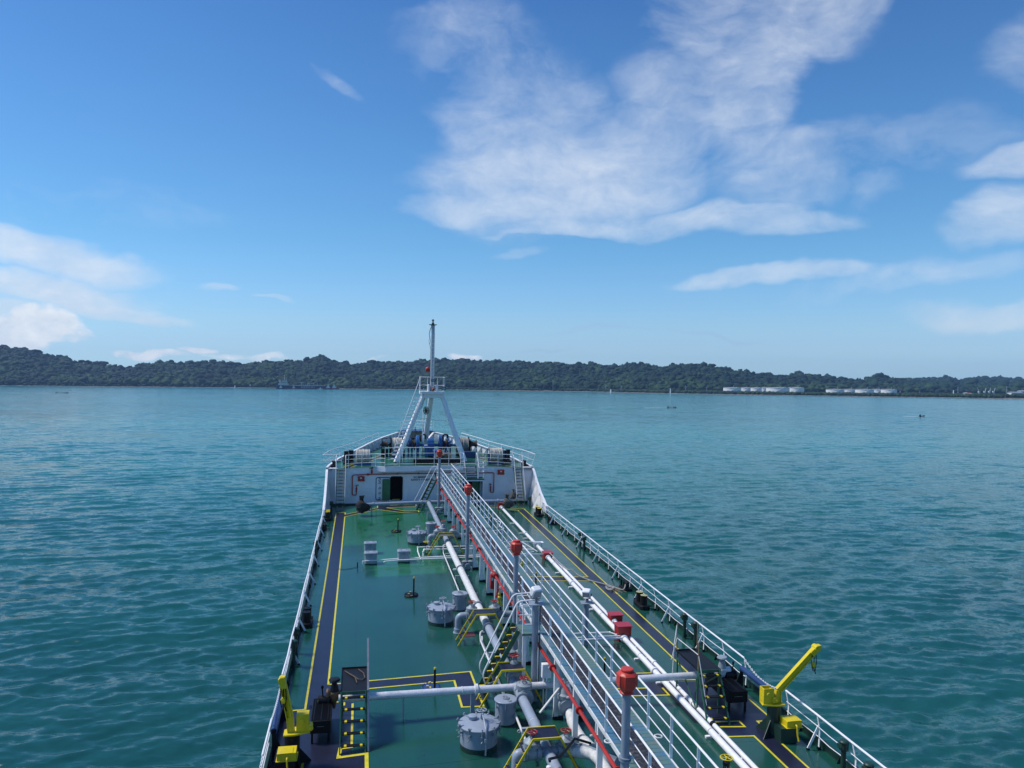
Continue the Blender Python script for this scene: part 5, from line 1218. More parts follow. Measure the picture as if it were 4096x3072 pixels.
for x, y in ((4.97, 64.55), (4.97, 65.65), (5.65, 65.65), (6.5, 65.65), (7.0, 65.65), (7.0, 64.55)): g.cyl((x, y, PT+.2), (x, y, PT+1.4), .028, 6)
for h in (.7, 1.4): g.tube([(4.97, 64.55, PT+h), (4.97, 65.65, PT+h), (7.0, 65.65, PT+h), (7.02, 64.5, PT+h)], .026, 6)
g.build('platform_rail', whited, ms)
g = MB()
for x in (5.86, 6.10): g.cyl((x, 64.78, PT+.3), (x, 64.78, 13.9), .018, 6)
z = PT+.6
while z < 13.9: g.cyl((5.86, 64.78, z), (6.10, 64.78, z), .014, 6); z += .33
g.build('mast_ladder', white, ms)
g = MB()
for k in range(17):
    f = .06+.92*k/17; c = Vector((3.03, 63.6, 3.1)).lerp(Vector((5.30, 65.0, PT)), f); g.box(c.x-.6, c.y-.36, c.z, c.x-.12, c.y-.2, c.z+.06)
g.tube([(3.55, 63.3, 3.1), (3.48, 63.2, 4.4), (5.1, 64.45, PT+.1)], .028, 6); g.tube([(2.82, 63.4, 4.2), (2.85, 63.4, 4.35), (4.95, 64.5, PT+1.4)], .034, 7); g.tube([(2.84, 63.4, 4.3), (3.4, 63.3, 4.0)], .018, 6); g.build('leg_ladder', white, ms)
g = MB(); g.cyl((3.0, 70.6, 6.6), (8.6, 66.0, 6.6), .02, 5) if False else g.tube([(4.45, 64.5, 6.75), (5.9, 67.8, 6.45), (7.6, 64.4, 6.35)], .022, 6)
g.build('stay_bar', white, ms)
g = MB(); g.lathe([(.1, 14.5), (.34, 14.56), (.35, 14.6), (.1, 14.62), (.1, 14.68), (.12, 14.7), (.12, 14.73)], (5.96, 65, 0), 16); g.build('lamp_base', brown, ms)
g = MB(); g.lathe([(.075, 14.73), (.075, 14.93)], (5.96, 65, 0), 12); g.build('lamp_glass', glassd, ms)
g = MB(); g.lathe([(.11, 14.93), (.11, 14.98), (.04, 15.03)], (5.96, 65, 0), 12); g.build('lamp_top', black, ms)
g = MB(); g.tube([(5.8, 64.9, 14.4), (5.70, 64.85, 14.0), (5.66, 64.8, 13.6), (5.76, 64.8, 13.2), (5.7, 64.8, 12.9), (5.8, 64.83, 12.5), (5.79, 64.85, 11.5), (5.78, 64.85, 9.2)], .018, 5); g.tube([(5.75, 64.85, 14.3), (5.62, 64.8, 13.8), (5.72, 64.8, 13.5), (5.62, 64.8, 13.2), (5.76, 64.8, 12.7)], .013, 5); g.build('cable', canvas, ms)
g = MB(); g.ball((5.62, 65.25, 10.8), .24, (.9, .9, 1), 14); g.build('red_buoy_lamp', red, ms)
for x, z, y in ((5.22, PT+.62, 64.45), (6.93, PT+.47, 64.45), (6.05, PT+1.15, 64.6)):
    g = MB(); g.box(x-.17, y, z-.1, x+.17, y+.14, z+.12, 0); g.box(x-.13, y-.01, z-.06, x+.13, y-.001, z+.08, 1); g.cyl((x, y+.07, z-.26), (x, y+.07, z-.1), .02, 6, 2); g.build('mast_light', [black, glassd, white], ms)
g = MB(); g.lathe([(.06, -.2), (.14, 0), (.11, .001), (.05, .1)], (6.03, 64.5, PT+.38), 16, 'Y'); g.build('horn', paint('horn_red', (.25, .04, .02), .4), ms)
g = MB(); g.tube([(5.4, 64.9, PT-.35), (5.2, 64.8, PT-.9), (5.05, 64.75, PT-1.3)], .02, 5); g.tube([(5.5, 64.8, PT-.35), (5.5, 64.8, PT-.9)], .015, 5); g.build('cable', canvas, ms)
# day-signal basket hanging under the platform, and its pole
db = thing('signal_basket', (5.5, 64.9, 7.5), 'round dark wire signal basket hanging below the mast platform', 'signal ball')
g = MB()
for k in range(6): 
    a = PI*k/6; pts = [(5.5+.25*math.cos(a)*math.sin(u), 64.8+.25*math.sin(a)*math.sin(u), 7.35+.33*math.cos(u)) for u in [2*PI*i/18 for i in range(18)]]; g.tube(pts, .012, 4, closed=True)
for h in (-.2, 0, .2): g.ring((5.5, 64.8, 7.35+h), math.sqrt(.25**2*(1-(h/.33)**2)), .014, 'Z', 16, 4)
g.ball((5.5, 64.8, 7.35), .12, (1, 1, 1.6), 8); g.build('wire_cage', canvas, db)
g = MB(); g.cyl((5.5, 64.8, 7.7), (5.5, 64.8, 8.4), .012, 5); g.cyl((5.5, 68.2, fz(5.5, 68)), (5.52, 68.0, 7.3), .05, 8); g.build('hanging_line', white, db)

# ------------------------------------------------------------------ windlass and mooring winches
ZF = 3.12
wd = thing('windlass', (6.1, 68.3, ZF), 'big blue anchor windlass with three round gear cases between the mast legs', 'windlass')
def gear(x, y, zc, R_, w, g): g.lathe([(R_*.92, -w/2), (R_, -w/2+.03), (R_, w/2-.03), (R_*.92, w/2)], (x, y, zc), 24, 'X'); g.lathe([(.1, -w/2-.06), (.12, w/2+.06)], (x, y, zc), 10, 'X')
for xg in (5.08, 7.1): g = MB(); gear(xg, 68.2, ZF+1.1, .72, .26, g); g.box(xg-.11, 67.7, ZF, xg+.11, 68.8, ZF+.9); g.build('gear_case', blue, wd)
g = MB(); g.box(5.86, 66.9, ZF+.1, 6.46, 68.3, ZF+1.25); g.lathe([(.33, -.3), (.36, -.27), (.36, .27), (.33, .3)], (6.16, 67.6, ZF+1.25), 18, 'X'); g.box(5.62, 66.75, ZF, 5.8, 66.95, ZF+.85); g.box(5.55, 66.7, ZF+.85, 6.0, 67.3, ZF+1.0); g.lathe([(.18, 0), (.2, .05), (.2, .5), (.14, .55)], (6.3, 66.5, ZF+.55), 12, 'X'); g.build('motor_case', blue, wd, bevel=.02)
g = MB(); g.cyl((4.0, 68.2, ZF+.95), (8.6, 68.2, ZF+.95), .09, 12); g.cyl((5.2, 67.8, ZF+1.0), (6.9, 67.8, ZF+1.0), .12, 12); g.build('shaft', blue, wd)
g = MB()
for x in (4.25, 4.55, 7.55, 7.9): g.box(x, 67.6, ZF, x+.09, 68.8, ZF+1.1)
for x in (4.3, 7.7): g.lathe([(.3, -.12), (.42, -.1), (.42, .1), (.3, .12)], (x+.1, 68.2, ZF+1.15), 18, 'X')
g.build('frame', blued, wd)
g = MB(); 
for x in (4.7, 7.5): g.lathe([(.5, -.16), (.5, -.11), (.34, -.1), (.34, .1), (.5, .11), (.5, .16)], (x, 68.2, ZF+.98), 18, 'X')
for x in (5.4, 7.35, 7.4): g.tube(fil([(x, 68.6, ZF+1.2), (x, 68.6, ZF+1.85), (x+.42, 68.6, ZF+1.85), (x+.42, 68.6, ZF+1.45)], .2), .07, 8)
g.build('chain_wheel', brown, wd)
g = MB(); g.box(5.6, 67.0, ZF+1.02, 6.0, 67.25, ZF+1.07); g.build('white_plate', white, wd)
g = MB()
for x in (4.1, 7.9): g.ball((x, 67.7, ZF+1.3), .14, (1.3, 1, .8), 8); g.cyl((x-.1, 67.5, ZF+1.0), (x+.2, 67.5, ZF+1.5), .04, 6)
for x in (7.0, 7.35, 7.6): g.lathe([(.1, 0), (.13, .1), (.12, .5), (.05, .6)], (x, 67.0, ZF), 10)
g.build('brake_gear', blue, wd)
g = MB()
for k in range(40): g.ball((6.6+random.uniform(0, 1.2), 66.3+random.uniform(-.3, .3), ZF+.05+random.uniform(0, .45)), random.uniform(.06, .12), n=6)
single(g, 'rope_heap', paint('tan_rope', (.28, .23, .16), .9, .35, 0, sc=6, bump=1), 'heap of tan rope on deck behind the red cap of the farthest vent post', 'rope', origin=(7.2, 66.3, ZF))
g = MB(); g.box(4.4, 62.6, fz(5, 62)+.0, 8.3, 63.3, fz(5, 62)+.42); single(g, 'deck_coaming', black, 'low black box coaming across the middle of the forecastle behind the railing', 'coaming', origin=(6, 63, 3.1))
def coil(xa, xb, y, z, R_, label, mat, n=11, nm='rope_coil', parent=None, r_=.06):
    g = MB(); P = []; w = (xb-xa)/n
    prof = [(R_*.72, 0)]
    for k in range(n):
        x0 = k*w; h = R_*random.uniform(.95, 1.04)
        for u in (.0, .2, .4, .6, .8): prof.append((h-.10+.12*math.sin(PI*(u+.1)), x0+w*u))
    prof.append((R_*.72, xb-xa))
    g.lathe(prof, (xa, y, z), 26, 'X')
    g.v = [(v[0]+random.uniform(-.008, .008), v[1]+random.uniform(-.012, .012), v[2]+random.uniform(-.012, .012)) for v in g.v]
    return g.build(nm, mat, parent, sharp=60)
def mwinch(xa, xb, xh0, xh1, s, label):
    y, zc = 68.0, ZF+.98; t = thing('mooring_winch', ((xa+xb)/2, y, ZF), label, 'mooring winch', 'mooring winches on the forecastle')
    coil(xa, xb, y, zc, .66, '', rope if s < 0 else greyrope, 8, parent=t)
    g = MB()
    for x in (xa-.05, xb+.01): g.lathe([(.74, 0), (.74, .04)], (x, y, zc), 24, 'X')
    g.cyl((min(xa, xh0)-.1, y, zc), (max(xb, xh1)+.1, y, zc), .08, 10); g.build('drum_flange', black, t)
    g = MB(); L = xh1-xh0
    g.lathe([(.34, 0), (.34, .05), (.25, .12), (.22, L*.5), (.26, L-.12), (.36, L-.04), (.36, L)], (xh0, y, zc+.1), 20, 'X'); g.build('warping_head', brown, t)
    g = MB(); xo = xa-.16 if s < 0 else xb+.08
    g.prism([(xo, y-.55, ZF-.02), (xo, y+.6, ZF-.02), (xo, y+.35, zc+.2), (xo, y-.3, zc+.2)], (.1, 0, 0)); xi = xb+.1 if s < 0 else xa-.2
    g.prism([(xi, y-.55, ZF-.02), (xi, y+.6, ZF-.02), (xi, y+.35, zc+.2), (xi, y-.3, zc+.2)], (.1, 0, 0)); g.box(min(xa, xi), y-.75, ZF-.02, max(xb, xi), y-.6, ZF+.35); g.build('frame', black, t)
    g = MB(); g.box(xa+.1 if s < 0 else xa+.2, y-1.6, ZF-.02, xb-.2 if s < 0 else xb+.45, y-.9, ZF+.55); g.build('foundation', blued, t, bevel=.03)
    return t
mwinch(2.78, 3.75, 1.92, 2.5, -1, 'mooring winch with a thick white rope drum left of the blue windlass')
mwinch(8.75, 9.58, 9.75, 10.32, 1, 'mooring winch with a grey rope drum and brown head right of the windlass')
g = MB(); g.tube(fil([(1.95, 68.4, ZF), (1.95, 68.4, 4.6), (2.75, 68.4, 4.7), (2.75, 68.4, ZF)], .15), .035, 7); g.box(1.9, 67.2, ZF, 2.5, 67.6, ZF+.7)
single(g, 'guard_frame', black, 'black bent guard frame behind the brown head of the left mooring winch', 'guard frame', origin=(2.3, 68.2, ZF))
g = MB(); g.tube(fil([(2.9, 69.5, ZF+1.7), (3.3, 69.4, ZF+1.9), (3.75, 69.3, ZF+1.7), (3.7, 69.3, ZF+1.2)], .2), .08, 8)
def reel(xa, xb, y, zc, label, mat, s):
    t = thing('rope_reel', ((xa+xb)/2, y, ZF-.1), label, 'rope reel', 'rope reels at the aft edge of the forecastle')
    coil(xa, xb, y, zc, .56, '', mat, 10, parent=t); zb = fz(xa, y)
    g = MB()
    for x in (xa-.08, xb+.04): 
        g.prism([(x, y-.35, zb-.02), (x, y+.4, zb-.02), (x, y+.12, zc+.1), (x, y-.12, zc+.1)], (.04, 0, 0)); g.ring((x+.02, y, zc), .58 if s > 0 else .3, .025, 'X', 20, 5)
    g.box(xa-.08, y-.42, zb, xb+.08, y-.36, zb+.2); g.cyl((xa-.15, y, zc), (xb+.15, y, zc), .05, 8)
    g.build('stand', blue if s < 0 else blued, t)
reel(-.22, .92, 63.5, 3.68, 'reel of white mooring rope at the port end of the forecastle edge', rope, -1)
reel(10.76, 11.84, 63.5, 3.78, 'reel of white mooring rope at the starboard end of the forecastle edge', rope, 1)
def fboll(x, y, label):
    z = fz(x, y); t = thing('mooring_bitt', (x, y, z), label, 'bollard', 'black bollards on the forecastle')
    for dx, dy in ((-.18, -.3), (.2, .35)):
        g = MB(); g.lathe([(.19, z-.02), (.19, z+.95), (.21, z+.96), (.21, z+1.02), (.18, z+1.03)], (x+dx, y+dy, 0), 18); g.build('post', black, t)
    g = MB(); g.box(x-.42, y-.65, z-.02, x+.44, y+.7, z+.14); g.build('base', black, t, bevel=.02)
fboll(-.82, 64.6, 'pair of tall black bollards at the port side of the forecastle')
fboll(12.5, 65.0, 'pair of tall black bollards at the starboard side of the forecastle')
g = MB(); g.lathe([(.3, 0), (.3, .3), (.2, .35)], (4.1, 77.5, 3.3), 14); g.tube(fil([(4.3, 76.9, 3.3), (4.3, 76.9, 4.0), (4.6, 76.9, 4.1)], .1), .07, 8)
single(g, 'deck_fitting', dgreen, 'small dark green fitting near the port bow bulwark', 'deck fitting', origin=(4.1, 77.5, 3.3))

for o in SHIPPARTS:
    if o.parent is None:
        o.matrix_world = SHIP @ Matrix.Translation(o.location) @ Matrix.Rotation(o.rotation_euler.z, 4, 'Z')

# =================================================================== far surroundings (world frame, sea level z = 0)
FPX, CPX, CPY = 3078., 2048., 1536.
def wdir(px, py): return CAMROT @ Vector((px-CPX, -(py-CPY), -FPX))
def wx(px, Y, py=1530): d = wdir(px, py); return d.x/d.y*Y
def wz(px, py, Y): d = wdir(px, py); return SEA + d.z/d.y*Y
def lerpT(T, x):
    if x <= T[0][0]: return T[0][1]
    for (a, b), (c, d) in zip(T, T[1:]):
        if x <= c: return b+(d-b)*(x-a)/(c-a)
    return T[-1][1]
SHORE = [(-1400,1640),(0,1625),(400,1620),(900,1610),(1300,1560),(1850,1515),(2300,1400),(2700,1195),(3200,1070),(3700,985),(4096,905),(5600,760)]
OFFR = [(-1400,330),(0,330),(1300,330),(2300,380),(2900,520),(3300,650),(3420,700),(3600,760),(3700,1350),(4096,1500),(5600,1600)]
PLAIN = [(-1400,10),(1300,15),(1900,30),(2400,70),(2800,160),(3300,330),(3700,480),(5600,500)]
SKY_ = [(-1400,1400),(-600,1380),(0,1393),(63,1393),(127,1400),(177,1418),(253,1430),(285,1442),(316,1452),(475,1466),(513,1475),(554,1463),(633,1450),(696,1456),(759,1449),(886,1449),(968,1458),(1027,1449),(1139,1449),(1199,1447),(1244,1438),(1260,1428),(1289,1423),(1312,1436),(1350,1446),(1402,1460),(1429,1453),(1491,1452),(1670,1447),(1736,1442),(1858,1435),(1905,1445),(2093,1449),(2240,1454),(2408,1460),(2449,1466),(2517,1458),(2585,1458),(2634,1472),(2680,1464),(2745,1455),(2815,1463),(2897,1472),(2936,1483),(2990,1489),(3022,1497),(3098,1499),(3147,1502),(3193,1491),(3220,1497),(3315,1506),(3342,1514),(3397,1521),(3457,1522),(3488,1508),(3516,1501),(3548,1509),(3579,1517),(3652,1519),(3693,1514),(3796,1514),(3834,1522),(3897,1515),(3973,1513),(4096,1519),(4600,1520),(5600,1530)]
CROWN = 8.0
def ground_at(u, s):
    """u = bearing (photo pixel column), s = metres behind the waterline -> x, y, z"""
    ys = lerpT(SHORE, u); pl = lerpT(PLAIN, u); rd = lerpT(OFFR, u); y = ys+s
    zr = max(12, wz(u, lerpT(SKY_, u), ys+rd)-CROWN); d = wdir(u, 1530); x = d.x/d.y*y
    if s < 0: z = s*.06
    elif s < 14: z = s*.09
    elif s < pl: z = 1.26+.4*(s-14)/max(1, pl-14)
    else:
        f = (s-pl)/(rd-pl)
        if f <= 1:
            n = mnoise.noise(Vector((x*.008, y*.008, 3))); k = f+.22*n*math.sin(PI*f); k = max(0, min(1, k)); z = 1.7+(zr-1.7)*(k**.85*.9+.1*k*k)
        else: z = zr*max(.2, 1-.5*(f-1)**1.2*1.0)
    return x, y, z
us = list(range(-1400, 5601, 14)); SS = [-30, 0, 6, 14]+[14+k*8 for k in range(1, 9)]+[78+k*16 for k in range(1, 34)]+[606+60*k for k in range(1, 26)]
mb = MB()
for u in us:
    for s in SS: mb.v.append(ground_at(u, s))
n = len(SS)
for i in range(len(us)-1):
    for j in range(n-1): a = i*n+j; mb.f.append((a, a+n, a+n+1, a+1)); mb.m.append(0)
hm = bpy.data.materials.new('hill_ground'); t = nt(hm); p = N(t, 'ShaderNodeBsdfPrincipled'); o = N(t, 'ShaderNodeOutputMaterial'); t.links.new(p.outputs[0], o.inputs[0])
geo = N(t, 'ShaderNodeNewGeometry').outputs['Position']; sp = N(t, 'ShaderNodeSeparateXYZ'); t.links.new(geo, sp.inputs[0])
grn = mixc(t, mapr(t, noise(t, geo, .02, 5), .4, .6), (.016, .035, .014), (.035, .065, .022)); snd = mixc(t, mapr(t, noise(t, geo, .15, 5), .35, .65), (.09, .085, .07), (.24, .22, .18))
t.links.new(mixc(t, mapr(t, sp.outputs[2], .9, 1.25), snd, grn), p.inputs['Base Color']); p.inputs['Roughness'].default_value = .95
struct(mb, 'hills', hm, ship=False, origin=(0, 1500, 0))

# forest: crowns of leaf clumps merged in one mass
def ico(sub):
    t_ = (1+5**.5)/2; V = [(-1,t_,0),(1,t_,0),(-1,-t_,0),(1,-t_,0),(0,-1,t_),(0,1,t_),(0,-1,-t_),(0,1,-t_),(t_,0,-1),(t_,0,1),(-t_,0,-1),(-t_,0,1)]
    V = [Vector(v).normalized() for v in V]; Fc = [(0,11,5),(0,5,1),(0,1,7),(0,7,10),(0,10,11),(1,5,9),(5,11,4),(11,10,2),(10,7,6),(7,1,8),(3,9,4),(3,4,2),(3,2,6),(3,6,8),(3,8,9),(4,9,5),(2,4,11),(6,2,10),(8,6,7),(9,8,1)]
    for _ in range(sub):
        C = {}; NF = []
        def mid(a, b):
            k = (min(a, b), max(a, b))
            if k not in C: V.append(((V[a]+V[b])/2).normalized()); C[k] = len(V)-1
            return C[k]
        for a, b, c in Fc: ab, bc, ca = mid(a, b), mid(b, c), mid(c, a); NF += [(a,ab,ca),(b,bc,ab),(c,ca,bc),(ab,bc,ca)]
        Fc = NF
    return np.array([tuple(v) for v in V]), np.array(Fc)
IV, IF = ico(1)
VAR = []
for k in range(12):
    off = Vector((k*7.3, 0, 0)); d = np.array([1+.55*mnoise.noise(Vector(v)*1.3+off)+.60*mnoise.noise(Vector(v)*3.4+off) for v in IV]); w = IV*d[:, None]; w[:, 2] = np.where(w[:, 2] < 0, w[:, 2]*.6, w[:, 2]); VAR.append(w)
def crowns(items, name, mats, label=None, cat=None, kind='stuff'):
    """items: x, y, z, rxy, rz, tint"""
    n = len(items); nv, nf = len(IV), len(IF); Vv = np.empty((n*nv, 3)); Ff = np.empty((n*nf, 3), dtype=np.int64); T = np.empty(n*nv)
    for i, (x, y, z, rx, rz, ti) in enumerate(items):
        a = random.uniform(0, 6.28); c, s = math.cos(a), math.sin(a); v = VAR[random.randrange(12)]
        Vv[i*nv:(i+1)*nv, 0] = (v[:, 0]*c-v[:, 1]*s)*rx+x; Vv[i*nv:(i+1)*nv, 1] = (v[:, 0]*s+v[:, 1]*c)*rx+y; Vv[i*nv:(i+1)*nv, 2] = v[:, 2]*rz+z
        Ff[i*nf:(i+1)*nf] = IF+i*nv; T[i*nv:(i+1)*nv] = ti
    me = bpy.data.meshes.new(name); me.vertices.add(n*nv); me.vertices.foreach_set('co', Vv.ravel()); me.loops.add(n*nf*3); me.loops.foreach_set('vertex_index', Ff.ravel().astype(np.int32))
    me.polygons.add(n*nf); me.polygons.foreach_set('loop_start', np.arange(0, n*nf*3, 3, dtype=np.int32)); me.polygons.foreach_set('loop_total', np.full(n*nf, 3, dtype=np.int32)); me.update(calc_edges=True)
    at = me.attributes.new('tint', 'FLOAT', 'POINT'); at.data.foreach_set('value', T.astype(np.float32)); me.materials.append(mats)
    ob = bpy.data.objects.new(name, me); COL.objects.link(ob)
    if kind: ob['kind'] = kind
    return tag(ob, label, cat)
leaf = bpy.data.materials.new('forest_leaves'); t = nt(leaf); p = N(t, 'ShaderNodeBsdfPrincipled'); o = N(t, 'ShaderNodeOutputMaterial'); t.links.new(p.outputs[0], o.inputs[0])
at_ = N(t, 'ShaderNodeAttribute', attribute_name='tint'); geo = N(t, 'ShaderNodeNewGeometry').outputs['Position']
c = mixc(t, mapr(t, at_.outputs['Fac'], 0, .5), (.005, .020, .015), (.012, .042, .022)); c = mixc(t, mapr(t, at_.outputs['Fac'], .5, 1), c, (.045, .092, .030))
c = mixc(t, mapr(t, noise(t, geo, .45, 4, .7), .5, .7, 0, .5), c, (.010, .028, .012)); t.links.new(c, p.inputs['Base Color']); p.inputs['Roughness'].default_value = .8; p.inputs['Specular IOR Level'].default_value = .25
bn = N(t, 'ShaderNodeBump'); bn.inputs['Strength'].default_value = 1; bn.inputs['Distance'].default_value = 1.2; t.links.new(noise(t, geo, .9, 3, .7), bn.inputs['Height']); t.links.new(bn.outputs[0], p.inputs['Normal'])
items = []
u = -1300.0
while u < 5500:
    ys = lerpT(SHORE, u); rd = lerpT(OFFR, u); pl = lerpT(PLAIN, u); far_ = u > 3620
    s = max(pl, 12)+random.uniform(0, 6)
    smax = rd+26
    while s < smax:
        x, y, z = ground_at(u+random.uniform(-9, 9), s); f = (s-pl)/max(1, rd-pl)
        r_ = random.uniform(2.6, 6.2)*(1.25 if far_ else 1)*(1.55 if random.random() < .10 else 1)
        vr = mnoise.noise(Vector((x*.012, y*.012, 9)))
        ti = .24+.50*random.random()**2+.55*vr+max(0, .30*(1-f*2.5)); 
        if random.random() < .03: ti += .3
        items.append((x, y, z+r_*random.uniform(.5, .95)+(3 if random.random() < .06 else 0), r_, r_*random.uniform(.6, .9), max(0, min(1, ti))))
        if f > .02 and not far_: items.append((x+random.uniform(-.6, .6)*r_, y-random.uniform(0, .7)*r_, z+r_*random.uniform(.9, 1.35), r_*random.uniform(.35, .55), r_*random.uniform(.25, .4), max(0, min(1, ti+random.uniform(-.15, .3)))))
        s += r_*random.uniform(1.15, 1.9)*(1.5 if far_ and f < .85 else 1)
    u += (random.uniform(5.0, 7.0)*1620/3078/.6)*3078/ys/1.35*(1.3 if far_ else 1)
crowns(items, 'forest', leaf)
# low coastal trees and mangroves
items = []
u = -1300.0
while u < 5500:
    pl = lerpT(PLAIN, u); s = 9+random.uniform(0, 4); dep = 20 if u < 1500 else max(24, min(pl*.85, 200))
    while s < dep:
        x, y, z = ground_at(u+random.uniform(-8, 8), s); r_ = random.uniform(1.6, 3.6)*(.75 if 2880 < u < 3600 and s > 18 else 1); bare = mnoise.noise(Vector((x*.015, y*.02, 30)))
        if bare > -.32: items.append((x, y, z+r_*.55, r_, r_*random.uniform(.55, .85), max(.0, min(1, .42+.45*random.random()+.3*bare))))
        s += r_*random.uniform(1.4, 2.6)*(1.0 if s < 60 else 1.8)
    u += random.uniform(5, 9)*(1.0 if u > 1500 else .9)
crowns(items, 'coastal_trees', leaf)
# single big trees that stand out against the sky
barkm = paint('bark', (.06, .05, .04), .9, .3)
def lone_tree(px, py, w, label, umb=True):
    rd = lerpT(OFFR, px); ys = lerpT(SHORE, px); Y = ys+rd; x = wx(px, Y); zt = wz(px, py, Y); zg = ground_at(px, rd)[2]+2
    wm = w*Y/FPX; t = thing('tree', (x, Y, zg), label, 'tree', 'big trees standing out on the ridge', ship=False)
    g = MB(); g.tube([(x, Y, zg-3), (x+.4, Y, (zg+zt)/2), (x, Y, zt-wm*.22)], [.9, .7, .4], 7)
    for k in range(4): a = random.uniform(-1, 1); g.tube([(x, Y, zg+(zt-zg)*.4), (x+a*wm*.35, Y+random.uniform(-2, 2), zt-wm*.15)], [.4, .15], 5)
    g.build('trunk', barkm, t)
    it = [(x+random.uniform(-.4, .4)*wm, Y+random.uniform(-.3, .3)*wm, zt-wm*.16-random.uniform(0, .12)*wm-(.0 if umb else random.uniform(0, .3)*wm), wm*random.uniform(.12, .2), wm*random.uniform(.08, .14), random.uniform(.1, .5)) for _ in range(22)]
    cr = crowns(it, 'crown', leaf, kind=None); cr.parent = t; cr.location = (-x, -Y, -zg)
    return t
for px, py, w, lb in ((148, 1398, 24, 'flat topped tree on the shoulder of the tall hill at the far left'), (238, 1418, 22, 'small ragged tree on the slope below the tall left hill'), (340, 1437, 42, 'broad umbrella shaped tree on the ridge, left one of two'), (398, 1442, 52, 'broad umbrella shaped tree on the ridge, right one of two'), (517, 1462, 18, 'small lone tree in the dip of the ridge at left'),
                      (633, 1446, 26, 'rounded tree topping the ridge right of the dip'), (757, 1442, 30, 'rounded tree midway between the dip and the far tanker'), (1118, 1442, 26, 'flat tree on the ridge above the far tanker, left of its neighbour'), (1148, 1437, 28, 'umbrella tree on the ridge above the far tanker'), (2520, 1452, 22, 'tall round tree on the ridge above the white cone beacon'),
                      (2588, 1452, 18, 'flat tree on the ridge just right of the one above the cone beacon'), (2958, 1475, 20, 'flat topped tree on the ridge above the first white tanks'), (3736, 1508, 14, 'square looking tree on the distant right ridge, left of two'), (3796, 1508, 18, 'round tree on the distant right ridge, right of two')): lone_tree(px, py, w, lb)
# bare earth patches on the right hills
sandm = paint('bare_earth', (.50, .40, .30), .9, .15, 0)
def earth(px, py, w, h, label):
    Y = lerpT(SHORE, px)+lerpT(OFFR, px)*.80; x = wx(px, Y); z = wz(px, py, Y); W_ = w*Y/FPX/2; H_ = h*Y/FPX
    g = MB(); g.lathe([(1, 0), (.9, .45), (.6, .85), (.25, 1), (.02, 1.03)], (0, 0, 0), 16); g.v = [(x+v[0]*W_+random.uniform(-.8, .8), Y-25+v[1]*14, z-H_*.6+v[2]*H_*1.2+random.uniform(-.4, .4)) for v in g.v]
    single(g, 'bare_earth', sandm, label, 'bare earth', 'bare patches on the right hills', ship=False, origin=(x, Y-10, z))
earth(4030, 1531, 28, 10, 'large pale bare earth patch high on the hill at the far right'); earth(3903, 1537, 17, 6, 'small orange bare earth patch left of the large pale one'); earth(3872, 1535, 18, 4, 'thin pale streak of bare earth on the right hill')

# storage tanks
tankm = paint('tank_white', (.93, .92, .87), .5, .06, .04, sc=.2, bump=0, dirtamt=.1)
tnames = ['first tank from the left in the left tank group', 'second tank from the left in the left tank group', 'third tank from the left in the left tank group', 'small partly hidden tank between third and big tank of the left group', 'widest tank of the left group', 'last tank at the right end of the left group',
          'first tank from the left in the right tank group', 'second tank in the right tank group', 'third and widest tank of the right group', 'narrow tank partly hidden in the right group', 'last tank at the right end of the right group']
for k, (a, b, yo) in enumerate(((2895, 2963, 170), (2963, 3006, 215), (3004, 3046, 190), (3044, 3069, 235), (3067, 3156, 165), (3155, 3215, 205), (3306, 3376, 160), (3372, 3425, 200), (3423, 3494, 165), (3490, 3530, 215), (3526, 3586, 180))):
    pc = (a+b)/2; Y = lerpT(SHORE, pc)+yo; R_ = (b-a)/2*Y/FPX*1.10; x = wx(pc, Y); h = wz(pc, 1550 if k < 6 else 1557, Y)
    t = thing('storage_tank', (x, Y, 1), 'white oil '+tnames[k], 'storage tank', 'white storage tanks on the far shore', ship=False)
    g = MB(); g.lathe([(R_, 0), (R_, h), (R_*.2, h+.3), (.05, h+.4)], (x, Y, 0), 40); sh = g.build('shell', tankm, t)
    g = MB(); g.lathe([(R_+.15, h-.8), (R_+.35, h-.75), (R_+.35, h-.35), (R_+.15, h-.3)], (x, Y, 0), 40, caps=False); g.lathe([(R_+.2, h+.9), (R_+.2, h+1.05)], (x, Y, 0), 40, caps=False); g.build('rim', paint('tank_rim', (.10, .09, .08), .6) if k == 0 else bpy.data.materials['tank_rim'], sh)
    g = MB()
    P = [(x+(R_+.5)*math.cos(R(-150+i*6)), Y+(R_+.5)*math.sin(R(-150+i*6)), .8+(h-1)*i/10) for i in range(11)]; g.tube(P, .35, 4); g.cyl((x-R_*.3, Y-R_*.9, h), (x-R_*.3, Y-R_*.9, h+4), .2, 5); g.build('stairway', whited, t)

# the far tanker with its tugs
YT = 1487.; hx0, hx1 = wx(1105, YT), wx(1339, YT)
navy = paint('tanker_navy', (.012, .014, .05), .5, .15, .05, sc=.1, bump=0); rustred = paint('boot_red', (.30, .035, .03), .6, .2, 0, sc=.2, bump=0); cream = paint('cream_house', (.68, .62, .50), .5, .1, .05, sc=.3, bump=0)
tk = thing('far_tanker', ((hx0+hx1)/2, YT, 0), 'dark blue tanker with white letters moored at the far shore', 'tanker ship', ship=False)
L = hx1-hx0; g = MB(); BH = 9
sec = [(0, 6.6, 4), (.03, 6.8, BH), (.5, 5.6, BH), (.86, 6.2, BH), (.95, 7.4, 5), (1.0, 8.0, .6)]; vs = []
for f, hh, bb in sec:
    xx = hx0+L*f; vs += [(xx-(2 if f > .9 else 0), YT-bb*.8, -1), (xx, YT-bb, 1.2), (xx+(1.2 if f > .9 else 0), YT-bb, hh), (xx+(1.2 if f > .9 else 0), YT+bb, hh), (xx, YT+bb, 1.2), (xx, YT+bb*.8, -1)]
fs = []
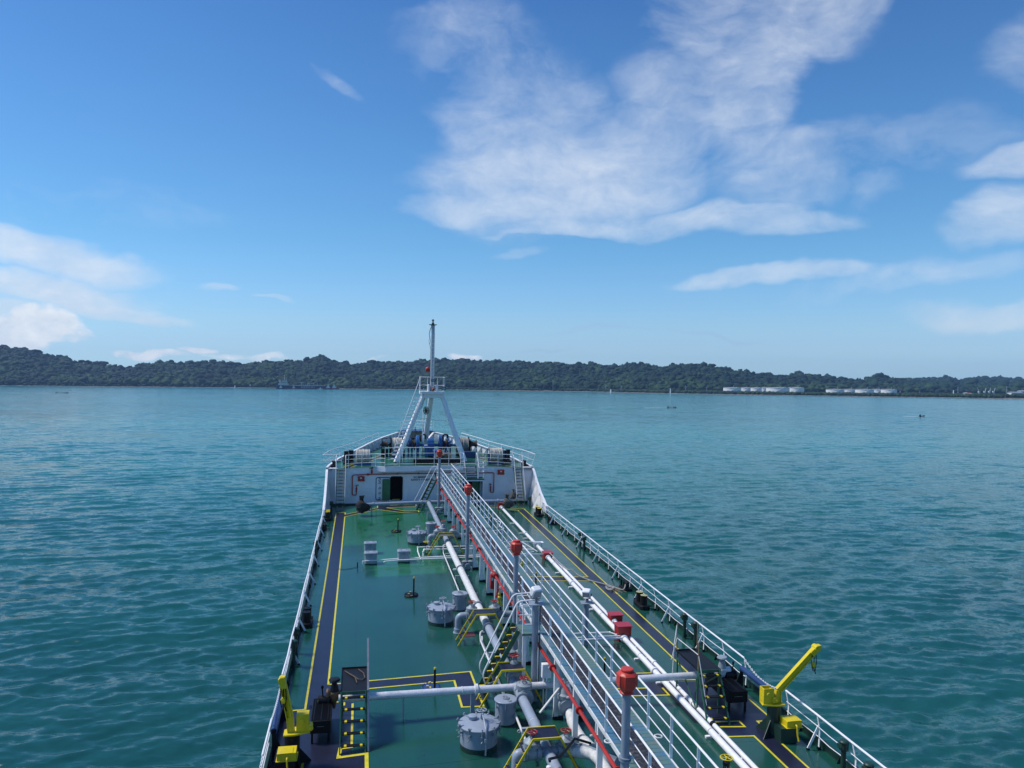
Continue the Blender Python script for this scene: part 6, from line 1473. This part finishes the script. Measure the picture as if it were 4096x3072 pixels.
for i in range(len(sec)-1):
    for j in range(5): a = i*6+j; fs.append((a, a+1, a+7, a+6))
g.add(vs, fs+[(0,1,2,3,4,5), tuple(30+j for j in range(6))]); g.build('hull', navy, tk)
g = MB(); g.box(hx0+1, YT-BH-.1, -.5, hx1-4, YT-BH-.02, .9); g.build('waterline_band', rustred, tk)
g = MB()
g.box(hx0+4, YT-7, 6, hx0+22, YT+7, 10); g.box(hx0+6, YT-6, 10, hx0+20, YT+6, 13.5); g.box(hx0+11, YT-6.5, 13.5, hx0+19, YT+6.5, 16.5); g.box(hx0+4.5, YT-3, 13.5, hx0+8.5, YT+3, 18); g.cyl((hx0+15, YT, 16.5), (hx0+15, YT, 25), .4, 6); g.cyl((hx0+18, YT, 16.5), (hx0+18, YT, 21), .25, 5)
ss_ = g.build('superstructure', cream, tk)
g = MB()
for z in (11.2, 14.8): 
    for i in range(6): g.box(hx0+7+i*2.1, YT-7.1 if z < 12 else YT-6.6, z, hx0+8+i*2.1, YT-6.01, z+.9)
g.build('window', hole, ss_)
g = MB(); g.box(hx0+4.4, YT-3.1, 16, hx0+8.6, YT+3.1, 17.3); g.build('funnel_band', navy, ss_)
g = MB()
for f in (.43, .46, .50, .53, .56, .64, .70): g.cyl((hx0+L*f, YT-1, 6), (hx0+L*f, YT-1, 9+4*random.random()), .35, 5)
g.box(hx0+L*.37, YT-2, 12.2, hx0+L*.46, YT-1.2, 12.8); g.box(hx0+L*.54, YT-2, 9.5, hx0+L*.64, YT-1, 10.2); g.cyl((hx0+L*.90, YT, 7), (hx0+L*.90, YT, 15), .4, 5); g.box(hx0+L*.2, YT-3, 6, hx0+L*.85, YT-2.6, 7.0)
g.build('deck_gear', whited, tk)
cv = bpy.data.curves.new('lettering', 'FONT'); cv.body = 'SOECHI'; cv.size = 4.6; cv.extrude = .02; cv.offset = .06; cv.space_character = 1.7; cv.align_x = 'CENTER'; ob = bpy.data.objects.new('lettering', cv); COL.objects.link(ob); cv.materials.append(label_w); ob.parent = tk; bpy.context.view_layer.update()
xm = (wx(1000+915/4.424, YT)+wx(1000+1150/4.424, YT))/2; ob.rotation_euler = (R(90), 0, 0); ob.location = (xm-(hx0+hx1)/2, -BH-.16, 1.9); ob.scale.x = (wx(1000+1150/4.424, YT)-wx(1000+915/4.424, YT))/ob.dimensions.x; tomesh(ob)
def tug(px, Y, L, label, hullm, name_='tug_boat', mast=7, cat='boat', grp='small vessels round the far tanker'):
    x = wx(px, Y); t = thing(name_, (x, Y, 0), label, cat, grp, ship=False); h = L*.12
    g = MB(); g.prism([(x-L/2, Y-L*.12, -.4), (x+L*.4, Y-L*.12, -.4), (x+L*.53, Y, -.4), (x+L*.4, Y+L*.12, -.4), (x-L/2, Y+L*.12, -.4)], (0, 0, h+.4)); g.build('hull', hullm, t)
    g = MB(); g.box(x-L*.12, Y-L*.09, h, x+L*.25, Y+L*.09, h+L*.14); g.box(x-L*.02, Y-L*.07, h+L*.14, x+L*.16, Y+L*.07, h+L*.28); g.build('cabin', label_w, t)
    g = MB(); g.cyl((x+L*.05, Y, h+L*.28), (x+L*.05, Y, h+L*.28+mast), .2, 5); g.build('mast', cream, t)
    return t
tug(1000+535/4.424, 1465, 14, 'small white and grey tug lying against the stern of the far tanker', navy)
tug(1000+765/4.424, 1465, 13, 'small red hulled tug amidships of the far tanker', rustred, mast=4)
tug(1000+1370/4.424, 1460, 18, 'white tug with red waterline near the bow of the far tanker', rustred)
tug(1000+1478/4.424, 1460, 19, 'white and red tug just ahead of the bow of the far tanker', rustred, mast=6)
tug(1000+1240/4.424, 1440, 9, 'small white boat in front of the far tanker', label_w, 'small_boat', mast=.5)
# beacons and towers
redw = paint('beacon_red', (.5, .05, .04), .5)
def beacon(px, pyt, off, wpx, label, taper=.45, grp='white beacon towers on the shore'):
    Y = lerpT(SHORE, px)+off; x = wx(px, Y); zt = wz(px, pyt, Y); w = wpx*Y/FPX/2
    t = thing('beacon_tower', (x, Y, 0), label, 'beacon', grp, ship=False)
    g = MB(); g.lathe([(w*1.1, -1), (w, 1.0), (w*taper, zt-1.4), (w*taper*1.2, zt-1.3), (w*taper*1.2, zt-1.1)], (x, Y, 0), 12); tw = g.build('tower', tankm, t)
    g = MB(); g.lathe([(w*taper*.7, zt-1.1), (w*taper*.7, zt-.3), (.05, zt)], (x, Y, 0), 8); g.build('lantern', brown, tw); return t
beacon(2444, 1554, -12, 8, 'white cone shaped beacon standing at the waterline below the middle ridge')
beacon(2682, 1551, 8, 5, 'slender white beacon tower on the beach right of the cone', .7)
beacon(940, 1539, 5, 5, 'small white pointed beacon on the beach left of the far tanker')
beacon(1001, 1535, 12, 4, 'thin white beacon between the pointed one and the far tanker', .8)
beacon(3815, 1558, 120, 5, 'square looking white tower among the trees at the right', .95)
def mast_(px, pyt, off, label, arms=True, striped=False):
    Y = lerpT(SHORE, px)+off; x = wx(px, Y); zt = wz(px, pyt, Y); t = thing('lattice_mast', (x, Y, 0), label, 'mast', 'thin masts on the far shore', ship=False)
    g = MB(); 
    for dx in (-.7, .7): g.tube([(x+dx*1.3, Y, 0), (x+dx*.4, Y, zt)], .16, 4)
    z = 2
    while z < zt-1: g.bar((x-.7, Y, z), (x+.7, Y, z+1.6), .12, .12); z += 2
    if arms: g.box(x-3.5, Y-.15, zt*.82, x+3.5, Y+.15, zt*.82+.35)
    g.build('lattice', whited, t)
    if striped: g = MB(); g.box(x-.9, Y-.4, zt*.7, x+.9, Y+.4, zt*.8); g.box(x-.9, Y-.4, zt*.88, x+.9, Y+.4, zt*.98); g.build('red_band', redw, t)
mast_(2424, 1540, 60, 'thin pylon with a cross arm left of the cone beacon'); mast_(2485, 1543, 80, 'thin pylon right of the cone beacon'); mast_(2743, 1542, 90, 'pale mast with a white platform on the low green hill'); mast_(2827, 1546, 90, 'pale mast with a white ball just left of the tanks')
mast_(3601, 1551, 110, 'red and white striped mast right of the tanks', False, True); mast_(3679, 1562, 110, 'short red and white striped mast farther right', False, True); mast_(3832, 1546, 200, 'tall pale lattice mast behind the square tower', False); mast_(4027, 1546, 200, 'thin pale mast near the right edge', False)
def harbour_crane(px, off, ang, label):
    Y = lerpT(SHORE, px)+off; x = wx(px, Y); zb = wz(px, 1572, Y); t = thing('harbour_crane', (x, Y, 0), label, 'crane', 'pale harbour cranes at the right', ship=False)
    g = MB(); g.box(x-1.2, Y-1, 0, x+1.2, Y+1, zb+1); g.box(x-2, Y-1.2, zb+1, x+1.5, Y+1.2, zb+3.4); g.tube([(x, Y, zb+2), (x+ang, Y, zb+9)], .35, 5); g.build('body', whited, t)
harbour_crane(3917, 250, -3.5, 'leftmost pale harbour crane, its jib leaning left'); harbour_crane(3940, 250, 2.5, 'second pale harbour crane, its jib leaning right'); harbour_crane(3958, 260, 3, 'third pale harbour crane, low in the trees'); harbour_crane(3975, 260, 3.5, 'rightmost pale harbour crane')
def house(px, py, off, w, h, label, wallm, roofm):
    Y = lerpT(SHORE, px)+off; x = wx(px, Y); W_ = w*Y/FPX/2; zb = max(1.2, wz(px, py, Y)-h); t = thing('building', (x, Y, 0), label, 'building', 'small buildings on the far shore', ship=False)
    g = MB(); g.box(x-W_, Y-4, 0, x+W_, Y+4, zb+h*.65); g.build('wall', wallm, t)
    g = MB(); g.prism([(x-W_-.5, Y-4.6, zb+h*.65), (x-W_-.5, Y+4.6, zb+h*.65), (x-W_-.5, Y, zb+h)], (2*W_+1, 0, 0)); g.build('roof', roofm, t)
    g = MB()
    k = x-W_+1
    while k < x+W_-1: g.box(k, Y-4.05, zb+.4, k+.8, Y-4.001, zb+h*.4); k += 2.2
    g.build('window', hole, t)
roofr = paint('roof_orange', (.50, .14, .07), .7, .2); roofg = paint('roof_grey', (.35, .37, .40), .6, .2); roofb = paint('roof_blue', (.12, .20, .45), .6, .2)
house(3878, 1571, 70, 10, 4.5, 'building with an orange roof among the trees at the right', cream, roofr); house(3862, 1569, 80, 9, 4, 'pale building left of the orange roof', cream, roofg)
house(4060, 1567, 140, 60, 4, 'long pale low building at the right edge', tankm, roofg); house(4086, 1561, 150, 26, 5, 'taller pale block behind the long low building', tankm, roofg)
house(3014, 1573, 22, 11, 3.5, 'white roofed hut at the beach in front of the left tanks', tankm, roofg); house(3133, 1577, 20, 12, 3, 'grey roofed hut at the beach below the widest left tank', cream, roofg); house(3190, 1578, 20, 9, 3, 'hut with a bluish roof at the beach right of the left tanks', tankm, roofb); house(3255, 1579, 20, 8, 3, 'small pale hut between the two tank groups', cream, roofg); house(3313, 1580, 20, 9, 3, 'pale hut at the beach below the right tank group', cream, roofg)
house(3666, 1583, 25, 12, 3, 'low tan hut on the beach right of the tank groups', cream, roofr); house(3960, 1586, 22, 12, 3.2, 'beach hut with a pale roof below the harbour cranes', tankm, roofg); house(4010, 1588, 22, 10, 3, 'beach hut near the right edge of the photo', cream, roofr)
# boats on the water
shirt = [paint('shirt_red', (.35, .05, .05), .8), paint('shirt_dark', (.03, .035, .06), .8), paint('shirt_tan', (.35, .25, .15), .8)]
skin = paint('skin', (.25, .14, .09), .7)
def boat(px, py, L, rz, label, npeople, hullm, wake=18):
    d = wdir(px, py); k = -SEA/d.z; x, y = d.x*k, d.y*k; t = thing('fishing_boat', (x, y, 0), label, 'boat', 'small boats under way', ship=False, rz=rz); t['_o'] = [0, 0, 0]
    g = MB(); sec = [(-.5, .5, .45), (-.2, .6, .45), (.2, .55, .5), (.42, .25, .75), (.55, .04, 1.0)]; vs = []
    for f, b, h in sec: vs += [(L*f-.3*(f > .4), 0, -.3), (L*f, -b*.7, 0), (L*f, -b, h), (L*f, b, h), (L*f, b*.7, 0)]
    fs = []
    for i in range(len(sec)-1):
        for j in range(5): a = i*5+j; b = i*5+(j+1) % 5; fs.append((a, b, b+5, a+5))
    g.add(vs, fs+[(0,1,2,3,4), (20,21,22,23,24)]); g.build('hull', hullm, t)
    g = MB(); g.box(-L*.45, -.25, .45, -L*.38, .25, 1.1); g.build('outboard_motor', black, t)
    g = MB(); 
    rr = [(-L*.5, .0, .5), (-L*.5-wake*.3, .7, .35), (-L*.5-wake, 1.3, .1)]
    for a, b in zip(rr, rr[1:]): g.add([(a[0], -a[1]-.3, .05), (a[0], a[1]+.3, .05), (b[0], b[1], .05), (b[0], -b[1], .05)], [(0,1,2,3)])
    for s in (-1, 1): g.add([(L*.4, s*.2, .12), (L*.1, s*1.3, .06), (-L*.5, s*1.0, .06), (L*.0, s*.55, .2)], [(0,1,2,3)])
    w_ = g.build('wake', foam, None, origin=(0, 0, 0)); w_.location = (x, y, 0); w_.rotation_euler = (0, 0, rz); w_['kind'] = 'stuff'
    for i in range(npeople):
        px_ = -L*.3+L*.55*i/max(1, npeople-1); pr = MB()
        pr.tube([(px_+.35, .12, .45), (px_+.32, .1, .62), (px_, .08, .62), (px_-.02, 0, .75), (px_-.05, 0, 1.1), (px_-.03, 0, 1.22), (px_, 0, 1.3)], [.06, .08, .11, .16, .2, .09, .06], 8, 0); pr.tube([(px_-.05, .18, 1.12), (px_+.1, .24, .9), (px_+.28, .16, .8)], [.06, .05, .04], 6, 0); pr.tube([(px_-.05, -.18, 1.12), (px_+.1, -.24, .9), (px_+.28, -.16, .8)], [.06, .05, .04], 6, 0)
        pr.ball((px_+.01, 0, 1.42), .11, (1, .9, 1.15), 10, 1)
        pe = thing('person', (x, y, 0), ['person in a red shirt sitting at the stern of the boat with the longest wake', 'person in dark clothes sitting amidships', 'person in a tan shirt sitting near the bow'][i % 3]+f', {label.split(",")[0]}' if npeople > 1 else 'person in dark clothes sitting in the small speed boat at the right', 'person', 'people in the boats', ship=False, rz=rz)
        pe['label'] = ' '.join(pe['label'].split()[:16]); pe['_o'] = [0, 0, 0]; pr.build('body', [shirt[(i+1) % 3], skin], pe)
foam = paint('foam', (.70, .75, .76), .8, .2, 0, sc=1)
wood = paint('boat_wood', (.16, .15, .14), .7, .3, 0, sc=1)
boat(2686, 1632, 6.4, R(2), 'long grey boat with a wake, middle right', 3, wood, 16)
boat(3688, 1667, 3.2, R(6), 'small dark speed boat at the right, white bow wave', 1, navy, 10)
boat(246, 1573, 12, R(-4), 'long low boat far off at the left', 3, wood, 20)
boat(1985, 1578, 6, R(0), 'tiny dark boat far off beyond the bow', 0, black, 3)

# ------------------------------------------------------------------ water
def water():
    r = np.concatenate([np.array([5, 10, 15]), 18*(480/18)**(np.arange(700)/700), 480*(7000/480)**(np.arange(111)/110)]); nr, na = len(r), 700; a = np.radians(np.linspace(-70, 95, na))   # bearing from +Y
    Rr, A = np.meshgrid(r, a, indexing='ij'); X = Rr*np.sin(A); Y = Rr*np.cos(A)
    dr = np.gradient(r)[:, None]*np.ones_like(A); Z = np.zeros_like(X); rng = np.random.default_rng(5)
    DL = R_l = Rr*math.radians(165/na)
    for k in range(120):
        q_ = rng.random(); lam = .32*(6.5/.32)**(q_**1.3); th = rng.normal(math.radians(-6), math.radians(20 if lam > 1 else 28)); k_ = 2*math.pi/lam
        amp = (.0150*lam**.95 if lam < 1.6 else .0170*(lam/1.6)**.15)*rng.uniform(.5, 1.2)*.62
        ph = rng.uniform(0, 6.28); ux, uy = math.sin(th), math.cos(th); f = np.clip(lam/(dr*2.6)-.55, 0, 1)*np.clip(lam/(DL*2.0)-.5, 0, 1)
        if f.max() <= 0: continue
        c_ = .22*k_; mod = .5+.5*np.sin(c_*(X*uy-Y*ux)*rng.uniform(.5, 1.3)+ph*3)*np.sin(.11*k_*(X*ux+Y*uy)+ph*5)
        s = np.sin(k_*(X*ux+Y*uy)+ph+.6*mod); Z += amp*f*(.35+mod)*(s+.30*s*s)
    V = np.stack([X, Y, Z], -1).reshape(-1, 3); idx = np.arange(nr*na).reshape(nr, na)
    F = np.stack([idx[:-1, :-1], idx[1:, :-1], idx[1:, 1:], idx[:-1, 1:]], -1).reshape(-1, 4)[:, ::-1]
    # the rest of the circle, coarse
    a2 = np.radians(np.linspace(95, 290, 40)); r2 = r[::20]; 
    r2 = np.append(r2, r[-1]); R2, A2 = np.meshgrid(r2, a2, indexing='ij'); V2 = np.stack([R2*np.sin(A2), R2*np.cos(A2), np.zeros_like(R2)], -1).reshape(-1, 3); i2 = np.arange(len(r2)*40).reshape(len(r2), 40)+len(V)
    F2 = np.stack([i2[:-1, :-1], i2[1:, :-1], i2[1:, 1:], i2[:-1, 1:]], -1).reshape(-1, 4)[:, ::-1]
    V = np.concatenate([V, V2]); F = np.concatenate([F, F2]); me = bpy.data.meshes.new('water'); me.vertices.add(len(V)); me.vertices.foreach_set('co', V.ravel()); me.loops.add(len(F)*4); me.loops.foreach_set('vertex_index', F.ravel().astype(np.int32))
    me.polygons.add(len(F)); me.polygons.foreach_set('loop_start', np.arange(0, len(F)*4, 4, dtype=np.int32)); me.polygons.foreach_set('loop_total', np.full(len(F), 4, dtype=np.int32)); me.polygons.foreach_set('use_smooth', [True]*len(F)); me.update(calc_edges=True)
    m = bpy.data.materials.new('sea_water'); t = nt(m); p = N(t, 'ShaderNodeBsdfPrincipled'); o = N(t, 'ShaderNodeOutputMaterial'); t.links.new(p.outputs[0], o.inputs[0])
    P = N(t, 'ShaderNodeTexCoord').outputs['Object']
    lo = noise(t, scalev(t, P, (.35, 1, 1)), .006, 4, .55); md = noise(t, scalev(t, P, (.5, 1, 1)), .035, 4, .6)
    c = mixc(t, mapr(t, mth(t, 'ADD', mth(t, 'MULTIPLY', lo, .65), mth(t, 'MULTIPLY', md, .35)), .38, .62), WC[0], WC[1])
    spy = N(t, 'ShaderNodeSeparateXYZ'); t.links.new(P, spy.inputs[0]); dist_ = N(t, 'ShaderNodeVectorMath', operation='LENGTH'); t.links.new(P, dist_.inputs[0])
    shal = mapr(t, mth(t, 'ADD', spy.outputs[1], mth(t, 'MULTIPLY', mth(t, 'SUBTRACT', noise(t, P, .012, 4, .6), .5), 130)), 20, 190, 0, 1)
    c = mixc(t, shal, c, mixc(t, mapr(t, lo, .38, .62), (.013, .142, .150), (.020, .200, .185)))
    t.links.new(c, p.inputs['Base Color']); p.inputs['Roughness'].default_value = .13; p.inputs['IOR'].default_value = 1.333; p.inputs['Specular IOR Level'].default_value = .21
    G = N(t, 'ShaderNodeNewGeometry').outputs['Normal']; acc = G
    for sc_, st_, am, de_ in ((4.5, (.55, 1, 1), .42, 3), (1.1, (.6, 1, 1), .55, 3), (.26, (.55, 1, 1), .62, 4), (.05, (.5, 1, 1), .25, 3)):
        n_ = N(t, 'ShaderNodeTexNoise'); n_.inputs['Scale'].default_value = sc_; n_.inputs['Detail'].default_value = de_; n_.inputs['Roughness'].default_value = .6; n_.inputs['Distortion'].default_value = .3; t.links.new(scalev(t, P, st_), n_.inputs['Vector'])
        v1 = N(t, 'ShaderNodeVectorMath', operation='SUBTRACT'); t.links.new(n_.outputs['Color'], v1.inputs[0]); v1.inputs[1].default_value = (.5, .5, .5)
        v2 = N(t, 'ShaderNodeVectorMath', operation='MULTIPLY_ADD'); t.links.new(v1.outputs[0], v2.inputs[0]); v2.inputs[1].default_value = (am*.75, am, 0); t.links.new(acc, v2.inputs[2]); acc = v2.outputs[0]
    vn = N(t, 'ShaderNodeVectorMath', operation='NORMALIZE'); t.links.new(acc, vn.inputs[0]); t.links.new(vn.outputs[0], p.inputs['Normal'])
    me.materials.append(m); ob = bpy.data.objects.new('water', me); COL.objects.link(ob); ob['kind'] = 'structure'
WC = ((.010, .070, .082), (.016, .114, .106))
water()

# ------------------------------------------------------------------ haze
HAZE = 0.00011
if HAZE:
    g = MB(); g.box(-3500, -300, -4, 3500, 3800, 150); hz = g.build('haze', [], None, origin=(0, 1000, 60)); hz['kind'] = 'stuff'
    hz.data.materials.clear(); m = bpy.data.materials.new('haze_air'); t = nt(m); v = N(t, 'ShaderNodeVolumePrincipled'); o = N(t, 'ShaderNodeOutputMaterial'); v.inputs['Color'].default_value = (.38, .62, 1, 1); v.inputs['Density'].default_value = HAZE; v.inputs['Anisotropy'].default_value = .2
    t.links.new(v.outputs[0], o.inputs['Volume']); hz.data.materials.append(m)

# ------------------------------------------------------------------ sky, sun, camera
SUN_EL, SUN_AZ = 56, -72          # azimuth measured from +Y toward +X
sun = bpy.data.lights.new('sun', 'SUN'); sun.energy = 3.5; sun.angle = R(13); sun.color = (1, .955, .88); so = bpy.data.objects.new('sun', sun); COL.objects.link(so)
sd = Vector((math.sin(R(SUN_AZ))*math.cos(R(SUN_EL)), math.cos(R(SUN_AZ))*math.cos(R(SUN_EL)), math.sin(R(SUN_EL)))); so.rotation_euler = sd.to_track_quat('Z', 'Y').to_euler()
W = bpy.data.worlds.new('World'); scene.world = W; W.use_nodes = True; t = W.node_tree; t.nodes.clear()
bg = N(t, 'ShaderNodeBackground'); wo = N(t, 'ShaderNodeOutputWorld'); t.links.new(bg.outputs[0], wo.inputs[0])
sk = N(t, 'ShaderNodeTexSky', sky_type='NISHITA'); sk.sun_disc = False; sk.sun_elevation = R(SUN_EL); sk.sun_rotation = R(SUN_AZ); sk.air_density = 1.35; sk.dust_density = .25; sk.ozone_density = 3.5; sk.altitude = 0
tcw = N(t, 'ShaderNodeTexCoord').outputs['Generated']; spw = N(t, 'ShaderNodeSeparateXYZ'); t.links.new(tcw, spw.inputs[0])
az = mth(t, 'ARCTAN2', spw.outputs[0], spw.outputs[1]); el = mth(t, 'ARCSINE', spw.outputs[2])
uv = N(t, 'ShaderNodeCombineXYZ'); t.links.new(az, uv.inputs[0]); t.links.new(el, uv.inputs[1])
# cloud banks: (photo px x, y, half width, half height, tilt deg, weight, texture: 0 streak 1 puffy)
def ae(px, py):
    d = wdir(px, py).normalized(); return math.atan2(d.x, d.y), math.asin(d.z)
warp = N(t, 'ShaderNodeTexNoise'); warp.inputs['Scale'].default_value = 5; warp.inputs['Detail'].default_value = 4; t.links.new(scalev(t, uv.outputs[0], (1, 1.6, 1)), warp.inputs['Vector'])
wsub = N(t, 'ShaderNodeVectorMath', operation='SUBTRACT'); t.links.new(warp.outputs['Color'], wsub.inputs[0]); wsub.inputs[1].default_value = (.5, .5, .5)
wsc = N(t, 'ShaderNodeVectorMath', operation='SCALE'); t.links.new(wsub.outputs[0], wsc.inputs[0]); wsc.inputs['Scale'].default_value = .10
wad = N(t, 'ShaderNodeVectorMath', operation='ADD'); t.links.new(uv.outputs[0], wad.inputs[0]); t.links.new(wsc.outputs[0], wad.inputs[1])
sw = N(t, 'ShaderNodeSeparateXYZ'); t.links.new(wad.outputs[0], sw.inputs[0]); AZ, EL = sw.outputs[0], sw.outputs[1]
def blob(px, py, hw, hh, tilt, wgt):
    a0, e0 = ae(px, py); c, s = math.cos(R(tilt)), math.sin(R(tilt)); hw, hh = hw/3078, hh/3078
    da = mth(t, 'SUBTRACT', AZ, a0); de = mth(t, 'SUBTRACT', EL, e0)
    x = mth(t, 'ADD', mth(t, 'MULTIPLY', da, c/hw), mth(t, 'MULTIPLY', de, s/hw)); y = mth(t, 'ADD', mth(t, 'MULTIPLY', da, -s/hh), mth(t, 'MULTIPLY', de, c/hh))
    d2 = mth(t, 'ADD', mth(t, 'MULTIPLY', x, x), mth(t, 'MULTIPLY', y, y)); return mth(t, 'MULTIPLY', mapr(t, d2, 0, 1, 1, 0, True), wgt)
def blobs(L):
    r_ = None
    for b in L: k = blob(*b); r_ = k if r_ is None else mth(t, 'MAXIMUM', r_, k)
    return r_
soft = blobs([(2150,360,450,240,-12,.60),(2350,905,620,60,0,.9),(2200,930,420,34,0,.8),(3150,905,330,60,0,.7),(2050,1010,160,30,0,.35),(2250,700,780,300,5,1.0),(2000,820,520,110,0,.95),(2700,880,640,90,0,.8),(2050,560,420,260,-20,.8),(3150,700,320,200,0,.6),(3000,330,260,480,-20,.75),(3250,0,350,220,0,.85),(2700,450,420,330,30,.55),(1900,170,420,220,-10,.45),(1330,280,200,45,-38,.42),
              (3500,620,700,140,0,.35),(2900,80,420,250,0,.6),(450,850,600,160,8,.22)])
soft = mth(t, 'MAXIMUM', soft, blobs([(260,1040,430,80,-10,1.2),(120,1130,480,60,-6,1.2),(430,1105,260,26,-4,1.1),(260,1190,420,40,-4,1.1),(520,1245,330,30,-3,.9),(60,1250,260,50,0,1.0),(900,1185,90,20,0,.6),(1090,1222,90,14,0,.6),(3080,1115,480,52,0,1.0),(3700,1120,620,70,5,.5),(3990,880,230,140,15,1.0),(4150,620,260,70,10,.9),(3500,760,170,90,20,.36),(4100,1270,420,60,-4,.8),(4080,210,200,150,40,.42),
              (250,1180,450,90,0,.6)]))
nA = noise(t, scalev(t, wad.outputs[0], (1, 2.6, 1)), 7.5, 9, .62); nB = noise(t, scalev(t, wad.outputs[0], (1, 1.5, 1)), 22, 7, .6)
alpha = mapr(t, mth(t, 'ADD', soft, mth(t, 'ADD', mth(t, 'MULTIPLY', mth(t, 'SUBTRACT', nA, .5), 1.5), mth(t, 'MULTIPLY', mth(t, 'SUBTRACT', nB, .5), .7))), .12, 1.6, 0, 1)
alpha = mth(t, 'MULTIPLY', alpha, mapr(t, soft, .0, .5))
puff = blobs([(190,1300,190,95,10,1.0),(60,1350,180,90,0,1.0),(330,1340,80,60,0,.7),(830,1390,110,28,0,.9),(620,1410,260,30,0,.8),(1000,1420,300,22,0,.6),(1830,1415,120,30,0,.75),(1480,1425,150,16,0,.5)])
nP = noise(t, scalev(t, wad.outputs[0], (1, 1.3, 1)), 30, 7, .6); al2 = mapr(t, mth(t, 'ADD', puff, mth(t, 'MULTIPLY', mth(t, 'SUBTRACT', nP, .5), 1.1)), .42, .75, 0, .9); al2 = mth(t, 'MULTIPLY', al2, mapr(t, puff, .02, .2))
gsk = blobs([(2400,1335,260,12,0,.6),(2830,1325,260,12,-2,.6),(2180,1385,170,9,0,.6)])
ccol = mixc(t, mapr(t, nB, .35, .65), (6.1, 6.9, 8.1), (7.3, 7.9, 8.7)); pcol = mixc(t, mapr(t, nP, .3, .7), (6.4, 7.2, 8.2), (9.2, 9.5, 9.7))
skt = N(t, 'ShaderNodeMix', data_type='RGBA', blend_type='MULTIPLY'); skt.inputs[0].default_value = 1; t.links.new(sk.outputs[0], skt.inputs[6]); 
cr_ = N(t, 'ShaderNodeValToRGB'); t.links.new(mapr(t, el, 0, .5), cr_.inputs[0]); e_ = cr_.color_ramp.elements
e_[0].position = 0; e_[0].color = (.60/2.2, 1.12/2.2, 2.1/2.2, 1); e_[1].position = 1; e_[1].color = (.30/2.2, .60/2.2, 1.0/2.2, 1)
for ps, cl in ((.05, (.66, 1.07, 1.85)), (.095, (.66, .98, 1.6)), (.14, (.67, .97, 1.45)), (.35, (.50, .87, 1.21)), (.87, (.37, .69, 1.04))): k_ = e_.new(ps); k_.color = (cl[0]/2.2, cl[1]/2.2, cl[2]/2.2, 1)
sc15 = N(t, 'ShaderNodeVectorMath', operation='SCALE'); t.links.new(cr_.outputs[0], sc15.inputs[0]); sc15.inputs['Scale'].default_value = 2.2; t.links.new(sc15.outputs[0], skt.inputs[7])
c1 = mixc(t, mth(t, 'MULTIPLY', alpha, .92), skt.outputs[2], ccol); c2 = mixc(t, al2, c1, pcol); c3 = mixc(t, mth(t, 'MULTIPLY', gsk, .4), c2, (3.4, 4.6, 7.0))
t.links.new(c3, bg.inputs[0]); bg.inputs[1].default_value = .105
cam = bpy.data.cameras.new('camera'); cam.sensor_width = 36; cam.lens = 36*FPX/4096; cam.clip_start = .5; cam.clip_end = 12000
co = bpy.data.objects.new('camera', cam); COL.objects.link(co); co.matrix_world = Matrix.Translation((0, 0, SEA)) @ CAMROT.to_4x4(); scene.camera = co
scene.view_settings.view_transform = 'Standard'; scene.view_settings.look = 'None'; scene.view_settings.gamma = 1; scene.view_settings.exposure = .06
scene.cycles.volume_bounces = 0; scene.cycles.max_bounces = 6; scene.cycles.diffuse_bounces = 2; scene.cycles.glossy_bounces = 3
scene.cycles.use_denoising = True; scene.cycles.sample_clamp_direct = 1.3; scene.cycles.sample_clamp_indirect = 4

for o in bpy.data.objects:
    if '_o' in o: del o['_o']
